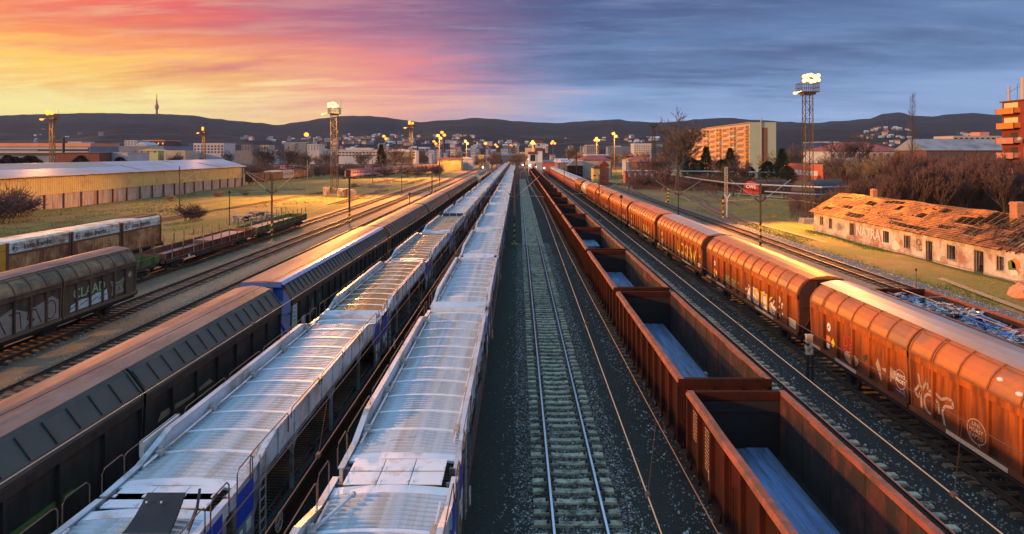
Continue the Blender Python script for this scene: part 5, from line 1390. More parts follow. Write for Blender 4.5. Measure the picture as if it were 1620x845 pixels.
# passenger coaches
def coach(label,a,b,mat='coach_red',graf=True,group='parked passenger coaches',roofm='coach_roof'):
    ax,ay=a; bx,by=b; L=math.hypot(bx-ax,by-ay); rz=math.atan2(-(bx-ax),(by-ay))
    t=thing('passenger_coach',label,'passenger coach',(ax,ay,0),rz,group)
    mb=MB(); mb.box(-1.4,1.4,.2,L-.2,.95,3.2); bd=mb.build('body',M[mat],t)
    mb=MB(); mb.prism([(-1.42,3.2),(-1.3,3.6),(-.7,3.95),(.7,3.95),(1.3,3.6),(1.42,3.2)],.15,L-.15); mb.build('roof',M[roofm],t)
    n=11
    for s in (-1,1):
        for k in range(n):
            y=1.8+(L-3.6)*(k+.15)/n; mb=MB(); mb.box(min(s*1.4,s*1.415),max(s*1.4,s*1.415),y,y+1.15,2.05,2.85); mb.build('window',M['window_dark'],bd)
        mb=MB(); mb.box(min(s*1.4,s*1.41),max(s*1.4,s*1.41),1.8,L-1.8,1.93,2.0); mb.build('stripe',M['coach_grey'],bd)
    if graf:
        mb=MB(); r=random.Random(int(ay))
        for k in range(9):
            y=r.uniform(1,L-4); blob(mb,[(y,1.1),(y+r.uniform(.8,2.4),1.1),(y+r.uniform(1,2.4),r.uniform(1.5,2.0)),(y+.2,r.uniform(1.5,2.1))],1.408)
        mb.build('graffiti',M['coach_grey'],bd)
    mb=MB(); mb.box(-.9,.9,-.05,.2,1.0,3.6); mb.box(-.45,.45,-.2,-.05,1.1,3.1); mb.build('gangway',M['rubber_black'],t)
    mb=MB(); mb.box(-1.2,1.2,.3,L-.3,.7,.95); mb.build('underframe',M['underframe'],t); 
    for y in (3,L-3): link(BOGIE,t,(0,y,0),'bogie'); link(WHEEL,t,(0,y-.9,0),'wheelset'); link(WHEEL,t,(0,y+.9,0),'wheelset')
    return t
def PG(px,py,z=0): 
    Y=(H-z)*F/(py-VY); return (XA(px,Y),Y)
c0=(-69.5,258); c1=(-47,400)
dx=(c1[0]-c0[0])/6; dy=(c1[1]-c0[1])/6
names=['nearest red and white passenger coach with dark gangway end','second red and white passenger coach of its row','third red and white passenger coach, in front of the lit tower','fourth red and white passenger coach','fifth red and white passenger coach','sixth and farthest red and white passenger coach']
for k in range(6): coach(names[k],(c0[0]+dx*k,c0[1]+dy*k),(c0[0]+dx*(k+.97),c0[1]+dy*(k+.97)))
for k in range(4):
    coach(['dark roofed coach nearest the old grey wagon, behind the bushes','second dark roofed coach behind the bushes','third dark roofed coach with white and blue side behind the big tower','farthest dark roofed coach, behind the nearest red one'][k],(-150+24*k,372),(-127+24*k,374),'coach_grey' if k%2 else 'coach_red',False,'dark roofed coaches behind the bushes','roof_dark')
# old wagons by the shed end
def oldwagon(label,px0,px1,Y0,Y1,mat,roofm,h=3.4,arch=True,slat=False,group='row of old wagons beside the shed end'):
    x0=XA(px0,Y0); x1=XA(px1,Y1); L=math.hypot(x1-x0,Y1-Y0); rz=math.atan2(-(x1-x0),(Y1-Y0))
    t=thing('old_wagon',label,'old wagon',(x0,Y0,0),rz,group)
    mb=MB(); mb.box(-1.3,1.3,.1,L-.1,1.0,h); bd=mb.build('body',M[mat],t)
    for s in (1,):
        n=max(3,int(L/1.6))
        for k in range(n):
            y=.4+(L-.8)*k/n
            if slat: mb=MB(); mb.box(1.3,1.42,y,y+.12,.9,h+.1); mb.build('upright',M['old_rust'],bd)
            elif k%2==0 or mat=='old_grey': mb=MB(); mb.box(1.3,1.32,y+.2,y+1.0,h-1.35,h-.45); mb.build('window',M['window_dark'],bd)
    if arch: mb=MB(); mb.prism([(-1.45,h),(-1.1,h+.35),(0,h+.55),(1.1,h+.35),(1.45,h)],0,L); mb.build('roof',M[roofm],t)
    mb=MB(); mb.box(-1.1,1.1,0,L,.75,1.0); mb.build('underframe',M['underframe'],t)
    for y in (L*.22,L*.78): link(WHEEL,t,(0,y,0),'wheelset')
    return t
oldwagon('slatted dark brown old wagon standing against the shed end',393,412,213,221,'old_wood','roof_dark',3.6,False,True)
oldwagon('brown old wagon with open door, between slatted and arched roof ones',413,421,222,226,'old_wood','old_wood',3.2,True)
oldwagon('brown old wagon with an arched tan roof',423,440,227,236,'old_wood','wall_cream',3.7,True)
oldwagon('grey old wagon with three dark windows',442,460,237,248,'old_grey','roof_greyblue',3.5,True)
oldwagon('rusty red old wagon, next after the grey one',462,476,249,259,'old_rust','old_wood',3.6,True)
oldwagon('rust orange old crane wagon at the end of its row',479,492,261,270,'old_rust','old_rust',3.3,False,True)

# stacks of wooden sleepers
def stack(label,px,py,w,n,layers,seed):
    Y=(H-GZ)*F/(py-VY); x=XA(px,Y); r=random.Random(seed)
    mb=MB()
    for l in range(layers):
        m=max(2,n-(l if l>layers-3 else 0))
        for k in range(m):
            a=r.uniform(-.25,.25)
            if l%2==0: xx=x-w/2+w*k/m+r.uniform(-.1,.1); mb.box(xx,xx+.26,Y+a,Y+2.5+a,GZ+l*.19,GZ+l*.19+.155)
            else: yy=Y+.2+2.2*(k%3)/2.4; xo=x-w/2+(k//3)*w/2+a; mb.box(xo,xo+2.5,yy,yy+.26,GZ+l*.19,GZ+l*.19+.155)
    o=mb.build('sleeper_stack',M['arm_light' if 0 else 'shed_board']); tag(o,label,'stack of sleepers'); return o
stack('tall pile of grey wooden sleepers left of the big lattice tower foot',521,312,3.2,6,13,1)
stack('tall pile of wooden sleepers right of the big lattice tower foot',543,313,3.0,6,12,2)
stack('low loose pile of sleepers in the grass before the red coaches',583,298,4.6,9,8,3)
stack('low pile of dark sleepers beside a thin mast, past the loose pile',606,297,4,7,5,4)
stack('small far heap of sleepers along the rusty siding',634,288,6,6,3,5)
stack('pile of sleepers behind the far green stake wagon, nearer the thin lamp post',383,356,3.2,6,8,6)
stack('pile of sleepers behind the far green stake wagon, nearer the striped mast',407,349,3.2,6,8,7)

# tank wagons closing the brown train, and those of the orange train
def tank(label,x,y,L=11,r=1.3,mat='tank_dark',zc=2.65,endm=None,bands=4,group=None):
    t=thing('tank_wagon',label,'tank wagon',(x,y,0),group=group)
    mb=MB(); n=20; pr=[(r*math.cos(2*math.pi*i/n),zc+r*math.sin(2*math.pi*i/n)) for i in range(n)]
    prof=[(.25,.3),(.32,.62),(.55,.85),(.95,1.0),(L-.95,1.0),(L-.55,.85),(L-.32,.62),(L-.25,.3)]
    base=len(mb.v)
    for yy,k in prof: mb.v+=[(k*(a),yy,zc+k*(b-zc)) for a,b in pr]
    for i in range(len(prof)-1):
        for j in range(n): a=base+i*n+j; b=base+i*n+(j+1)%n; mb.face((a,b,b+n,a+n))
    mb.face(tuple(base+j for j in range(n))[::-1]); mb.face(tuple(base+(len(prof)-1)*n+j for j in range(n)))
    mb.build('tank',M[mat],t,smooth=True)
    for k in range(bands):
        yy=1.3+(L-2.6)*k/(bands-1); mb=MB(); mb.prism([(1.02*a,zc+1.02*(b-zc)) for a,b in pr],yy-.06,yy+.06); mb.build('band',M['steel_grey' if mat=='tank_dark' else 'tank_white'],t)
    mb=MB(); mb.cyl((0,L/2,zc+r+.1),(0,0,1),.35,.35,10); mb.box(-.5,.5,L/2-1.5,L/2+1.5,zc+r-.02,zc+r+.03); mb.build('dome',M['steel_grey'],t)
    mb=MB(); mb.box(-1.2,1.2,0,L,.95,1.12)
    for yy in (2,L-2): mb.prism([(-1.0,1.1),(1.0,1.1),(.8,1.8),(-.8,1.8)],yy-.2,yy+.2)
    mb.build('underframe',M['underframe'],t)
    for yy in (1.6,L-1.6): link(WHEEL,t,(0,yy,0),'wheelset')
    return t
tank('cream rounded tank wagon behind the long brown covered wagons',BX,178.6,12.5,1.6,'tank_cream',2.7)
for k in range(6): tank('dark ringed tank wagon in the far part of the brown train',BX,191.8+12*k,11.4,1.45,'tank_dark',group='dark tank wagons at the far end of the brown train')
tank('pale silver tank wagon between orange covered wagons and the hopper',OX,136.0,10,1.45,'tank_silver',2.7)
t,ws=hbis('brown covered wagon between the pale tank and the white cars',14,'orange',(OX,147,0),ribs=5,topmat='orange_rib')
# white cars on open carriers
def car_proto(label,loc):
    t=thing('white_car',label,'car',loc)
    mb=MB(); side=[(0,.28),(0,.75),(.15,.88),(1.05,.98),(1.75,1.42),(2.9,1.46),(3.75,1.02),(4.1,.98),(4.2,.7),(4.2,.28)]
    mb.prismx([(y,z) for y,z in side],-.82,.82); mb.build('body',M['car_white'],t)
    mb=MB(); mb.quad((-.72,1.1,1.0),(.72,1.1,1.0),(.66,1.72,1.405),(-.66,1.72,1.405)); mb.quad((.68,2.95,1.445),(.74,3.7,1.05),(-.74,3.7,1.05),(-.68,2.95,1.445))
    for s in (-1,1): mb.poly([(s*.828,1.3,1.02),(s*.828,3.55,1.04),(s*.828,2.9,1.38),(s*.828,1.8,1.36)][::s])
    mb.build('windows',M['car_glass'],t)
    for y in (.85,3.35):
        for s in (-1,1): mb=MB(); mb.cyl((s*.76,y,.3),(1,0,0),.3,.18,12); mb.build('wheel',M['rubber_black'],t)
    return t
cp=None; q=0
for w_ in range(11):
    y0=162+w_*13.2
    t=thing('open_car_carrier','open red framed two deck wagon under white cars','car carrier',(OX,y0,0),group='open red framed carriers of the orange train')
    mb=MB(); mb.box(-1.3,1.3,0,12.8,.95,1.15); mb.box(-1.25,1.25,.2,12.6,2.6,2.72)
    mb.build('decks',M['carrier_red'],t)
    mb=MB()
    for s in (-1,1):
        for k in range(7): mb.beam((s*1.32,.3+k*2.03,1.0),(s*1.32,.3+k*2.03+(.8 if k%2 else -.0),3.2),.12,.12)
        mb.box(min(s*1.28,s*1.36),max(s*1.28,s*1.36),0,12.8,2.5,2.9)
    mb.build('frame',M['carrier_red'],t)
    for y in (1.6,11.2): link(WHEEL,t,(0,y,0),'wheelset')
    for k in range(3):
        for zz in (1.2,2.75):
            lb='white car on the open red carriers of the orange train'
            loc=(OX,y0+.3+k*4.25,zz)
            if cp is None: cp=car_proto(lb,loc); cp['group']='white cars on the red carriers'; ck=reg(cp)
            else: dup(cp,loc,label=lb,src=ck)
# ---------------------------------------------------------------- ruined house
HX=41.0; HY0=50.6; HY1=87.6
t=thing('ruined_house','long derelict house with crumbling orange tiled roof and peeling plaster','ruined house',(0,0,0))
wins=[(85.3,.8,.9,2.0,'w'),(82.9,.75,.7,2.0,'w'),(77.6,1.0,.5,1.95,'w'),(70.4,1.15,.6,1.9,'w'),(66.6,1.0,.55,1.85,'w'),(64.6,1.0,.55,1.85,'b'),(63.0,.95,GZ,1.8,'d'),(59.8,1.15,.5,1.85,'w'),(56.2,1.15,GZ,1.9,'d'),(53.7,.75,.6,1.8,'w')]
mb=MB(); y=HY0
for (yc,w,z0,z1,k) in sorted(wins):
    a,b=yc-w/2,yc+w/2
    mb.box(HX,HX+.45,y,a,GZ-.1,2.5); mb.box(HX,HX+.45,a,b,z1,2.5)
    if z0>0: mb.box(HX,HX+.45,a,b,GZ-.1,z0)
    y=b
mb.box(HX,HX+.45,y,HY1,GZ-.1,2.5)
mb.box(HX+7.2,HX+7.6,HY0,HY1,GZ-.1,2.5)
for yy in (HY0,HY1-.4): mb.prism([(HX+.01,GZ-.1),(HX+7.59,GZ-.1),(HX+7.59,2.49),(HX+3.8,5.0),(HX+.01,2.49)],yy,yy+.4) 
for yy in (60.8,72): mb.box(HX+.45,HX+7.2,yy,yy+.25,GZ,2.4)
wall=mb.build('wall',M['plaster'],t)
for (yc,w,z0,z1,k) in wins:
    a,b=yc-w/2,yc+w/2
    if k=='b':
        mb=MB(); mb.box(HX+.05,HX+.3,a,b,z0,z1); mb.build('window_infill',M['paint_pinkgrey'],t); mb=MB()
        outline(mb,circ(64.4,1.0,.3,.3,12),.07,-1,HX+.04); outline(mb,circ(64.75,1.45,.28,.3,12),.07,-1,HX+.04); mb.build('graffiti',M['sign_black'],t); continue
    mb=MB()
    e=.12
    mb.box(HX-.03,HX+.1,a-e,a,z0 if z0>0 else GZ,z1+e); mb.box(HX-.03,HX+.1,b,b+e,z0 if z0>0 else GZ,z1+e); mb.box(HX-.03,HX+.1,a,b,z1,z1+e)
    if k=='w': mb.box(HX-.06,HX+.1,a-e,b+e,z0-e,z0)
    fr=mb.build('door_frame' if k=='d' else 'window_frame',M['paint_white' if 70<yc<71 else 'shed_board'],t)
    mb=MB(); mb.box(HX+.2,HX+.26,a,a+.07,max(z0,GZ),z1); mb.box(HX+.2,HX+.26,b-.07,b,max(z0,GZ),z1)
    if k=='d': mb.beam((HX+.3,a+.3,GZ),(HX+.25,a+.6,z1-.1),.12,.04); mb.beam((HX+.3,b-.2,GZ),(HX+.25,b-.45,z1-.2),.1,.04)
    else: mb.box(HX+.2,HX+.25,yc-.03,yc+.03,z0,z1) if yc in (66.6,) else None
    mb.build('broken_sash',M['rafter'],fr)
mb=MB(); mb.box(HX+.5,HX+7.1,HY0+.5,HY1-.5,GZ+.02,GZ+.05); mb.build('floor',M['inside_shade'],t)
lettering('NATRA','paint_white',wall,(HX-.012,74.1,1.15),1.6,ROT_L,'graffiti_letters',sx=.98,extr=.01); lettering('NATRA','db_red',wall,(HX-.006,74.1,1.11),1.7,ROT_L,'graffiti_letters',sx=1.0,extr=.004)
mb=MB(); rr=random.Random(8)
for k in range(26):
    yc=rr.uniform(51.5,86.5)
    if any(abs(yc-w[0])<w[1]/2+.45 for w in wins) or 71.4<yc<76.6: continue
    zc=rr.uniform(.1,2.1); r_=rr.uniform(.25,.6); mb.mat(k%4)
    pts=[(yc+r_*rr.uniform(.6,1.2)*math.cos(a)*1.2,max(-.1,min(2.4,zc+r_*rr.uniform(.6,1.2)*math.sin(a)))) for a in [2*math.pi*i/11 for i in range(11)]]
    blob(mb,pts[::-1],HX-.004-.0007*k)
mb.build('plaster_patch',[M['brick_orange'],M['paint_white'],M['wall_cream'],M['paint_pinkgrey']],wall)
mb=MB(); 
for yc,zc,m in ((52.4,1.3,0),(52.0,1.5,1),(80.6,1.2,2)):
    mb.mat(m); blob(mb,[(yc-.45,zc-.35),(yc+.4,zc-.45),(yc+.5,zc+.2),(yc+.1,zc+.45),(yc-.3,zc+.2)][::-1],HX-.03)
mb.build('graffiti',[M['grass_green'],M['balcony_orange'],M['wall_bluegrey']],wall)
# roof
def rpt(y,u,d=0):   # u 0 eave .. 1 ridge
    return Vector((HX-.45+4.25*u,y,2.42+2.63*u+d+ .10*math.sin(y*.55)*u))
holes=[(80.2,82.6,.4,.5),(68.5,71.0,.3,.36),(61.0,63.0,.3,.38),(72.5,76,.86,.95),(64.5,66,.78,.95),(57.4,59.2,.25,.42),(84.0,86.3,.22,.32),(83.0,86.0,.8,.86),(77.0,79.4,.66,.82),(75.8,79.6,.14,.27),(71.3,72.4,.62,.78),(73.8,74.6,.38,.46),(63.6,70.2,.1,.2),(66.6,67.8,.5,.66),(58.6,62.0,.48,.72),(55.0,60.2,.6,.78)]
def hole(y,u):
    if any(a<y<b and c<u<d for a,b,c,d in holes): return True
    if y<50.0+ (3.3 if u<.35 else 8.0 if u>.55 else 5.2)+1.2*math.sin(u*9): return True
    return False
mb=MB(); rr=random.Random(2); y=HY0-.6; 
while y<HY1+.5:
    u=-.0
    while u<.999:
        if not hole(y+.16,u+.03) and rr.random()>.02:
            j=rr.uniform(-.015,.015) if rr.random()>.14 else rr.uniform(-.12,.12)
            a=rpt(y+j,u-.012,.05+rr.uniform(0,.06)); b=rpt(y+.30+j,u-.012,.05+rr.uniform(0,.06)); c=rpt(y+.30,u+.06,.015); d=rpt(y,u+.06,.015)
            mb.quad(a,b,c,d); a2=a-Vector((0,0,.04)); b2=b-Vector((0,0,.04)); mb.quad(a2,b2,b,a)
            # back slope mirrored
        if rr.random()>.12 and y>58:
            m_=lambda v: Vector((2*(HX+3.8)-v.x,v.y,v.z))
            a=m_(rpt(y,u-.01,.04)); b=m_(rpt(y+.3,u-.01,.04)); c=m_(rpt(y+.3,u+.06,.01)); d=m_(rpt(y,u+.06,.01)); mb.quad(b,a,d,c)
        u+=.0555
    y+=.315
# gable hip at the far end
for i in range(12):
    for k in range(14):
        u=k/14
        if rr.random()<.06: continue
mb.build('roof_tiles',M['roof_tile'],t)
mb=MB(); y=HY0
while y<HY1:
    a=rpt(y,0,-.03); b=rpt(y,1,-.03); mb.beam(a,b,.1,.13); c=Vector((2*(HX+3.8)-a.x,a.y,a.z)); mb.beam(c,b,.1,.13); y+=.95
for u in (.15,.4,.65,.9): 
    pass
mb.build('rafters',M['rafter'],t)['kind']='stuff'
mb=MB()
for u in [i*.0555*1.0 for i in range(18)]:
    a=rpt(62.0,u,-.005); b=rpt(HY1,u,-.005); mb.beam(rpt(50.4+rr.uniform(.4,5)+(3 if u>.5 else 0),u,.0),a,.04,.03); mb.beam(a,b,.04,.03)
mb.build('battens',M['rafter'],t)['kind']='stuff'
mb=MB()
for _ in range(22):
    yy=rr.uniform(50.3,58); u0=rr.uniform(0,.5); mb.beam(rpt(yy,u0,.1),rpt(yy+rr.uniform(-3,3),u0+rr.uniform(.3,.5),rr.uniform(-.6,.3)),.09,.09)
for _ in range(16):
    yy=rr.uniform(53,62); u0=rr.uniform(.3,.8); mb.beam(rpt(yy,u0,.06),rpt(yy+rr.uniform(.6,1.6),u0+rr.uniform(-.08,.08),.08),.16,.03)
mb.build('fallen_beams',M['rafter'],t)
mb=MB(); mb.tube([(HX+3.8,HY0,5.0),(HX+3.8,HY1,5.0)],.1,6); mb.build('ridge_beam',M['rafter'],t)
mb=MB(); mb.box(HX+3.4,HX+4.4,56.2,57.1,3.5,6.2); mb.box(HX+3.35,HX+4.45,56.15,57.15,5.95,6.1); mb.build('chimney',M['brick_orange'],t)
mb=MB(); mb.box(HX+3.9,HX+4.5,80.0,80.6,4.2,6.0); mb.build('chimney',M['brick_orange'],t)
mb=MB(); mb.beam((HX-.03,50.8,2.62),(HX-.03,63,2.44),.05,.3); mb.build('eave_board',M['roof_brown'],t)
mb=MB(); n=len(mb.v); mb.ball((38.6,46.6,-.1),2.0,14,6,.5); mb.v=[(x+rr.uniform(-.25,.25),y*1.0+rr.uniform(-.3,.3),max(GZ-.1,z+rr.uniform(-.1,.25))) for x,y,z in mb.v]; mb.box(38.2,41.5,45.6,48.6,.62,.8)
tag(mb.build('rubble_bank',M['brick_orange']),'broken orange bank of rubble and concrete before the ruined house','rubble')

# ---------------------------------------------------------------- apartment block
t=thing('apartment_block','long cream apartment block with orange balconies and a pale green end wall','apartment block',(0,0,0))
AX=110.0; AY0=300; AY1=406; AH=24.6
mb=MB(); mb.box(AX,AX+12.4,AY0+.3,AY1,GZ,AH); mb.build('wall',M['panel_cream'],t)
mb=MB(); mb.box(AX-.05,AX+12.5,AY0,AY0+.3,GZ,AH+.3); ew=mb.build('end_wall',M['panel_green'],t)
mb=MB(); mb.box(AX+5.9,AX+8.3,AY0-.15,AY0,GZ,AH-2); mb.build('brown_panel',M['panel_brown'],ew)
mb=MB(); mb.tube([(AX+5.2,AY0-.5,GZ),(AX+5.2,AY0-.5,AH+2.6)],.32,8); mb.build('flue',M['arm_light'],t)
mb=MB(); mb.box(AX-.3,AX+12.6,AY0-.02,AY1+.2,AH+.302,AH+.6); mb.build('roof',M['wall_cream'],t)
fl=2.85; zones=[(307,317),(329.5,340),(352,362),(376,388),(397.5,405)]; bz=[(301,306),(318,328.5),(341,351),(363,375),(389,396.5)]
rr=random.Random(6)
for f in range(8):
    z=1.6+f*fl
    for a,b in zones:
        mb=MB(); m=4
        for k in range(m):
            ya=a+(b-a)*k/m; yb=a+(b-a)*(k+1)/m; mb.mat(0); mb.box(AX-.05,AX+.0,ya+.2,yb-.2,z+.2,z+1.85)
            mb.mat(1); mb.box(AX-.09,AX-.05,ya+.25+(yb-ya)*.35,ya+.37+(yb-ya)*.35,z+.2,z+1.85)
        o=mb.build('window_band',[M['window_red'],M['balcony_white']],t)
    for i,(a,b) in enumerate(bz):
        parts=[(a,b)] if b-a<6 else [(a,(a+b)/2-.1),((a+b)/2+.1,b)]
        for (ya,yb) in parts:
            mb=MB(); mb.mat(rr.choice((0,0,1,1,2))); mb.box(AX-1.2,AX-1.12,ya,yb,z-.2,z+.85); mb.box(AX-1.2,AX,ya,ya+.08,z-.2,z+.85); mb.box(AX-1.2,AX,yb-.08,yb,z-.2,z+.85); mb.mat(2); mb.box(AX-1.12,AX,ya+.08,yb-.08,z-.28,z-.12)
            mb.mat(3); mb.box(AX-.02,AX-.005,ya+.4,yb-.4,z,z+2.1)
            mb.build('balcony',[M['balcony_orange'],M['balcony_salmon'],M['balcony_white'],M['window_dark']],t)
# ---------------------------------------------------------------- brick block at the right edge
t=thing('brick_apartment_house','red brick apartment house with glowing orange balconies at the right edge','apartment house',(0,0,0))
BXX=96.5
mb=MB(); mb.box(BXX,BXX+12,80,126,GZ,20.6); wl=mb.build('wall',M['brick_red'],t)
mb=MB(); mb.box(BXX-.04,BXX,80,120.5,GZ,11.6); mb.build('plaster_zone',M['balcony_white'],wl)
mb=MB(); mb.box(BXX-.35,BXX+12.3,79.8,126.3,20.6,20.85); mb.build('roof',M['roof_brown'],t)
for f in range(7):
    z=1.0+f*2.9
    if z>19: break
    mb=MB(); mb.box(BXX-1.3,BXX-1.22,121.4,126,z-.2,z+.95); mb.box(BXX-1.22,BXX,121.4,126,z-.2,z-.05); mb.box(BXX-1.3,BXX,125.9,126,z-.2,z+.95); mb.box(BXX-1.3,BXX,121.4,121.5,z-.2,z+.95); mb.build('balcony',M['balcony_salmon' if f<5 else 'balcony_orange'],t)
    mb=MB(); mb.mat(0); mb.box(BXX-.05,BXX,122,123.6,z,z+2.0); mb.mat(1); mb.box(BXX-.06,BXX,123.7,125.4,z+.1,z+2.0); mb.build('window',[M['window_lit' if f>4 else 'window_dark'],M['window_lit' if f>4 else 'window_red']],t)
    for k in range(4):
        y=118.2-k*3.2; mb=MB(); mb.mat(0); mb.box(BXX-.08,BXX-.02,y-.6,y+.6,z+.4,z+1.9); mb.mat(1); mb.box(BXX-.1,BXX-.04,y-.7,y-.6,z+.3,z+2.0); mb.box(BXX-.1,BXX-.04,y+.6,y+.7,z+.3,z+2.0); mb.box(BXX-.1,BXX-.04,y-.6,y+.6,z+1.9,z+2.0); mb.build('window',[M['window_dark'],M['sign_white']],t)
for yy,h,r_ in ((125.3,3.0,.22),(121.8,4.3,.42)):
    mb=MB(); mb.tube([(BXX+.8,yy,20.8),(BXX+.8,yy,20.8+h)],r_,8); mb.build('chimney',M['balcony_white'],t)
mb=MB(); mb.tube([(BXX+.8,123.2,20.8),(BXX+.8,123.2,24),(BXX+.8,120.6,24),(BXX+.8,120.6,20.8)],.05,4); mb.tube([(BXX+.8,126,22.4),(BXX+.8,121,24.0)],.03,4); mb.build('roof_rail',M['mast_dark'],t)
mb=MB(); mb.ball((BXX-1.4,119.8,13.2),.45,12,6,1); mb.build('satellite_dish',M['balcony_white'],t)

# ---------------------------------------------------------------- buildings on the right
def gable(mb,x0,x1,y0,y1,ze,zr,ov=.5,axis='x'):
    if axis=='x': ym=(y0+y1)/2; mb.prismx([(y0-ov,ze),(ym,zr),(y1+ov,ze)],x0-ov,x1+ov)
    else: xm=(x0+x1)/2; mb.prism([(x0-ov,ze),(xm,zr),(x1+ov,ze)],y0-ov,y1+ov)
def hip(mb,x0,x1,y0,y1,ze,zr,ov=.6,k=.9):
    x0-=ov;x1+=ov;y0-=ov;y1+=ov; ym=(y0+y1)/2; d=(y1-y0)/2*k
    if x1-x0<2*d: d=(x1-x0)/2*.7
    a,b,c,e=(x0,y0,ze),(x1,y0,ze),(x1,y1,ze),(x0,y1,ze); p,q=(x0+d,ym,zr),(x1-d,ym,zr)
    mb.quad(a,b,q,p); mb.quad(c,e,p,q); mb.tri(b,c,q); mb.tri(e,a,p); mb.quad(a,e,c,b)
def bld(name,label,cat,px0,px1,ytop,Y,mat,depth=14,roof=None,rk='flat',yridge=None,win=None,wm='window_dark',base=None,group=None,parts=True,zb=GZ):
    x0,x1=XA(px0,Y),XA(px1,Y); zt=ZA(ytop,Y); zb=zb if base is None else ZA(base,Y)
    t=thing(name,label,cat,((x0+x1)/2,Y,0),group=group); w=(x1-x0)/2
    mb=MB(); mb.box(-w,w,0,depth,zb,zt); mb.build('wall',M[mat],t)
    if roof:
        mb=MB(); zr=ZA(yridge,Y) if yridge else zt+1
        if rk=='flat': mb.box(-w-.3,w+.3,-.3,depth+.3,zt+.002,zr)
        elif rk=='gx': gable(mb,-w,w,0,depth,zt+.002,zr)
        elif rk=='gy': gable(mb,-w,w,0,depth,zt+.002,zr,axis='y')
        elif rk=='hip': hip(mb,-w,w,0,depth,zt+.002,zr)
        elif rk=='arch':
            mb.prism([(-w+2*w*i/12,zt+(zr-zt)*math.sin(math.pi*i/12)+.01) for i in range(13)],-.4,depth)
        mb.build('roof',M[roof],t)
    if win:
        nx,nz_,z0p,z1p,wf,hf=win      # columns, rows, top pixel, bottom pixel, width fraction, height fraction
        za,zc=ZA(z1p,Y),ZA(z0p,Y)
        for j in range(nz_):
            mb=MB(); z0=za+(zc-za)*(j+.5-hf/2)/nz_; z1=za+(zc-za)*(j+.5+hf/2)/nz_
            for i in range(nx):
                if parts and nx*nz_<=60: mb=MB()
                xa=-w+2*w*(i+.5-wf/2)/nx; xb=-w+2*w*(i+.5+wf/2)/nx; mb.box(xa,xb,-.12,0,z0,z1)
                if parts and nx*nz_<=60: mb.build('window',M[wm],t)
            if not(parts and nx*nz_<=60): mb.build('window_row',M[wm],t)
    return t
t=bld('red_hall','low salmon red flat roofed building left of the lit right tower','building',1305,1430,260.5,185,'brick_dark',27)
x0=XA(1303,185)
mb=MB(); mb.box(x0-.3-t.location.x,x0-.02-t.location.x,0,28,GZ,7.2); mb.build('painted_lit_wall',M['wall_salmon'],t)  # lit side painted salmon, shaded front of the same building dark brick
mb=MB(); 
for k in range(5): mb.box(x0-.36-t.location.x,x0-.3-t.location.x,3+k*3.2,5.6+k*3.2,3.7,5.2)
mb.build('window_band',M['placard_white'],t)
bld('roof_hut','small white hut on the flat roof behind the lit right tower','hut',1327,1352,250,196,'wall_white',7,base=262)
t=bld('grey_wall_building','long dark brown building behind the bare reddish saplings','building',1430,1590,263,182,'brick_dark',20,roof='roof_dark',yridge=261.5,win=(9,1,266,276,.4,.8))
bld('red_roofed_house','long red roofed white and red house behind the bare trees','house',1312,1432,239,262,'wall_white',24,roof='roof_red',rk='hip',yridge=224,win=(11,2,241,262,.45,.6),wm='window_red')
bld('modern_building','low modern building with blue grey flat roofs left of the red roof','building',1298,1326,226,330,'wall_bluegrey',20,roof='roof_white',yridge=224,win=(4,2,227,238,.7,.4))
bld('grey_roofed_house','long brown house with a pale grey roof near the right edge','house',1466,1592,238,236,'brick_dark',20,roof='roof_greyblue',rk='gx',yridge=219,win=(10,1,242,250,.35,.8),wm='window_blue')
bld('flat_block','pale pinkish flat topped block behind the grey roof','building',1508,1584,215,380,'balcony_white',18,win=(9,1,216,222,.6,.4))
bld('stair_tower','small salmon block rising over the pale flat roof at right','building',1550,1565,209,384,'balcony_salmon',8)
bld('white_red_house','white two storey house with a red hipped roof left of the big bare tree','house',1074-80,1031,253,300,'wall_white',18,roof='roof_red',rk='hip',yridge=249,win=(8,2,254,266,.5,.5))
bld('brown_house','brown brick house with red roof left of the big bare tree','house',1007,1050,256,262,'brick_dark',16,roof='roof_red',rk='hip',yridge=251,win=(6,1,259,266,.4,.7))
bld('garage_row','row of pale red garages with white doors by the footpath','garages',991,1036,271,226,'wall_salmon',7,roof='roof_white',yridge=270,win=(5,1,273,281,.35,.8),wm='placard_white')
t=bld('shed_red','small bright red gabled shed among the station sheds','shed',949,963,262,215,'wall_salmon',9,roof='roof_brown',rk='gy',yridge=254)
t=bld('shed_yellow','small yellow gabled shed beside the bright red one','shed',939,949,266,208,'shed_yellow',7,roof='roof_dark',rk='gy',yridge=261)
bld('red_roofed_hall','large hall with a wide dull red roof in the station area','hall',922,966,253,262,'balcony_white',26,roof='roof_red',rk='hip',yridge=246)
bld('white_hall','white roofed hall standing behind the red roofed hall','hall',929,962,246,330,'wall_grey',20,roof='roof_white',rk='flat',yridge=244.5)
bld('lit_gable_shed','shed with orange light painted on its gable right of the red roofed hall','shed',953,968,252,285,'roof_glow',14,roof='roof_dark',rk='gy',yridge=247)
bld('arched_shed','pale arched roof shed with front shade painted dark by the red signal','shed',899,922,262,255,'inside_shade',24,roof='roof_greyblue',rk='gy',yridge=252)
bld('grey_shed','low grey shed with a pale roof left of the arched one','shed',882,899,257,262,'wall_grey',20,roof='roof_white',rk='gx',yridge=251)
bld('orange_shed','low orange walled shed beside the signal tower','shed',861,877,256,300,'wall_salmon',12,roof='roof_greyblue',rk='gx',yridge=253)
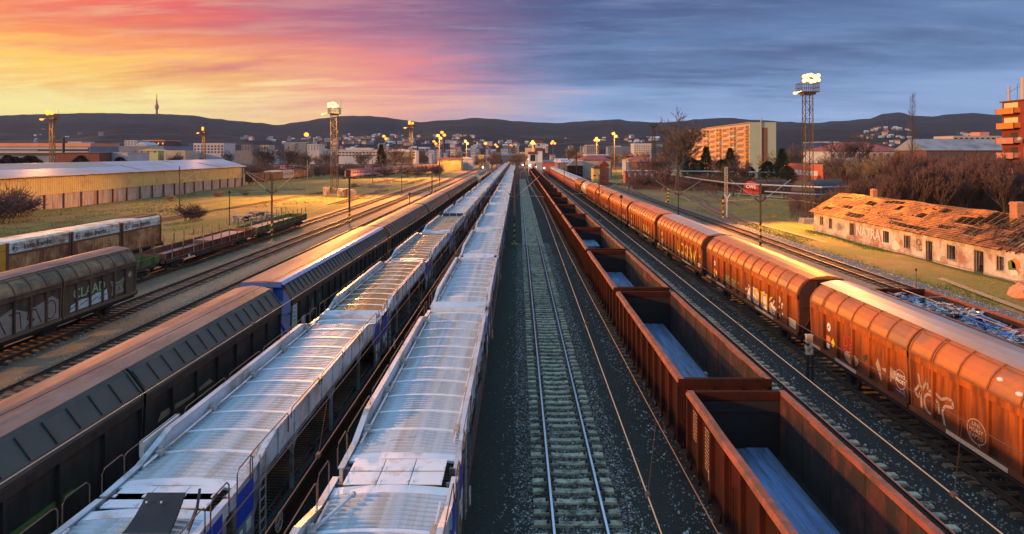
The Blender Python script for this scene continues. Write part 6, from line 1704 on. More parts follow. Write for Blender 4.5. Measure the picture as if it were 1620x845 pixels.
# signal tower
YS=300
t=thing('signal_tower','white and brown signal tower beside the end of the rusty wagons','signal tower',(XA(846,YS),YS,0))
x_=lambda p: XA(p,YS)-XA(846,YS)
for (a,b,z0,z1,d0,d1,m,nm) in ((850,858,262,239,0,6,'sign_white','shaft'),(846.5,858.6,226,222,-.5,7,'roof_brown','upper_roof'),(847,858,234,226,0,6,'wall_white','lookout'),(847.5,858.3,239,234,-.3,6.3,'roof_brown','brown_band'),(836,849,258,244,0,6,'sign_white','low_block'),(835.5,849.4,244,240,-.4,6.4,'roof_brown','lower_roof'),(836,842,264,258,0,5,'sign_white','base_block')):
    mb=MB(); mb.box(x_(a),x_(b),d0,d1,ZA(z0,YS) if z0<260 else GZ,ZA(z1,YS)); mb.build(nm,M[m],t)
mb=MB(); mb.box(x_(839),x_(846.5),-.15,0,ZA(255,YS),ZA(245,YS)); mb.build('dark_window',M['window_dark'],t)
mb=MB(); mb.box(x_(851),x_(853),-.15,0,ZA(231,YS),ZA(228,YS)); mb.build('dark_window',M['window_dark'],t)
bld('white_hut','low white hut at the foot of the signal tower','hut',849,858,258,290,'wall_white',6,roof='roof_white',yridge=257)
# arched halls near the bushes
def arch_hall(label,px,Y,r,L,rz,front,roofm,txt=None):
    t=thing('arched_hall',label,'hall',(XA(px,Y),Y,0),rz)
    n=14; pr=[(r*math.cos(math.pi*i/n),1.0+r*.92*math.sin(math.pi*i/n)) for i in range(n+1)]+[(-r,GZ),(r,GZ)]
    mb=MB(); mb.prism(pr,.2,L); mb.build('vault',M[roofm],t)
    mb=MB(); mb.prism([(x*.985,z-.04) for x,z in pr],0,.2); f=mb.build('front_wall',M[front],t)
    if txt: lettering(txt,'sign_white',f,(0,-.04,1.7),1.35,ROT_F,'sign_letters')
    return t
arch_hall('red fronted arched hall with white letters, before the apartment block',1188,166,2.5,14,R(-58),'db_red','roof_dark','CWS')
arch_hall('dark grey arched hall at the foot of the red building',1270,150,3.4,18,R(-62),'roof_dark','roof_dark')
# pipelines
def pipe(label,pts,r,z):
    t=thing('pipeline',label,'pipeline',(0,0,0)); q=[]
    for px,py in pts: Y=(H-z)*F/(py-VY); q.append((XA(px,Y),Y,z))
    mb=MB(); mb.tube(q,r,8); mb.build('pipe',M['pipe_silver'],t)
    for a,b in zip(q[:-1],q[1:]):
        d=(Vector(b)-Vector(a)); n=max(1,int(d.length/12))
        for k in range(n):
            c=Vector(a)+d*(k/n); mb=MB(); mb.box(c.x-.12,c.x+.12,c.y-.12,c.y+.12,GZ,z-r); mb.box(c.x-.5,c.x+.5,c.y-.1,c.y+.1,z-r-.15,z-r); mb.build('support',M['lattice'],t)
pipe('upper silver pipeline on supports running behind the thicket',[(1004,268),(1060,276),(1110,284),(1160,290.5),(1240,294),(1300,296.5),(1420,294),(1640,291)],.2,3.0)
pipe('lower silver pipeline crossing in front of the apartment block',[(1060,271),(1130,271.3),(1200,272.6),(1260,273.5)],.22,4.6)
pipe('low rusty pipeline half hidden in the thicket behind the tower',[(1210,303),(1290,308),(1400,306),(1520,304),(1640,302)],.16,1.6)
for px,py,l in ((1103,279,'white parked car behind the silver pipeline'),(1123,279.5,'second parked car, right of the white one behind the pipeline')):
    Y=11/.0375*1.0; dup(cp,(XA(px,285),285,0.0),rz=R(90),label=l,group='cars parked before the apartment block',src=ck)

# ---------------------------------------------------------------- town, left to right
B=bld
t=B('factory_hall','long factory with a pink glow painted on its roof edge at the far left','factory',-120,143,232,420,'wall_bluegrey',30,roof='roof_glow',yridge=226.5)
mb=MB(); xx=t.location.x
for k,(p0,p1,z0,z1) in enumerate(((-100,88,246,242),(60,140,239,236),(88,140,246,242))): mb.box(XA(p0,420)-xx,XA(p1,420)-xx,-.3,0,ZA(z0,420),ZA(z1,420))
mb.build('window_row',M['window_dark'],t)
mb=MB()
for (p0,p1,z0,z1) in ((-100,140,236,233.5),(0,140,242,239.5)): mb.box(XA(p0,420)-xx,XA(p1,420)-xx,-.5,0,ZA(z0,420),ZA(z1,420))
mb.build('white_band',M['wall_white'],t)
mb=MB(); mb.tube([(XA(100.5,400),400,0),(XA(100.5,400),400,ZA(219,400))],.75,8); tag(mb.build('factory_chimney',M['mast_dark']),'dark factory chimney against the left hills','chimney')
B('dark_barn','dark brown barn with a small white window behind the shed','barn',88,157,242,330,'roof_brown',20,roof='roof_brown',rk='gx',yridge=241)
B('white_warehouse','bright white warehouse right of the dark barn','warehouse',158,202,242,340,'wall_white',20,roof='roof_white',yridge=241.2)
B('bluegrey_factory','long blue grey factory wall behind the lime house','factory',150,259,231,470,'wall_bluegrey',40)
B('roof_tanks','white blocks on the factory roof near the thin chimney','building',107,129,224,480,'wall_white',15)
B('pale_tower_block','pair of pale flat towers above the blue grey factory','building',197,216,222,520,'wall_white',18,win=(4,3,223,230,.4,.5))
B('round_shed','low white domed shed above the blue grey factory','shed',216,232,229,500,'wall_white',16,roof='roof_white',rk='arch',yridge=225)
B('lit_factory','dark factory block with warm lit windows','factory',226,261,223,540,'brick_dark',25,roof='balcony_salmon',yridge=221.5,win=(5,1,225,229,.3,.7),wm='window_lit')
B('lime_house','lime green gabled workshop','workshop',219,250,239,400,'wall_lime',14,roof='wall_yellow',rk='gy',yridge=235.4,win=(3,1,238,242,.2,.8))
B('cream_workshop','long cream workshop right of the lime green one','workshop',259,293,238,400,'wall_cream',14)
B('square_grey_block','pale grey square block behind the cream workshop','building',282,298,226.5,560,'wall_grey',20,win=(4,3,227.5,235,.5,.4))
B('white_office','white office block with rows of square dark windows','office block',306,354,226.5,440,'wall_white',18,win=(9,3,229,243,.5,.55))
B('low_white_unit','low white unit beside the white office block','building',295,307,241.5,430,'wall_white',10)
B('grey_unit','grey industrial unit behind bare trees','building',371,400,238,430,'wall_grey',16)
B('pale_unit','bright white flat unit behind bare trees, left of the lamp mast','building',405,425,238,440,'wall_white',14)
B('cream_flats','cream grey block of flats on the left of the town','block of flats',408,425,229.5,620,'wall_cream',16,win=(4,4,230.5,238,.4,.5))
B('left_flats','grey flats above the dark bushes','block of flats',382,400,229,600,'wall_grey',16,win=(4,4,230,238,.4,.5))
B('white_flats','white block of flats right of the lit lamp mast','block of flats',486,505,228,560,'wall_white',16,win=(4,4,229,238,.3,.5))
B('town_hall_block','long pale building with a grey roof above the bare trees','building',450,485,226.5,650,'wall_bluegrey',18,roof='roof_greyblue',yridge=225)
B('long_office','long white office with two rows of windows behind the red coaches','office block',535,600,238,430,'wall_white',18,roof='roof_white',yridge=236.8,win=(12,2,239.5,248,.7,.45))
B('office_roof_storey','set back top storey on the long white office','building',547,586,235,440,'wall_white',10,roof='roof_white',yridge=234)
B('yellow_annex','small yellow annex at the end of the long white office','building',597,604,243,425,'shed_yellow',10)
B('gabled_hall','pale gabled hall behind the middle of the red coaches','hall',612,652,240,400,'wall_grey',20,roof='roof_white',rk='gy',yridge=235.5)
B('white_stair_block','narrow white block with dark windows beside the pale gabled hall','building',652,658,238,395,'wall_white',12,win=(1,3,239,252,.4,.6))
B('yellow_depot','long yellow depot beyond the end of the red coaches','depot',692,729,253,380,'shed_yellow',16,roof='roof_brown',rk='gx',yridge=249.5)
B('small_white_halls','white roofed shed right of the yellow depot','shed',723,748,252,400,'wall_white',14,roof='roof_white',rk='arch',yridge=248.5)
B('yellow_cube','small yellow cubic building near the centre','building',757,766,245,430,'shed_yellow',10)
B('white_cube','pale cube joined to the yellow cubic building','building',766.5,774,245.5,432,'wall_white',10)
B('blue_hut','small blue hut standing at the end of the red coaches','hut',689,696,262.5,330,'blue_end',4,roof='roof_greyblue',yridge=262)
B('centre_hall','long grey hall across the far end of the silver trains','hall',795,829,246,640,'wall_bluegrey',20,roof='roof_greyblue',rk='gx',yridge=243)
B('beige_rock_house','beige block behind the signal tower','building',831,846,234,560,'wall_cream',16)
B('tower_flats','blue white tower flats above the red roofed hall','tower block',928,947,230,560,'wall_bluegrey',18,roof='roof_white',yridge=229.3,win=(6,6,231,243,.5,.4))
B('town_flats','long blue white flats right of the tall stacked lamps','block of flats',962,1000,232,640,'wall_bluegrey',16,win=(12,4,233,243,.4,.4))
B('white_complex','white stepped complex left of the unlit mast tower','building',1003,1032,229,560,'wall_white',16,roof='roof_white',yridge=227,win=(8,4,230,243,.4,.4))
B('white_flats_right','white flats behind the unlit mast tower','block of flats',1030,1046,231,580,'wall_bluegrey',16,win=(5,4,232,242,.4,.4))

# ---------------------------------------------------------------- hills
from mathutils import noise
sky=[(-900,196),(-400,188),(0,183),(40,181.5),(95,180),(150,179),(250,180.5),(300,182.5),(340,188),(372,191.5),(410,194.5),(438,198),(480,192.5),(510,187),(545,183.5),(575,183.5),(600,185),(640,190),(668,193.5),(690,191),(720,190),(750,186.5),(790,189),(815,192),(860,194),(885,195),(905,193),(940,191),(975,189),(1000,192),(1040,194),(1080,192),(1100,189),(1145,186.5),(1200,190),(1240,193),(1285,195),(1330,191.5),(1375,188),(1400,180),(1425,177.5),(1440,183),(1475,184.5),(1500,181),(1540,179),(1580,182),(1620,183),(2000,188),(2600,196)]
def skyline(p):
    for (a,ya),(b,yb) in zip(sky[:-1],sky[1:]):
        if a<=p<=b: u=(p-a)/(b-a); u=u*u*(3-2*u); return ya+(yb-ya)*u
    return 195
YR=3300.
def hill_z(x,Y):
    p=VX+F*x/Y; ry=skyline(p); rz_=H+(VY-ry)*YR/F
    u=max(0,min(1,(Y-620)/(YR-620))); s=u**1.55
    if Y>YR: s=max(.3,1-(Y-YR)/2200)
    n1=noise.fractal(Vector((x*.0016,Y*.0016,3.1)),1,2,5)
    return (rz_*s+ n1*62*u*max(0,(1-u))*2.2+(noise.fractal(Vector((x*.01,Y*.01,9)),1,2,3))*5*u*min(1,max(.12,(YR-Y)/500)) if Y<=YR else rz_*s)
mb=MB(); pxs=[-900+i*9 for i in range(390)]; Ys=[600+ (YR-600)*(i/46)**1.1 for i in range(47)]+[YR+180,YR+500,YR+1200]
for Y_ in Ys:
    for p in pxs:
        x=(p-VX)*Y_/F; z=hill_z(x,Y_)
        if abs(Y_-YR)<1: z+=max(0,noise.noise(Vector((p*.09,0,0))))*4.5+max(0,noise.noise(Vector((p*.31,5,0))))*2.5
        mb.v.append((x,Y_,max(z,-1) if Y_>610 else -1.5))
k=len(pxs)
for j in range(len(Ys)-1):
    for i in range(k-1): a=j*k+i; mb.face((a,a+1,a+k+1,a+k))
def b_hill(b,pos):
    a=nz(pos,.0035,7,.7); g=nz(pos,.03,8,.75); s=nz(pos,.006,6,.6,(.5,2.0,1))
    c=mixc(rng(a,.4,.6),(.013,.015,.022),(.032,.029,.03)); c=mixc(rng(g,.35,.65,0,.6),c,(.012,.014,.019))
    sp=nd('ShaderNodeSeparateXYZ'); L.new(pos,sp.inputs[0])
    fields=mth('MULTIPLY',rng(s,.52,.6),rng(sp.outputs[2],55,100,1,0)); c=mixc(mth('MULTIPLY',fields,.75),c,(.085,.07,.048))
    L.new(c,b.inputs['Base Color'])
    bp=nd('ShaderNodeBump'); bp.inputs['Strength'].default_value=1; bp.inputs['Distance'].default_value=14; L.new(g,bp.inputs['Height']); L.new(bp.outputs[0],b.inputs['Normal'])
gmat('hillside',b_hill)
setting('hills',mb,M['hillside'],'dark wooded hills closing the horizon',smooth=True)
# television tower on the ridge
xt=XA(248,YR-60); zt=hill_z(xt,YR-60)
t=thing('television_tower','slender television tower with a bulged pod on the hill crest','tower',(xt,YR-60,zt-6))
def ring(mb,prof,n=10):
    b=len(mb.v)
    for r_,z in prof:
        for j in range(n): a=2*math.pi*j/n; mb.v.append((r_*math.cos(a),r_*math.sin(a),z))
    for i in range(len(prof)-1):
        for j in range(n): a0=b+i*n+j; a1=b+i*n+(j+1)%n; mb.face((a0,a1,a1+n,a0+n))
mb=MB(); ring(mb,[(7,0),(5,18),(4.5,30)]); mb.build('shaft',M['wall_grey'],t)
mb=MB(); ring(mb,[(5,28),(9.5,42),(9.5,50),(6,60),(4.2,66)]); mb.build('pod',M['balcony_salmon'],t)
mb=MB(); ring(mb,[(3.6,65),(2.8,84),(1.6,86),(1.2,112)],8); mb.build('antenna',M['roof_red'],t)

# scattered houses
def house_proto(wm,rm):
    t=thing('small_house','x','house',(0,0,0)); mb=MB(); mb.box(-6,6,0,9,-3,6); mb.build('wall',M[wm],t); mb=MB(); gable(mb,-6,6,0,9,6.01,9.5); mb.build('roof',M[rm],t); mb=MB()
    for i in range(3):
        for j in range(2): mb.box(-4.6+i*3.6,-3.2+i*3.6,-.1,0,.8+j*2.7,2.2+j*2.7)
    mb.build('windows',M['window_dark'],t); return t
protos=[house_proto('wall_white','roof_red'),house_proto('wall_white','roof_greyblue'),house_proto('wall_cream','roof_brown'),house_proto('wall_bluegrey','roof_white')]
pk=[reg(p) for p in protos]
rr=random.Random(21)
clusters=[(455,640,1050,2000,95,'hillside houses left of centre'),(640,760,1050,1850,55,'hillside houses between the lamp clusters'),(862,905,1900,2300,14,'tiny white houses high on the middle slope'),(940,1075,1200,1900,34,'houses on the slope above the white flats'),(1360,1440,1300,2300,46,'houses on the slope left of the poplar'),(1500,1585,1300,2000,22,'houses on the slope near the right edge'),(40,160,1500,2100,8,'few houses on the reddish left slope'),(760,860,1150,1600,22,'houses on the slope above the far wagons'),(380,460,1300,2000,10,'houses on the slope left of the town')]
used=set()
for (a,b,y0,y1,n,g) in clusters:
    for k in range(n):
        p=rr.uniform(a,b); Y_=rr.uniform(y0,y1); x=(p-VX)*Y_/F; i=rr.choice((0,1,1,2,3,3)); s=rr.uniform(.45,.95)
        o=dup(protos[i],(x,Y_,hill_z(x,Y_)),rz=rr.uniform(-.7,.7),label='small pale house, one of the '+g,group=g,src=pk[i],scale=(s,s,s))
for p_,kk in zip(protos,pk):
    for c in kk: bpy.data.objects.remove(c)
    bpy.data.objects.remove(p_)
# pale blocks of the town
rr=random.Random(33)
for (a,b,y0,y1,n,g,lo,hi) in ((380,620,560,1100,34,'pale blocks in the left part of the distant town',222,236),(640,830,560,1100,34,'pale blocks in the middle of the distant town',229,240),(862,1045,600,1100,22,'pale blocks right of the signal tower in the distance',229,240),(160,380,600,1000,12,'pale blocks behind the factories',228,236)):
    for k in range(n):
        p=rr.uniform(a,b); Y_=rr.uniform(y0,y1); w=rr.uniform(3,11); yt=rr.uniform(lo,hi)+ (0 if Y_>800 else 2)
        x=(p-VX)*Y_/F; zb=hill_z(x,Y_)-2
        hmax=zb+rr.choice((9,12,16,22)); yt=max(yt,VY-(hmax-H)*F/Y_)
        m=rr.choice(('wall_white','wall_white','wall_bluegrey','wall_cream','wall_grey')); r_=rr.choice((None,'roof_red','roof_greyblue','roof_white'))
        B('town_block','pale building, one of the '+g,'building',p,p+w,yt,Y_,m,14,roof=r_,rk='gx',yridge=yt-2.0 if r_ else None,win=(max(2,int(w/1.4)),2,yt+1,yt+8,.4,.4),group=g,parts=False,zb=min(zb,GZ)-3)
# ---------------------------------------------------------------- vegetation
MINR=.02
def grow(mbT,mbC,p,d,L_,r,lev,rr,up=.12,maxlev=5,split=(2,3),ang=.5,cl=2):
    """one branch: a bent tapering tube, then its children"""
    n=3 if lev<2 else 2; pts=[p]; q=p.copy(); dd=d.copy()
    for i in range(n):
        dd=(dd+Vector((rr.uniform(-1,1),rr.uniform(-1,1),rr.uniform(-.5,1)*.6))*.16+Vector((0,0,up))).normalized(); q=q+dd*(L_/n); pts.append(q.copy())
    (mbT if lev<cl else mbC).tube(pts,max(r,MINR),6 if lev==0 else (5 if lev==1 else 3),r2=max(r*.62,MINR*.8),caps=False)
    if lev>=maxlev: return
    k=rr.randint(*split)+(1 if lev<2 else 0)
    for i in range(k):
        u=rr.uniform(.35,1) if lev else rr.uniform(.45,1); j=min(n-1,int(u*n)); b=pts[j]+(pts[j+1]-pts[j])*(u*n-j)
        a=rr.uniform(0,2*math.pi); side=Vector((math.cos(a),math.sin(a),0)); nd_=(dd*(1-ang)+side*ang*rr.uniform(.8,1.5)).normalized()
        grow(mbT,mbC,b,nd_,L_*rr.uniform(.58,.8),r*rr.uniform(.42,.58),lev+1,rr,up,maxlev,split,ang,cl)
    grow(mbT,mbC,pts[-1],dd,L_*rr.uniform(.6,.78),r*.6,lev+1,rr,up,maxlev,split,ang,cl)
def tree_meshes(seed,h,r,maxlev=5,split=(2,3),ang=.5,up=.12,cm='twig_grey',first=.3):
    rr=random.Random(seed); T=MB(); C_=MB(); grow(T,C_,Vector((0,0,GZ-.1)),Vector((0,0,1)),h*first,r,0,rr,up,maxlev,split,ang)
    return T.mesh('trunk',M['bark']),C_.mesh('crown',M[cm])
def plant(me,label,cat,loc,s=1,rz=0,group=None,name='bare_tree'):
    t=thing(name,label,cat,loc,rz,group); t.scale=(s,s,s)
    link(me[0],t,(0,0,0),'trunk'); link(me[1],t,(0,0,0),'crown'); return t
MINR=.055
big=tree_meshes(5,22,.42,6,(2,3),.52,.1,'twig_grey',.36)
plant(big,'big spreading bare tree left of the apartment block','tree',(XA(1070,180),180,0),1.0,0)
MINR=.04
b1=tree_meshes(8,13,.2,5,(2,3),.5,.15,'twig_grey'); b2=tree_meshes(15,12,.18,5,(2,3),.45,.2,'twig_red'); b3=tree_meshes(23,11,.15,5,(3,3),.42,.22,'twig_red'); b4=tree_meshes(31,12,.16,5,(2,3),.55,.12,'twig_tan')
plant(b1,'bare tree with a round crown right of the lit tower, before the red roof','tree',(XA(1345,215),215,0),1.75,1)
plant(b1,'bare tree between the apartment block and the lit tower','tree',(XA(1252,215),215,0),1.35,2)
plant(b4,'small bare tree touching the green end wall of the apartment block','tree',(XA(1216,215),215,0),1.15,2)
# poplar
rr=random.Random(12); T=MB(); C_=MB(); T.tube([(0,0,GZ),(0,0,24)],.35,6,r2=.06)
for i in range(130):
    z=24*rr.random()**.75+1.5; a=rr.uniform(0,2*math.pi); l=rr.uniform(2.2,5.2)*(1-.5*z/26); p0=Vector((0,0,z)); d=Vector((math.cos(a)*.5,math.sin(a)*.5,1)).normalized()
    C_.tube([p0,p0+d*l*.5+Vector((math.cos(a),math.sin(a),0))*.15,p0+d*l],.035,3,r2=.012,caps=False)
    for _ in range(3): q=p0+d*l*rr.uniform(.3,.9); C_.tube([q,q+(d+Vector((rr.uniform(-.4,.4),rr.uniform(-.4,.4),.3)))*.9],.018,3,caps=False)
pm=(T.mesh('trunk',M['bark']),C_.mesh('crown',M['twig_grey']))
plant(pm,'tall narrow bare poplar standing above the other trees at right','tree',(XA(1443,205),205,0),1.08,name='poplar')
g='bare trees behind the thicket on the right'
rr=random.Random(44)
for k,(p,y) in enumerate(((1138,230),(1165,250),(1310,225),(1385,205),(1403,220),(1425,215),(1462,200),(1485,190),(1010,215),(1040,200),(1055,150),(1385,170),(1325,180),(1340,150),(1360,160),(1150,175),(1180,180),(1400,150),(1420,160),(1375,185),(1300,205),(1330,195),(1450,170),(1500,180),(1530,190),(1560,185))):
    plant((b1,b2,b4)[k%3],'medium bare tree, one of the bare trees behind the right hand thicket','tree',(XA(p,y),y,0),rr.uniform(.8,1.2),rr.uniform(0,6),g)
g='reddish bare saplings at the right edge'
for k in range(130):
    p=rr.uniform(1345,1640); y=rr.uniform(98,160)
    plant((b2,b3)[k%2],'reddish bare sapling, one of the many crowding the right edge','sapling',(XA(p,y),y,0),rr.uniform(.72,1.15)*(1 if p>1410 else .6),rr.uniform(0,6),g,'sapling')
# bare shrubs
MINR=.022
def shrub(seed,h,w,n,cm):
    rr=random.Random(seed); T=MB(); C_=MB()
    for i in range(n):
        a=rr.uniform(0,2*math.pi); q=Vector((rr.uniform(-w,w)*.35,rr.uniform(-w,w)*.35,GZ)); d=Vector((math.cos(a)*.55,math.sin(a)*.55,1)).normalized()
        grow(T,C_,q,d,h*.5,.03,2,rr,.05,5,(2,3),.6,3)
    return T.mesh('trunk',M['bark']),C_.mesh('crown',M[cm])
s1=shrub(3,2.6,2.4,16,'twig_red'); s2=shrub(9,2.4,2.6,16,'twig_grey'); s3=shrub(14,1.6,1.6,12,'twig_tan'); 
g='tangled bare shrubs along the right hand thicket'
for k in range(120):
    u=k/119; p=1005+640*u+rr.uniform(-14,14)
    y=rr.uniform(0,1); Y_=(190-u*78)+y*34 if p<1250 else 104+rr.uniform(0,34)
    sc_=.6 if 1230<p<1330 else 1
    if 1265<p<1330 and Y_<112: Y_+=14
    plant((s1,s1,s2)[k%3],'tangled bare shrub, one of the brown thicket beyond the grass','shrub',(XA(p,Y_),Y_,0),rr.uniform(.9,1.7)*sc_,rr.uniform(0,6),g,'shrub')
# undergrowth mass under the thicket
mb=MB()
for k in range(16000):
    u=rr.random(); p=1000+650*u; Y_=((186-u*74)+rr.random()*38) if p<1250 else 102+rr.random()*46
    if Y_<98: continue
    x=XA(p,Y_); h=rr.uniform(.6,2.6); q=Vector((x,Y_,GZ)); d=Vector((rr.uniform(-.8,.8),rr.uniform(-.8,.8),h)); mb.tri(q,q+Vector((rr.uniform(.03,.07),0,0)),q+d); 
    m=q+d*.5; mb.tri(m,m+Vector((.04,0,.02)),m+Vector((rr.uniform(-.8,.8),rr.uniform(-.5,.5),rr.uniform(.1,.9))))
o=mb.build('undergrowth',M['twig_red']); tag(o,'tangled brown undergrowth filling the thicket on the right','undergrowth',kind='stuff')
# conifers
def conifer(seed,h,w,mat,pine=False):
    rr=random.Random(seed); T=MB(); C_=MB(); T.tube([(0,0,GZ),(0,0,h)],.22,6,r2=.05)
    m=int(2600)
    for i in range(m):
        u=rr.random()**.8; z=h*(.1+.9*u) if not pine else h*(.3+.7*u); a=rr.uniform(0,2*math.pi)
        prof=(1-u)**.8 if not pine else math.sin(math.pi*min(1,.15+.85*u))**.7
        r_=w*(prof*(.75+.35*math.sin(a*5+z*1.7))+.06)*math.sqrt(rr.uniform(.25,1)); c=Vector((math.cos(a)*r_,math.sin(a)*r_,z-.12*r_))
        for _ in range(2):
            d=Vector((math.cos(a)+rr.uniform(-.7,.7),math.sin(a)+rr.uniform(-.7,.7),rr.uniform(-.5,.5)))*rr.uniform(.22,.5); s=Vector((rr.uniform(-1,1),rr.uniform(-1,1),rr.uniform(-1,1)))*.13
            C_.tri(c+s,c-s,c+d)
    return T.mesh('trunk',M['bark']),C_.mesh('crown',M[mat])
n1_=conifer(2,9.5,2.6,'needle'); n2_=conifer(6,8,2.9,'needle',True); n3_=conifer(9,7.5,2.6,'needle_red',True)
for (p,Y_,s,me,l) in ((1092,215,1.15,n2_,'broad dark pine left of the group before the apartment block'),(1104,222,1.0,n2_,'dark pine behind the white parked car'),(1117,232,1.35,n1_,'tall dark conifer in the middle before the apartment block'),(1143,214,1.05,n2_,'round dark pine before the balconies'),(1155,225,1.3,n1_,'pointed dark conifer before the right end of the balconies'),(1187,232,.7,n2_,'small dark pine at the corner of the apartment block'),(1215,196,1.0,n2_,'dark pine left of the red building'),(1237,190,1.25,n1_,'tallest dark conifer left of the red building'),(1246,182,.85,n2_,'dark low conifer just left of the red building'),(603,405,1.7,n1_,'dark conifer beside the long white office'),(318,345,.95,n2_,'dark conifer before the white office block'),(312,340,.8,n2_,'smaller dark conifer before the white office block')):
    plant(me,l,'conifer',(XA(p,Y_),Y_,0),s,rr.uniform(0,6),None,'conifer')
g='reddish dark pines behind the long shed'
for k,p in enumerate((-12,3,12,24,36,45,52,60,120,128,185,190)):
    Y_=rr.uniform(245,270); plant(n3_,'reddish dark pine, one of the row behind the shed roof','pine',(XA(p,Y_),Y_,0),rr.uniform(1.0,1.35),rr.uniform(0,6),g,'pine')
# bare trees on the left, in the town and along the coaches
g='bare trees in front of the distant town'
for k in range(85):
    p=rr.choice((rr.uniform(150,300),rr.uniform(350,520),rr.uniform(350,700),rr.uniform(600,840),rr.uniform(860,1050)))
    Y_=rr.uniform(340,520)
    plant((b1,b1,b4)[k%3],'greyish bare tree, one of those in front of the distant town','tree',(XA(p,Y_),Y_,0),rr.uniform(.7,1.25),rr.uniform(0,6),g)
for p,Y_,s,l in ((418,330,1.5,'wide bare tree with pale twigs left of the lamp mast'),(455,330,1.45,'wide bare tree in front of the grey roofed town building'),(625,370,1.5,'wide bare tree in front of the pale gabled hall'),(572,400,1.1,'bare tree before the long white office'),(515,350,1.2,'orange lit bare tree left of the big lattice tower'),(905,430,1.6,'round crowned bare tree above the arched shed')):
    plant(b1,l,'tree',(XA(p,Y_),Y_,0),s,rr.uniform(0,6))
g='bushes in the grass before the old wagons and behind the shed'
for k in range(130):
    p=rr.choice((rr.uniform(395,560),rr.uniform(150,395),rr.uniform(-20,150),rr.uniform(395,700))); Y_=rr.uniform(275,345) 
    if p<160: Y_=rr.uniform(225,260)
    plant((s1,s2)[k%2],'low bare bush, one of those beyond the old wagons','bush',(XA(p,Y_),Y_,0),rr.uniform(1.1,2.1),rr.uniform(0,6),g,'bush')
for p,Y_,s,me,l in ((14,103,2.0,s1,'purple brown bush in front of the left end of the shed'),(-6,96,2.0,s1,'purple brown bush at the left edge before the shed'),(34,106,1.3,s1,'smaller purple brown bush right of the bigger one by the shed'),(300,100,1.05,s1,'round reddish bush in the grass before the thin lamp post'),(312,99,.8,s1,'small reddish bush beside the round one in the grass'),(345,150,1.1,s3,'orange lit bush by the right end of the shed'),(388,158,1.0,s3,'orange lit bush left of the sleeper pile'),(270,140,.9,s3,'tan bush in front of the shed posts'),(560,195,.9,s3,'small tan bush behind the big tower'),(1592,44,.01,s3,'x')):
    if s>.1: plant(me,l,'bush',(XA(p,Y_),Y_,0),s,rr.uniform(0,6),None,'bush')

# ---------------------------------------------------------------- grass, stones, litter
rr=random.Random(77)
mb=MB()
def blade(x,y,h,w=.035):
    a=rr.uniform(0,math.pi); dx=math.cos(a)*w; dy=math.sin(a)*w; z=GZ-.02
    mb.tri((x-dx,y-dy,z),(x+dx,y+dy,z),(x+rr.uniform(-.5,.5)*h,y+rr.uniform(-.4,.4)*h,z+h))
for _ in range(26000):
    x=rr.uniform(-86,-42); y=rr.uniform(60,190)
    if -59.5<x<-53: continue
    if noise.noise(Vector((x*.2,y*.2,0)))>-.05: blade(x,y,rr.uniform(.18,.5),.05)
for _ in range(26000):
    y=rr.uniform(62,150); x=rr.uniform(34,40+ (y-60)*.55)
    if 35.2<x<38.2 : continue
    if 40.4<x<49.5 and y<89: continue
    if noise.noise(Vector((x*.25,y*.25,4)))>-.1+(.35 if x<38 else 0): blade(x,y,rr.uniform(.12,.38)*(1.4 if x>42 else .7),.045)
o=mb.build('dry_grass',M['grass_blade']); tag(o,'tufts of dry straw coloured grass on both sides of the yard','grass',kind='stuff')
mb=MB()
for _ in range(9000):
    c=rr.choice(((40.4,None),(None,None))); 
    if c[0]: x=rr.gauss(40.2,.5); y=rr.uniform(51,88)
    else: y=rr.uniform(45,120); x=rr.uniform(33.6,36)
    if x>40.8: continue
    blade(x,y,rr.uniform(.08,.3),.05)
for (cx_,cy_,r_,n) in ((-.5,74.3,1.3,900),(4.9,17.5,.5,120),(5.0,22,.4,100),(3.5,18.2,.3,60),(-26,88,1,150),(12.4,82,.8,150),(-.5,42,.6,120),(-.3,35,.6,120),(-.4,52,.5,120),(-.2,60,.5,100)):
    for _ in range(n): a=rr.uniform(0,6.3); q=r_*math.sqrt(rr.random()); blade(cx_+q*math.cos(a),cy_+q*math.sin(a)*2,rr.uniform(.04,.1),.03)
o=mb.build('green_grass',M['grass_green']); tag(o,'patches of fresh green grass by the house and between tracks','grass',kind='stuff')
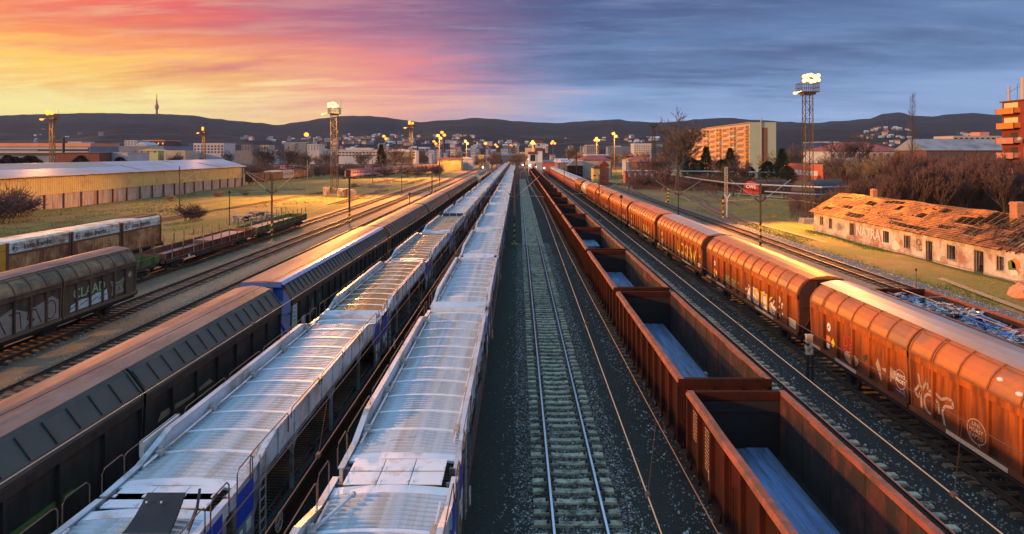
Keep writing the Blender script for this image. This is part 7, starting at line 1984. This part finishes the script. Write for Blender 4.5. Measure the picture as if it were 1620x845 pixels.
# ballast stones
mb=MB()
def stone(x,y,r):
    mb.cur=1 if rr.random()<.16 else 0; mb.ico((x,y,GZ+.0),r,rr.uniform(.6,1.3),rr.uniform(0,6))
for _ in range(24000):
    y=14+ (rr.random()**1.5)*62; x=1.77+rr.uniform(-1.9,1.9)*(1 if rr.random()<.8 else 1.25)
    if abs(abs(x-1.77)-.75)<.09: continue
    stone(x,y,rr.uniform(.018,.05))
for ax in (11.4,15.95,-27.3,-22.4,6.75,30.5):
    for _ in range(4200):
        y=17+(rr.random()**1.3)*60 if ax>0 else 30+rr.random()*50; x=ax+rr.uniform(-2.0,2.0); stone(x,y,rr.uniform(.02,.055))
for _ in range(5200): y=30+rr.random()*70; stone(32.9+rr.gauss(0,.5),y,rr.uniform(.04,.1))
for _ in range(2600): y=13+rr.random()*30; stone(rr.uniform(-1.3,14.4),y,rr.uniform(.012,.03))
o=mb.build('ballast_stones',[M['stone'],M['stone_pale']]); tag(o,'loose grey and pale ballast stones around the rails','stones',kind='stuff')
mb=MB(); crumple(mb,(4.75,17.9,GZ+.08),.13,5); tag(mb.build('litter',M['litter_white']),'crumpled white litter lying beside the nearest open rusty wagon','litter')
mb=MB(); mb.ico((4.9,15.8,GZ),.08,.8); mb.ico((5.05,15.9,GZ),.07,.8,1); tag(mb.build('pale_stone',M['litter_white']),'pair of pale stones by the nearest open rusty wagon','stones')

# ---------------------------------------------------------------- air
HZ=bpy.data.materials.new('haze_air'); HZ.use_nodes=True; hn=HZ.node_tree; 
for n in list(hn.nodes):
    if n.type=='BSDF_PRINCIPLED': hn.nodes.remove(n)
pv=hn.nodes.new('ShaderNodeVolumePrincipled'); pv.inputs['Color'].default_value=(.5,.64,.95,1); pv.inputs['Density'].default_value=.00004; pv.inputs['Anisotropy'].default_value=0
hn.links.new(pv.outputs[0],[n for n in hn.nodes if n.type=='OUTPUT_MATERIAL'][0].inputs['Volume'])
mb=MB(); mb.box(-6200,6200,-80,5200,-6.0,330)
o=mb.build('haze',HZ); o['kind']='stuff'; o['label']='thin evening haze in front of the hills'
sc.cycles.volume_bounces=0; sc.cycles.volume_max_steps=16
